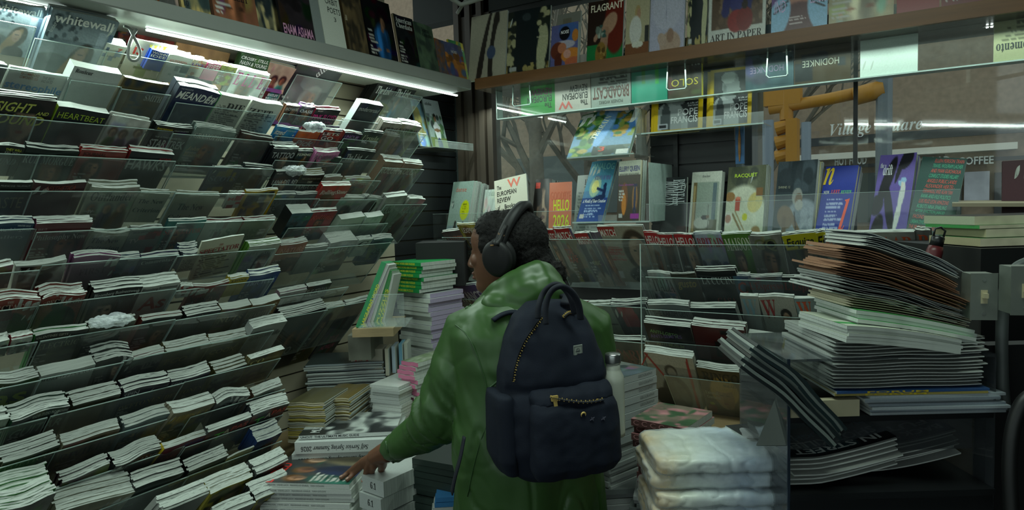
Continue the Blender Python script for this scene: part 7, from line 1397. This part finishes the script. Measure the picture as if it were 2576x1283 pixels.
# handles and straps
def ribbon(pts, wv, th, name, m=NAVYD, par=bpk, side=None):
    pts = smooth(pts, 5); mb = MB(); n = len(pts); vs = []
    for i, p in enumerate(pts):
        d = (pts[min(i+1, n-1)]-pts[max(i-1, 0)]).normalized(); s_ = side if side is not None else V((0, 1, 0)); s_ = (s_-d*s_.dot(d)).normalized(); u_ = d.cross(s_)
        for a_, b_ in ((-1, -1), (1, -1), (1, 1), (-1, 1)): vs.append(p+s_*a_*wv/2+u_*b_*th/2)
    mb.add(vs, [(i*4+j, i*4+(j+1) % 4, (i+1)*4+(j+1) % 4, (i+1)*4+j) for i in range(n-1) for j in range(4)]+[(3, 2, 1, 0), tuple(range(4*n-4, 4*n))]); return mb.build(name, [m], par, True)
hx_ = lambda x, y, t_: KI @ atT(*K3(x, y), t_)
for hp_ in ([hx_(388, 300, 1.50), hx_(386, 215, 1.50), hx_(400, 140, 1.50), hx_(430, 92, 1.50), hx_(475, 72, 1.50), hx_(520, 88, 1.51), hx_(560, 130, 1.52), hx_(585, 190, 1.53), hx_(596, 268, 1.54)], [hx_(340, 265, 1.56), hx_(345, 190, 1.56), hx_(368, 120, 1.57), hx_(405, 78, 1.57), hx_(450, 60, 1.57), hx_(500, 85, 1.58), hx_(540, 150, 1.58), hx_(560, 235, 1.59)]):
    MB().tube(smooth(hp_, 5), [.0095]*10+[.0085]*200 if False else .0085, 10, flat=.75).build('carry_handle', [NAVYD], bpk, True)
for pp_ in ([(1345, 812), (1318, 792), (1290, 785), (1262, 792), (1240, 806)],):
    q = [KI @ p for p in on_surface(cbv, pp_, .006, 4)]
    if len(q) > 3: MB().tube(q, .017, 10, flat=.35).build('shoulder_strap', [NAVY], bpk, True)
ribbon([KI @ atT(1425, 765, 1.62), KI @ atT(1432, 745, 1.66), KI @ atT(1418, 742, 1.74)], .03, .01, 'shoulder_strap', side=V((.9, .1, .1)))
ribbon([KI @ atT(1256, 1088, 1.60), KI @ atT(1240, 1065, 1.64), KI @ atT(1222, 1040, 1.68), KI @ atT(1205, 1018, 1.74)], .022, .003, 'webbing_strap')
ribbon([KI @ atT(1168, 1098, 1.64), KI @ atT(1158, 1150, 1.635), KI @ atT(1146, 1195, 1.64), KI @ atT(1136, 1240, 1.66)], .018, .003, 'webbing_end')
# bottle in the side pocket
bo = atT(1543, 965, 1.66); bt = thing('water_bottle', 'white steel water bottle with silver cap in the backpack side pocket', 'bottle', M.Translation((bo.x, bo.y, bo.z-.13)))
def lathe(prof, n=28):
    mb = MB(); m = len(prof); mb.add([V((r*cos(2*pi*j/n), r*sin(2*pi*j/n), z)) for r, z in prof for j in range(n)], [(i*n+j, i*n+(j+1) % n, (i+1)*n+(j+1) % n, (i+1)*n+j) for i in range(m-1) for j in range(n)]+[tuple(range(n-1, -1, -1)), tuple(range((m-1)*n, m*n))]); return mb
zc_ = .13+(965-912)/1688*1.66; lathe([(.026, 0), (.027, .01), (.027, .135), (.0255, .15), (.019, .163), (.0175, .168), (.0175, zc_)]).build('flask', [mat('white_enamel', 'a8aca0', .35, noise=.03)], bt, True)
lathe([(.019, zc_), (.0195, zc_+.002), (.0195, zc_+.020), (.0185, zc_+.0235), (.0, zc_+.0236)]).build('cap', [mat('brushed_steel', 'a8aaa8', .3, .95, noise=.15, scale=60, stretch=(1, 1, 8))], bt, True)
# ---------------------------------------------------------------- newspaper stand and what is around it
FRMS = frame(V((0, 0, 0)), RH, FH, ZV)
def at_rf(px, py, t_): return atT(px, py, t_)
SMOKE = acrylic('smoked_acrylic', .05, .62, 1.2, (.45, .5, .56), .06)
SMOKE_E = mat('dark_acrylic_edge', '2a3440', .25, noise=.1)
S0 = atT(1985, 905, 1.42); SW = .435; SD = .30
st = thing('newspaper_stand', 'clear acrylic newspaper stand with shelves beside the back rack', 'stand', frame(S0, RH, FH, ZV))
zl = lambda y: atT(1990, y, 1.42).z-S0.z
MB().box(0, 0, -.006, SW, SD, 0).build('top_shelf', [SMOKE], st); MB().box(-.004, -.002, -.55, 0, SD, .0).build('side_panel', [SMOKE], st); MB().box(-.005, -.004, -.55, .001, .0, .002).build('front_edge', [SMOKE_E], st)
MB().box(SW, 0, -.55, SW+.004, SD, 0).build('side_panel', [SMOKE], st)
z1 = zl(1055); MB().box(0, 0, z1-.012, SW, SD, z1).build('middle_shelf', [mat('black_plastic', '17191b', .35)], st); MB().box(.004, .0, z1, .15, .02, z1+.036).build('cream_board', [mat('cream_board', 'b0a88c', .7)], st)
z2 = zl(1250); MB().box(0, -.01, z2-.014, SW, SD, z2).build('lower_shelf', [mat('black_plastic')], st)
MB().box(0, -.004, z2-.2, SW, 0, z2-.014).build('base_front', [mat('black_plastic')], st); MB().box(0, SD-.004, -.55, SW, SD, 0).build('back_panel', [SMOKE], st)
MB().box(.002, .06, z1-.10, SW-.004, .063, z1-.012).build('inner_panel', [SMOKE], st)
def loc(x, y, z): return S0+RH*x+FH*y+ZV*z
NEWS = dict(name='newspaper', cat='newspaper', pg=PAGESG, spine='')
def pile(base, yaw, W, Dp, T, cols, label, **op):
    o_ = dict(NEWS); o_.update(op); return stack(None, 0, yaw, W, Dp, T, cols, label, base=base, **o_)
# upper shelf pile
hA = z1+.002
pile(loc(.165, .0, hA+.006*7), -1, .285, .26, .006, ['a8b0b4', '8a949c']*3+['a0a8ac'], 'glossy folded paper in the lowest pile of the upper shelf', jit=.008, spine='F', cover='9aa4aa')
pile(loc(.10, .0, hA+.042+.011), -1, .32, .26, .0055, ['3a5a8a', 'a89a58'], 'blue and yellow folded paper on the middle shelf', jit=.006, spine='F', text=('FORUM', 'c8b030', 'b', .2, .4, .8))
pile(loc(.098, .0, hA+.055+.0075*14), -1, .315, .27, .0075, ['a4aaa4']*14, 'grey folded newspaper in the neat pile', jit=.007, rnd=.02, wave=.0022, mess=1.5, topart=('T', 'a4aaa4', '3a3e3c', [('The New York Times', '2a2c2c', 's', (.15, .03, .7, .06))], 'F'), cover='a0a6a0')
pile(atT(1908, 862, 1.38), -4, .25, .2, .007, ['1f2c2e', '8a948e', '24383a', '7a847e', '1c2628', '8a948e', '202a2c', '7a847e', '1c2628'], 'dark folded newspaper in the leaning fan', jit=.008, tilt=38, spine='FL', cover='2c4444', sag=.05, wave=.004, mess=1)
# top of the stand
TANP = paper('salmon_newsprint', '9a7258', '5a4030')
zt_ = .004
W0 = .26
pile(loc(.108, -.035, .076), 4, .25, .2, .007, ['c8d0bc']*5, 'white and green architecture paper, low pile', tilt=6, jit=.005, spine='', topart=('R', 'c8d0bc', '3a9a4a', [('NEW', '1c241c', 'b', (.1, .08, .4, .12)), ('ARCHITECTURE', '2a3a2a', '', (.1, .3, .7, .08))], 'F'), cover='c0c8b4', pg=PAGES, sag=.02)
pile(loc(.150, .0, .101), 0, .255, .2, .0085, ['c8d0ba']*4, 'green fronted city paper on stand', tilt=9, jit=.006, topart=('R', '4aa858', 'c8d0bc', [('LOS ANGELES', '1c3a1c', 'b', (.1, .1, .8, .12))], 'F'), cover='4aa858', pg=PAGES, sag=.015)
pile(loc(.158, .035, .131), 1, .26, .2, .005, ['b8b888']*6, 'yellowish folded newspaper', tilt=10, jit=.006, cover='b0b080', rnd=.015, pg=PAGESC, sag=.02)
pile(loc(.130, .03, .172), 2, .28, .22, .0045, ['8e928e', '6a6e6c', '989c98']*3, 'grey crumpled newspaper', tilt=13, jit=.014, rnd=.015, sag=.035, cover='868a86', wave=.004, mess=2)
pile(loc(.125, .025, .206), -2, .27, .22, .0055, ['8a6a50', '7a8078', '8a6a50', '6a5a4a', '8a6a50', '70685e'], 'mixed tan newspaper', tilt=14, jit=.018, rnd=.012, sag=.04, pg=TANP, cover='8a6a50', wave=.003, mess=2)
pile(loc(.140, .03, .238), -3, .25, .22, .005, ['9a6a44']*6, 'salmon financial newspaper', tilt=16, jit=.012, rnd=.012, sag=.03, pg=TANP, cover='a8907a', topart=('T', 'b0a08c', '6a4a50', [], 'R'), wave=.003, mess=1.5)
pile(loc(.195, .05, .262), -2, .21, .2, .0045, ['aab4b8']*7, 'white newspaper topmost on the stand', tilt=17, jit=.008, rnd=.012, sag=.03, cover='a0aab0', wave=.003, mess=1.5)
# tabloids on the lower shelf
pile(loc(.012, .02, z2+.004+.011*6), 0, .235, .25, .011, ['a8aca6']*6, 'tabloid newspaper with black headline block', jit=.006, rnd=.02, zf=lambda x, y: .055*np.clip(x/.235-.25, 0, 1)**1.2, topart=('R', '15171a', '2a4a54', [('SHOT KILLED', 'd0d4d0', 'b', (.06, .2, .9, .14)), ('IN STREET', 'd0d4d0', 'b', (.1, .06, .8, .12)), ('MANSLAUGHTER', '4a6a78', 'b', (.06, .4, .9, .1))], 'F'), cover='a8aca6')
pile(loc(.165, .09, z2+.004+.010*6), 0, .25, .2, .010, ['9a9e9a']*6, 'tabloid newspaper behind, white headline', jit=.008, rnd=.02, zf=lambda x, y: .05*np.clip(x/.25-.2, 0, 1)**1.5, topart=('R', '1c1e22', '3a3030', [('BACK TO THE', 'c0c4c0', 'b', (.06, .1, .88, .14)), ('FUTURE', 'c0c4c0', 'b', (.1, .3, .8, .16))], 'F'), cover='9a9e9a')
# grey plastic chutes
def slab4(name, pts, th, m, label, cat):
    n = (pts[1]-pts[0]).cross(pts[2]-pts[0]).normalized()*th; mb = MB(); k = len(pts); mb.add(pts+[p+n for p in pts], [tuple(range(k-1, -1, -1)), tuple(range(k, 2*k))]+[(i, (i+1) % k, (i+1) % k+k, i+k) for i in range(k)])
    return tag(mb.build(name, [m]), label, cat)
GPL = mat('grey_plastic', '5a6066', .4, noise=.05)
slab4('plastic_chute', [atT(2030, 908, 1.50), atT(2120, 908, 1.46), atT(2142, 800, 1.62), atT(2082, 796, 1.66)], .006, GPL, 'sloping grey plastic chute behind the newspaper stand, under the green papers', 'chute')
slab4('plastic_chute', [atT(1906, 1122, 1.50), atT(1984, 1122, 1.44), atT(1986, 925, 1.50)], .006, mat('grey_green_plastic', '4a524e', .45), 'triangular grey side panel between the bagged papers and the stand', 'panel')
# bagged newspapers
BUN = bpy.data.materials.new('bagged_newsprint'); BUN.use_nodes = True; nt_ = BUN.node_tree; b_ = nt_.nodes['Principled BSDF']
tc_ = nt_.nodes.new('ShaderNodeTexCoord'); sx_ = nt_.nodes.new('ShaderNodeSeparateXYZ'); nt_.links.new(tc_.outputs['Object'], sx_.inputs[0]); nn_ = nt_.nodes.new('ShaderNodeTexNoise'); nn_.inputs['Scale'].default_value = 16; nt_.links.new(tc_.outputs['Object'], nn_.inputs['Vector'])
ad_ = nt_.nodes.new('ShaderNodeMath'); ad_.operation = 'MULTIPLY_ADD'; ad_.inputs[1].default_value = .06; nt_.links.new(nn_.outputs[0], ad_.inputs[0]); nt_.links.new(sx_.outputs[0], ad_.inputs[2])
cr_ = nt_.nodes.new('ShaderNodeValToRGB'); el = cr_.color_ramp.elements; el[0].position = .03; el[0].color = rgba('d8b060'); el[1].position = .09; el[1].color = rgba('d0d0b8')
for p_, c_ in ((.16, 'd4dcd8'), (.24, 'a8bcd4'), (.32, 'c8d4d8')): e_ = el.new(p_); e_.color = rgba(c_)
nt_.links.new(ad_.outputs[0], cr_.inputs[0]); nt_.links.new(cr_.outputs[0], b_.inputs['Base Color']); b_.inputs['Roughness'].default_value = .5
B0 = atT(1650, 1158, 1.52); hB = [.042, .038, .036, .036, .036, .036, .036]; z_ = 0
for i, h in enumerate(hB):
    z_ -= h; rg = random.Random(i); root = thing('newspaper_bundle', f'plastic-wrapped newspaper bundle in pile before the back rack, {ORD[i]} from top', 'newspaper bundle', frame(B0+ZV*z_+RH*rg.uniform(-.008, .006), RH, FH, ZV), 'plastic-wrapped newspaper bundles')
    mb = MB(); loft(mb, [(V((x, .115+.012*sin(i*2.1), h*.5)), V((0, 1, 0)), V((0, 0, 1)), .112*f, h*.5*(f if f < 1 else 1)) for x, f in ((.0, .86), (.012, .97), (.05, 1), (.15, 1), (.27, 1), (.288, .97), (.296, .88))], n=28, p=5)
    me = fused(mb, .005, 2); me.materials.append(BUN); displace(me, lambda P, N: .004*nz3(P, 14, (1, 1, 2), i*3)+.002*nz3(P, 40, (.4, 1, 2), i)-.003*np.clip(1-np.abs(nz3(P, 22, (.8, .6, 1.6), i*5))/.12, 0, 1)); obj('papers', me, root)
    m2 = me.copy(); m2.materials.clear(); m2.materials.append(PLAST); displace(m2, lambda P, N: .0022+.0035*np.abs(nz3(P, 26, (1.4, .5, 1.5), i*7))); obj('plastic_bag', m2, root)
# switch boxes, conduit, dark cabinet, books on it
STEEL = mat('galvanised_steel', '7a8078', .45, .6, noise=.15, scale=30, bump=.1)
def switchbox(px, py, t_, label, w=.046, h=.094):
    P_ = atT(px, py, t_); r = thing('switch_box', label, 'switch box', frame(P_, RH*.97-FH*.24, FH*.97+RH*.24, ZV), 'steel switch boxes')
    mb = MB(); mb.box(0, 0, -h, w, .055, 0); mb.box(-.002, -.002, -h-.002, w+.002, .0, .002); mb.build('box_body', [STEEL], r)
    [MB().tube([(w*.5, -.003, zz_), (w*.5, -.001, zz_)], .0035, 10).build('screw', [mat('screw_steel', '9aa09a', .3, .9)], r) for zz_ in (-.012, -h+.012)]
    m3 = MB(); m3.box(w*.5-.006, -.004, -h*.5-.014, w*.5+.006, -.001, -h*.5+.014); m3.box(w*.5-.004, -.014, -h*.5-.002, w*.5+.004, -.003, -h*.5+.008, T=None); m3.build('toggle', [mat('ivory_plastic', 'b0a888', .4)], r)
switchbox(2444, 690, 1.40, 'grey steel switch box with toggle at the end of the newspaper pile'); switchbox(2546, 672, 1.33, 'grey steel switch box at the frame edge, half out of view')
tag(MB().tube(smooth([atT(2600, 655, 1.45), atT(2560, 672, 1.45), atT(2536, 705, 1.45), atT(2524, 760, 1.45), atT(2520, 860, 1.45), atT(2522, 960, 1.45), atT(2528, 1030, 1.45)], 6), .012, 10).build('conduit', [mat('flexible_grey_conduit', '4a504e', .5)], smooth=True), 'grey flexible conduit curving down behind the switch boxes', 'conduit')
tag(MB().tube(smooth([atT(2620, 980, 1.35), atT(2575, 1010, 1.35), atT(2548, 1080, 1.35), atT(2540, 1180, 1.35), atT(2545, 1300, 1.35)], 6), .014, 10).build('cable', [mat('black_cable', '0c0d0d', .5)], smooth=True), 'thick black cable hanging in the dark beside the stand', 'cable')
CB = atT(2468, 624, 1.80); cb = thing('cabinet', 'black cabinet behind the switch boxes with books lying on it', 'cabinet', frame(V((CB.x, CB.y, 0)), RH, FH, ZV))
MB().box(0, 0, 0, .9, .45, CB.z-.002).build('body', [mat('black_cabinet_paint')], cb); MB().box(-.01, -.012, CB.z-.09, .9, 0, CB.z-.07).build('front_rail', [BLK], cb); MB().box(-.002, -.008, .2, .9, 0, CB.z-.12).build('door', [mat('black_cabinet_door', '111213', .4)], cb)
P2 = frame(V((S0.x, S0.y, 0))+RH*(SW+.02)+FH*.05, RH, FH, ZV)
o_ = MB().box(0, 0, 0, .6, .04, 1.27, T=P2).build('dark_panel', [mat('black_panel', '0e0f10', .5)]); tag(o_, 'black upright panel beyond the end of the newspaper stand', 'panel')
stack(None, 0, 2, .40, .22, [.026, .010, .024, .024], ['b8c0a4', '4a9a54', 'b8b08c', 'b8b08c'], 'book with green edge lying on the black cabinet', base=CB+RH*.035+ZV*.085+FH*.05, name='book', cat='book', spine='L', cover=['1c2022', '4a9a54', '3a8a48', '3a8a48'], pg=PAGESC, jit=.015)
p_ = atT(2338, 640, 1.9); m = thing('flask', 'small black flask with maroon band standing behind the newspapers', 'flask', frame(p_-ZV*.05, RH, FH, ZV) @ M.Rotation(radians(14), 4, 'Y'))
lathe([(.020, 0), (.021, .004), (.021, .06), (.018, .075)]).build('body', [mat('maroon_sleeve', '5a2024', .4)], m, True); lathe([(.017, .074), (.017, .10), (.012, .105), (.0, .106)]).build('cap', [mat('black_plastic')], m, True); MB().tube([(-.014, 0, .1), (-.015, 0, .122), (0, 0, .13), (.015, 0, .122), (.014, 0, .1)], .003, 6).build('loop', [mat('black_plastic')], m, True)
slab4('wooden_board', [onY(2395, 520, 2.80), onY(2700, 520, 2.80), onY(2700, 512, 3.05), onY(2395, 512, 3.05)], .012, mat('pale_board', '9a9078', .6, noise=.15, scale=8, stretch=(.2, 4, 1)), 'pale wooden board lying on the window ledge beyond the dark teal journal', 'board')
stand('B', 2.96, lambda x, y: (x, y), 2520, 520, 2700, 520, .26, .02, 'maroon backed magazine', '4a2a30', 'B', [], 'standing at the end of window ledge', lean=-8, zb=1.46)
# clear side panels of the back rack, counter shelf supports
x_ = onY(1621, 700, 2.6).x; cs = thing('rack_divider', 'clear acrylic upright between the two back wall racks', 'acrylic panel', M.Translation((x_, 2.56, 0)))
zt4 = onY(1621, 612, 2.6).z; zb4 = onY(1621, 960, 2.6).z; MB().box(-.002, 0, zb4, .002, .26, zt4).box(-.002, -.002, zb4, .002, 0, zt4, 1).build('panel', [ACR, ACRE], cs)
# ---------------------------------------------------------------- ceiling fittings
t = thing('unseen_ceiling_light', 'long ceiling light panel, unseen, added above the middle of the shop', 'light', M.Translation((-.35, 1.15, 3.0)))  # unseen fitting added to go with the overhead fill
MB().box(-.68, -.2, 0, .68, .2, .02).build('frame', [GREYM], t); MB().box(-.64, -.17, -.006, .64, .17, 0).build('diffuser', [mat('ceiling_diffuser', 'd8f0e4', .6, noise=0, emit=1.5)], t)
WP = mat('white_conduit', 'a8aca4', .5)
tag(MB().tube([atT(1110, -20, 3.2), atT(1160, 12, 3.2), atT(1215, -6, 3.2)], .012, 8).build('ceiling_conduit', [WP], smooth=True), 'white conduit bending across the dark ceiling near the corner', 'conduit')
tag(MB().tube([atT(1150, 34, 3.25), atT(1185, -20, 3.25)], .008, 8).build('ceiling_conduit', [WP], smooth=True), 'thin white conduit rising to the ceiling near the corner', 'conduit')
# crumpled plastic wrapping standing out of three pockets of the left wall
for i, (px, X_, sy, lab) in enumerate((((282, 806), -1.935, .062, 'crumpled clear plastic wrapping on the bagged olive magazine, ninth row of left rack'), ((792, 318), -2.02, .055, 'crumpled clear plastic wrapping on the bagged orange pop magazine of middle rack'), ((738, 428), -2.02, .055, 'crumpled clear plastic wrapping on the bagged black music magazine of middle rack'))):
    P_ = onX(*px, X_); mb = MB(); ellipsoid(mb, (0, 0, 0), (.030, sy, .020), M.Translation(P_), 14); me = fused(mb, .004, 1); me.materials.append(PLAST)
    displace(me, lambda P, N: .014*np.abs(nz3(P, 28, off=i*5))+.008*np.abs(nz3(P, 70, off=i))-.006)
    me.polygons.foreach_set('use_smooth', [False]*len(me.polygons)); tag(obj('plastic_wrapping', me), lab, 'wrapping', 'crumpled plastic wrappings on the left wall')
# ---------------------------------------------------------------- spare copies: the ones that show largest as objects, the rest as one mass
def spare_copies(limit):
    SPARES.sort(key=lambda s: -s[0])
    for (q, m2, W, H, T, c, P, dfm, rng, name, lab, cat) in SPARES[:limit]:
        o = obj(name, plain_copy(W, H, T, c, P, dfm, rng)); o.matrix_world = m2; tag(o, lab, cat)
    VS = []; FS = []; MI = []; AR = []; n = 0; pgs = [PAGES, PAGESC, PAGESG]
    def pgm(nm, c, d, sc3):
        m = paper(nm, c, d); next(x for x in m.node_tree.nodes if x.type == 'MAPPING').inputs['Scale'].default_value = sc3; return m
    sp_ = [pgm('spare_page_edges', 'c0c7bf', '7f857e', (650, 6, 650)), pgm('spare_page_edges_back', 'c0c7bf', '7f857e', (6, 650, 650))]
    for (q, m2, W, H, T, c, P, dfm, rng, name, lab, cat) in SPARES[limit:]:
        vs, fs, mi, C = plain_geo(W, H, T, c, dfm, rng); A = np.array(m2)
        VS.append(vs @ A[:3, :3].T+A[:3, 3]); FS += [tuple(n+i for i in f) for f in fs]; MI += [0 if m == 0 else (1 if abs(m2.col[0].y) > .7 else 2) for m in mi]; AR.append(np.tile(C, (len(vs), 1))); n += len(vs)
    if VS:
        o = obj('spare_magazine_copies', mesh('spare_magazine_copies', np.concatenate(VS), FS, [PRINT]+sp_, MI, np.concatenate(AR)))
        tag(o, 'white page edges of spare magazine copies packed behind the front ones', 'magazines'); o['kind'] = 'stuff'
n_mag = len([o for o in bpy.data.objects if o.parent is None and o.get('category') == 'magazine'])
spare_copies(max(0, 300-n_mag))
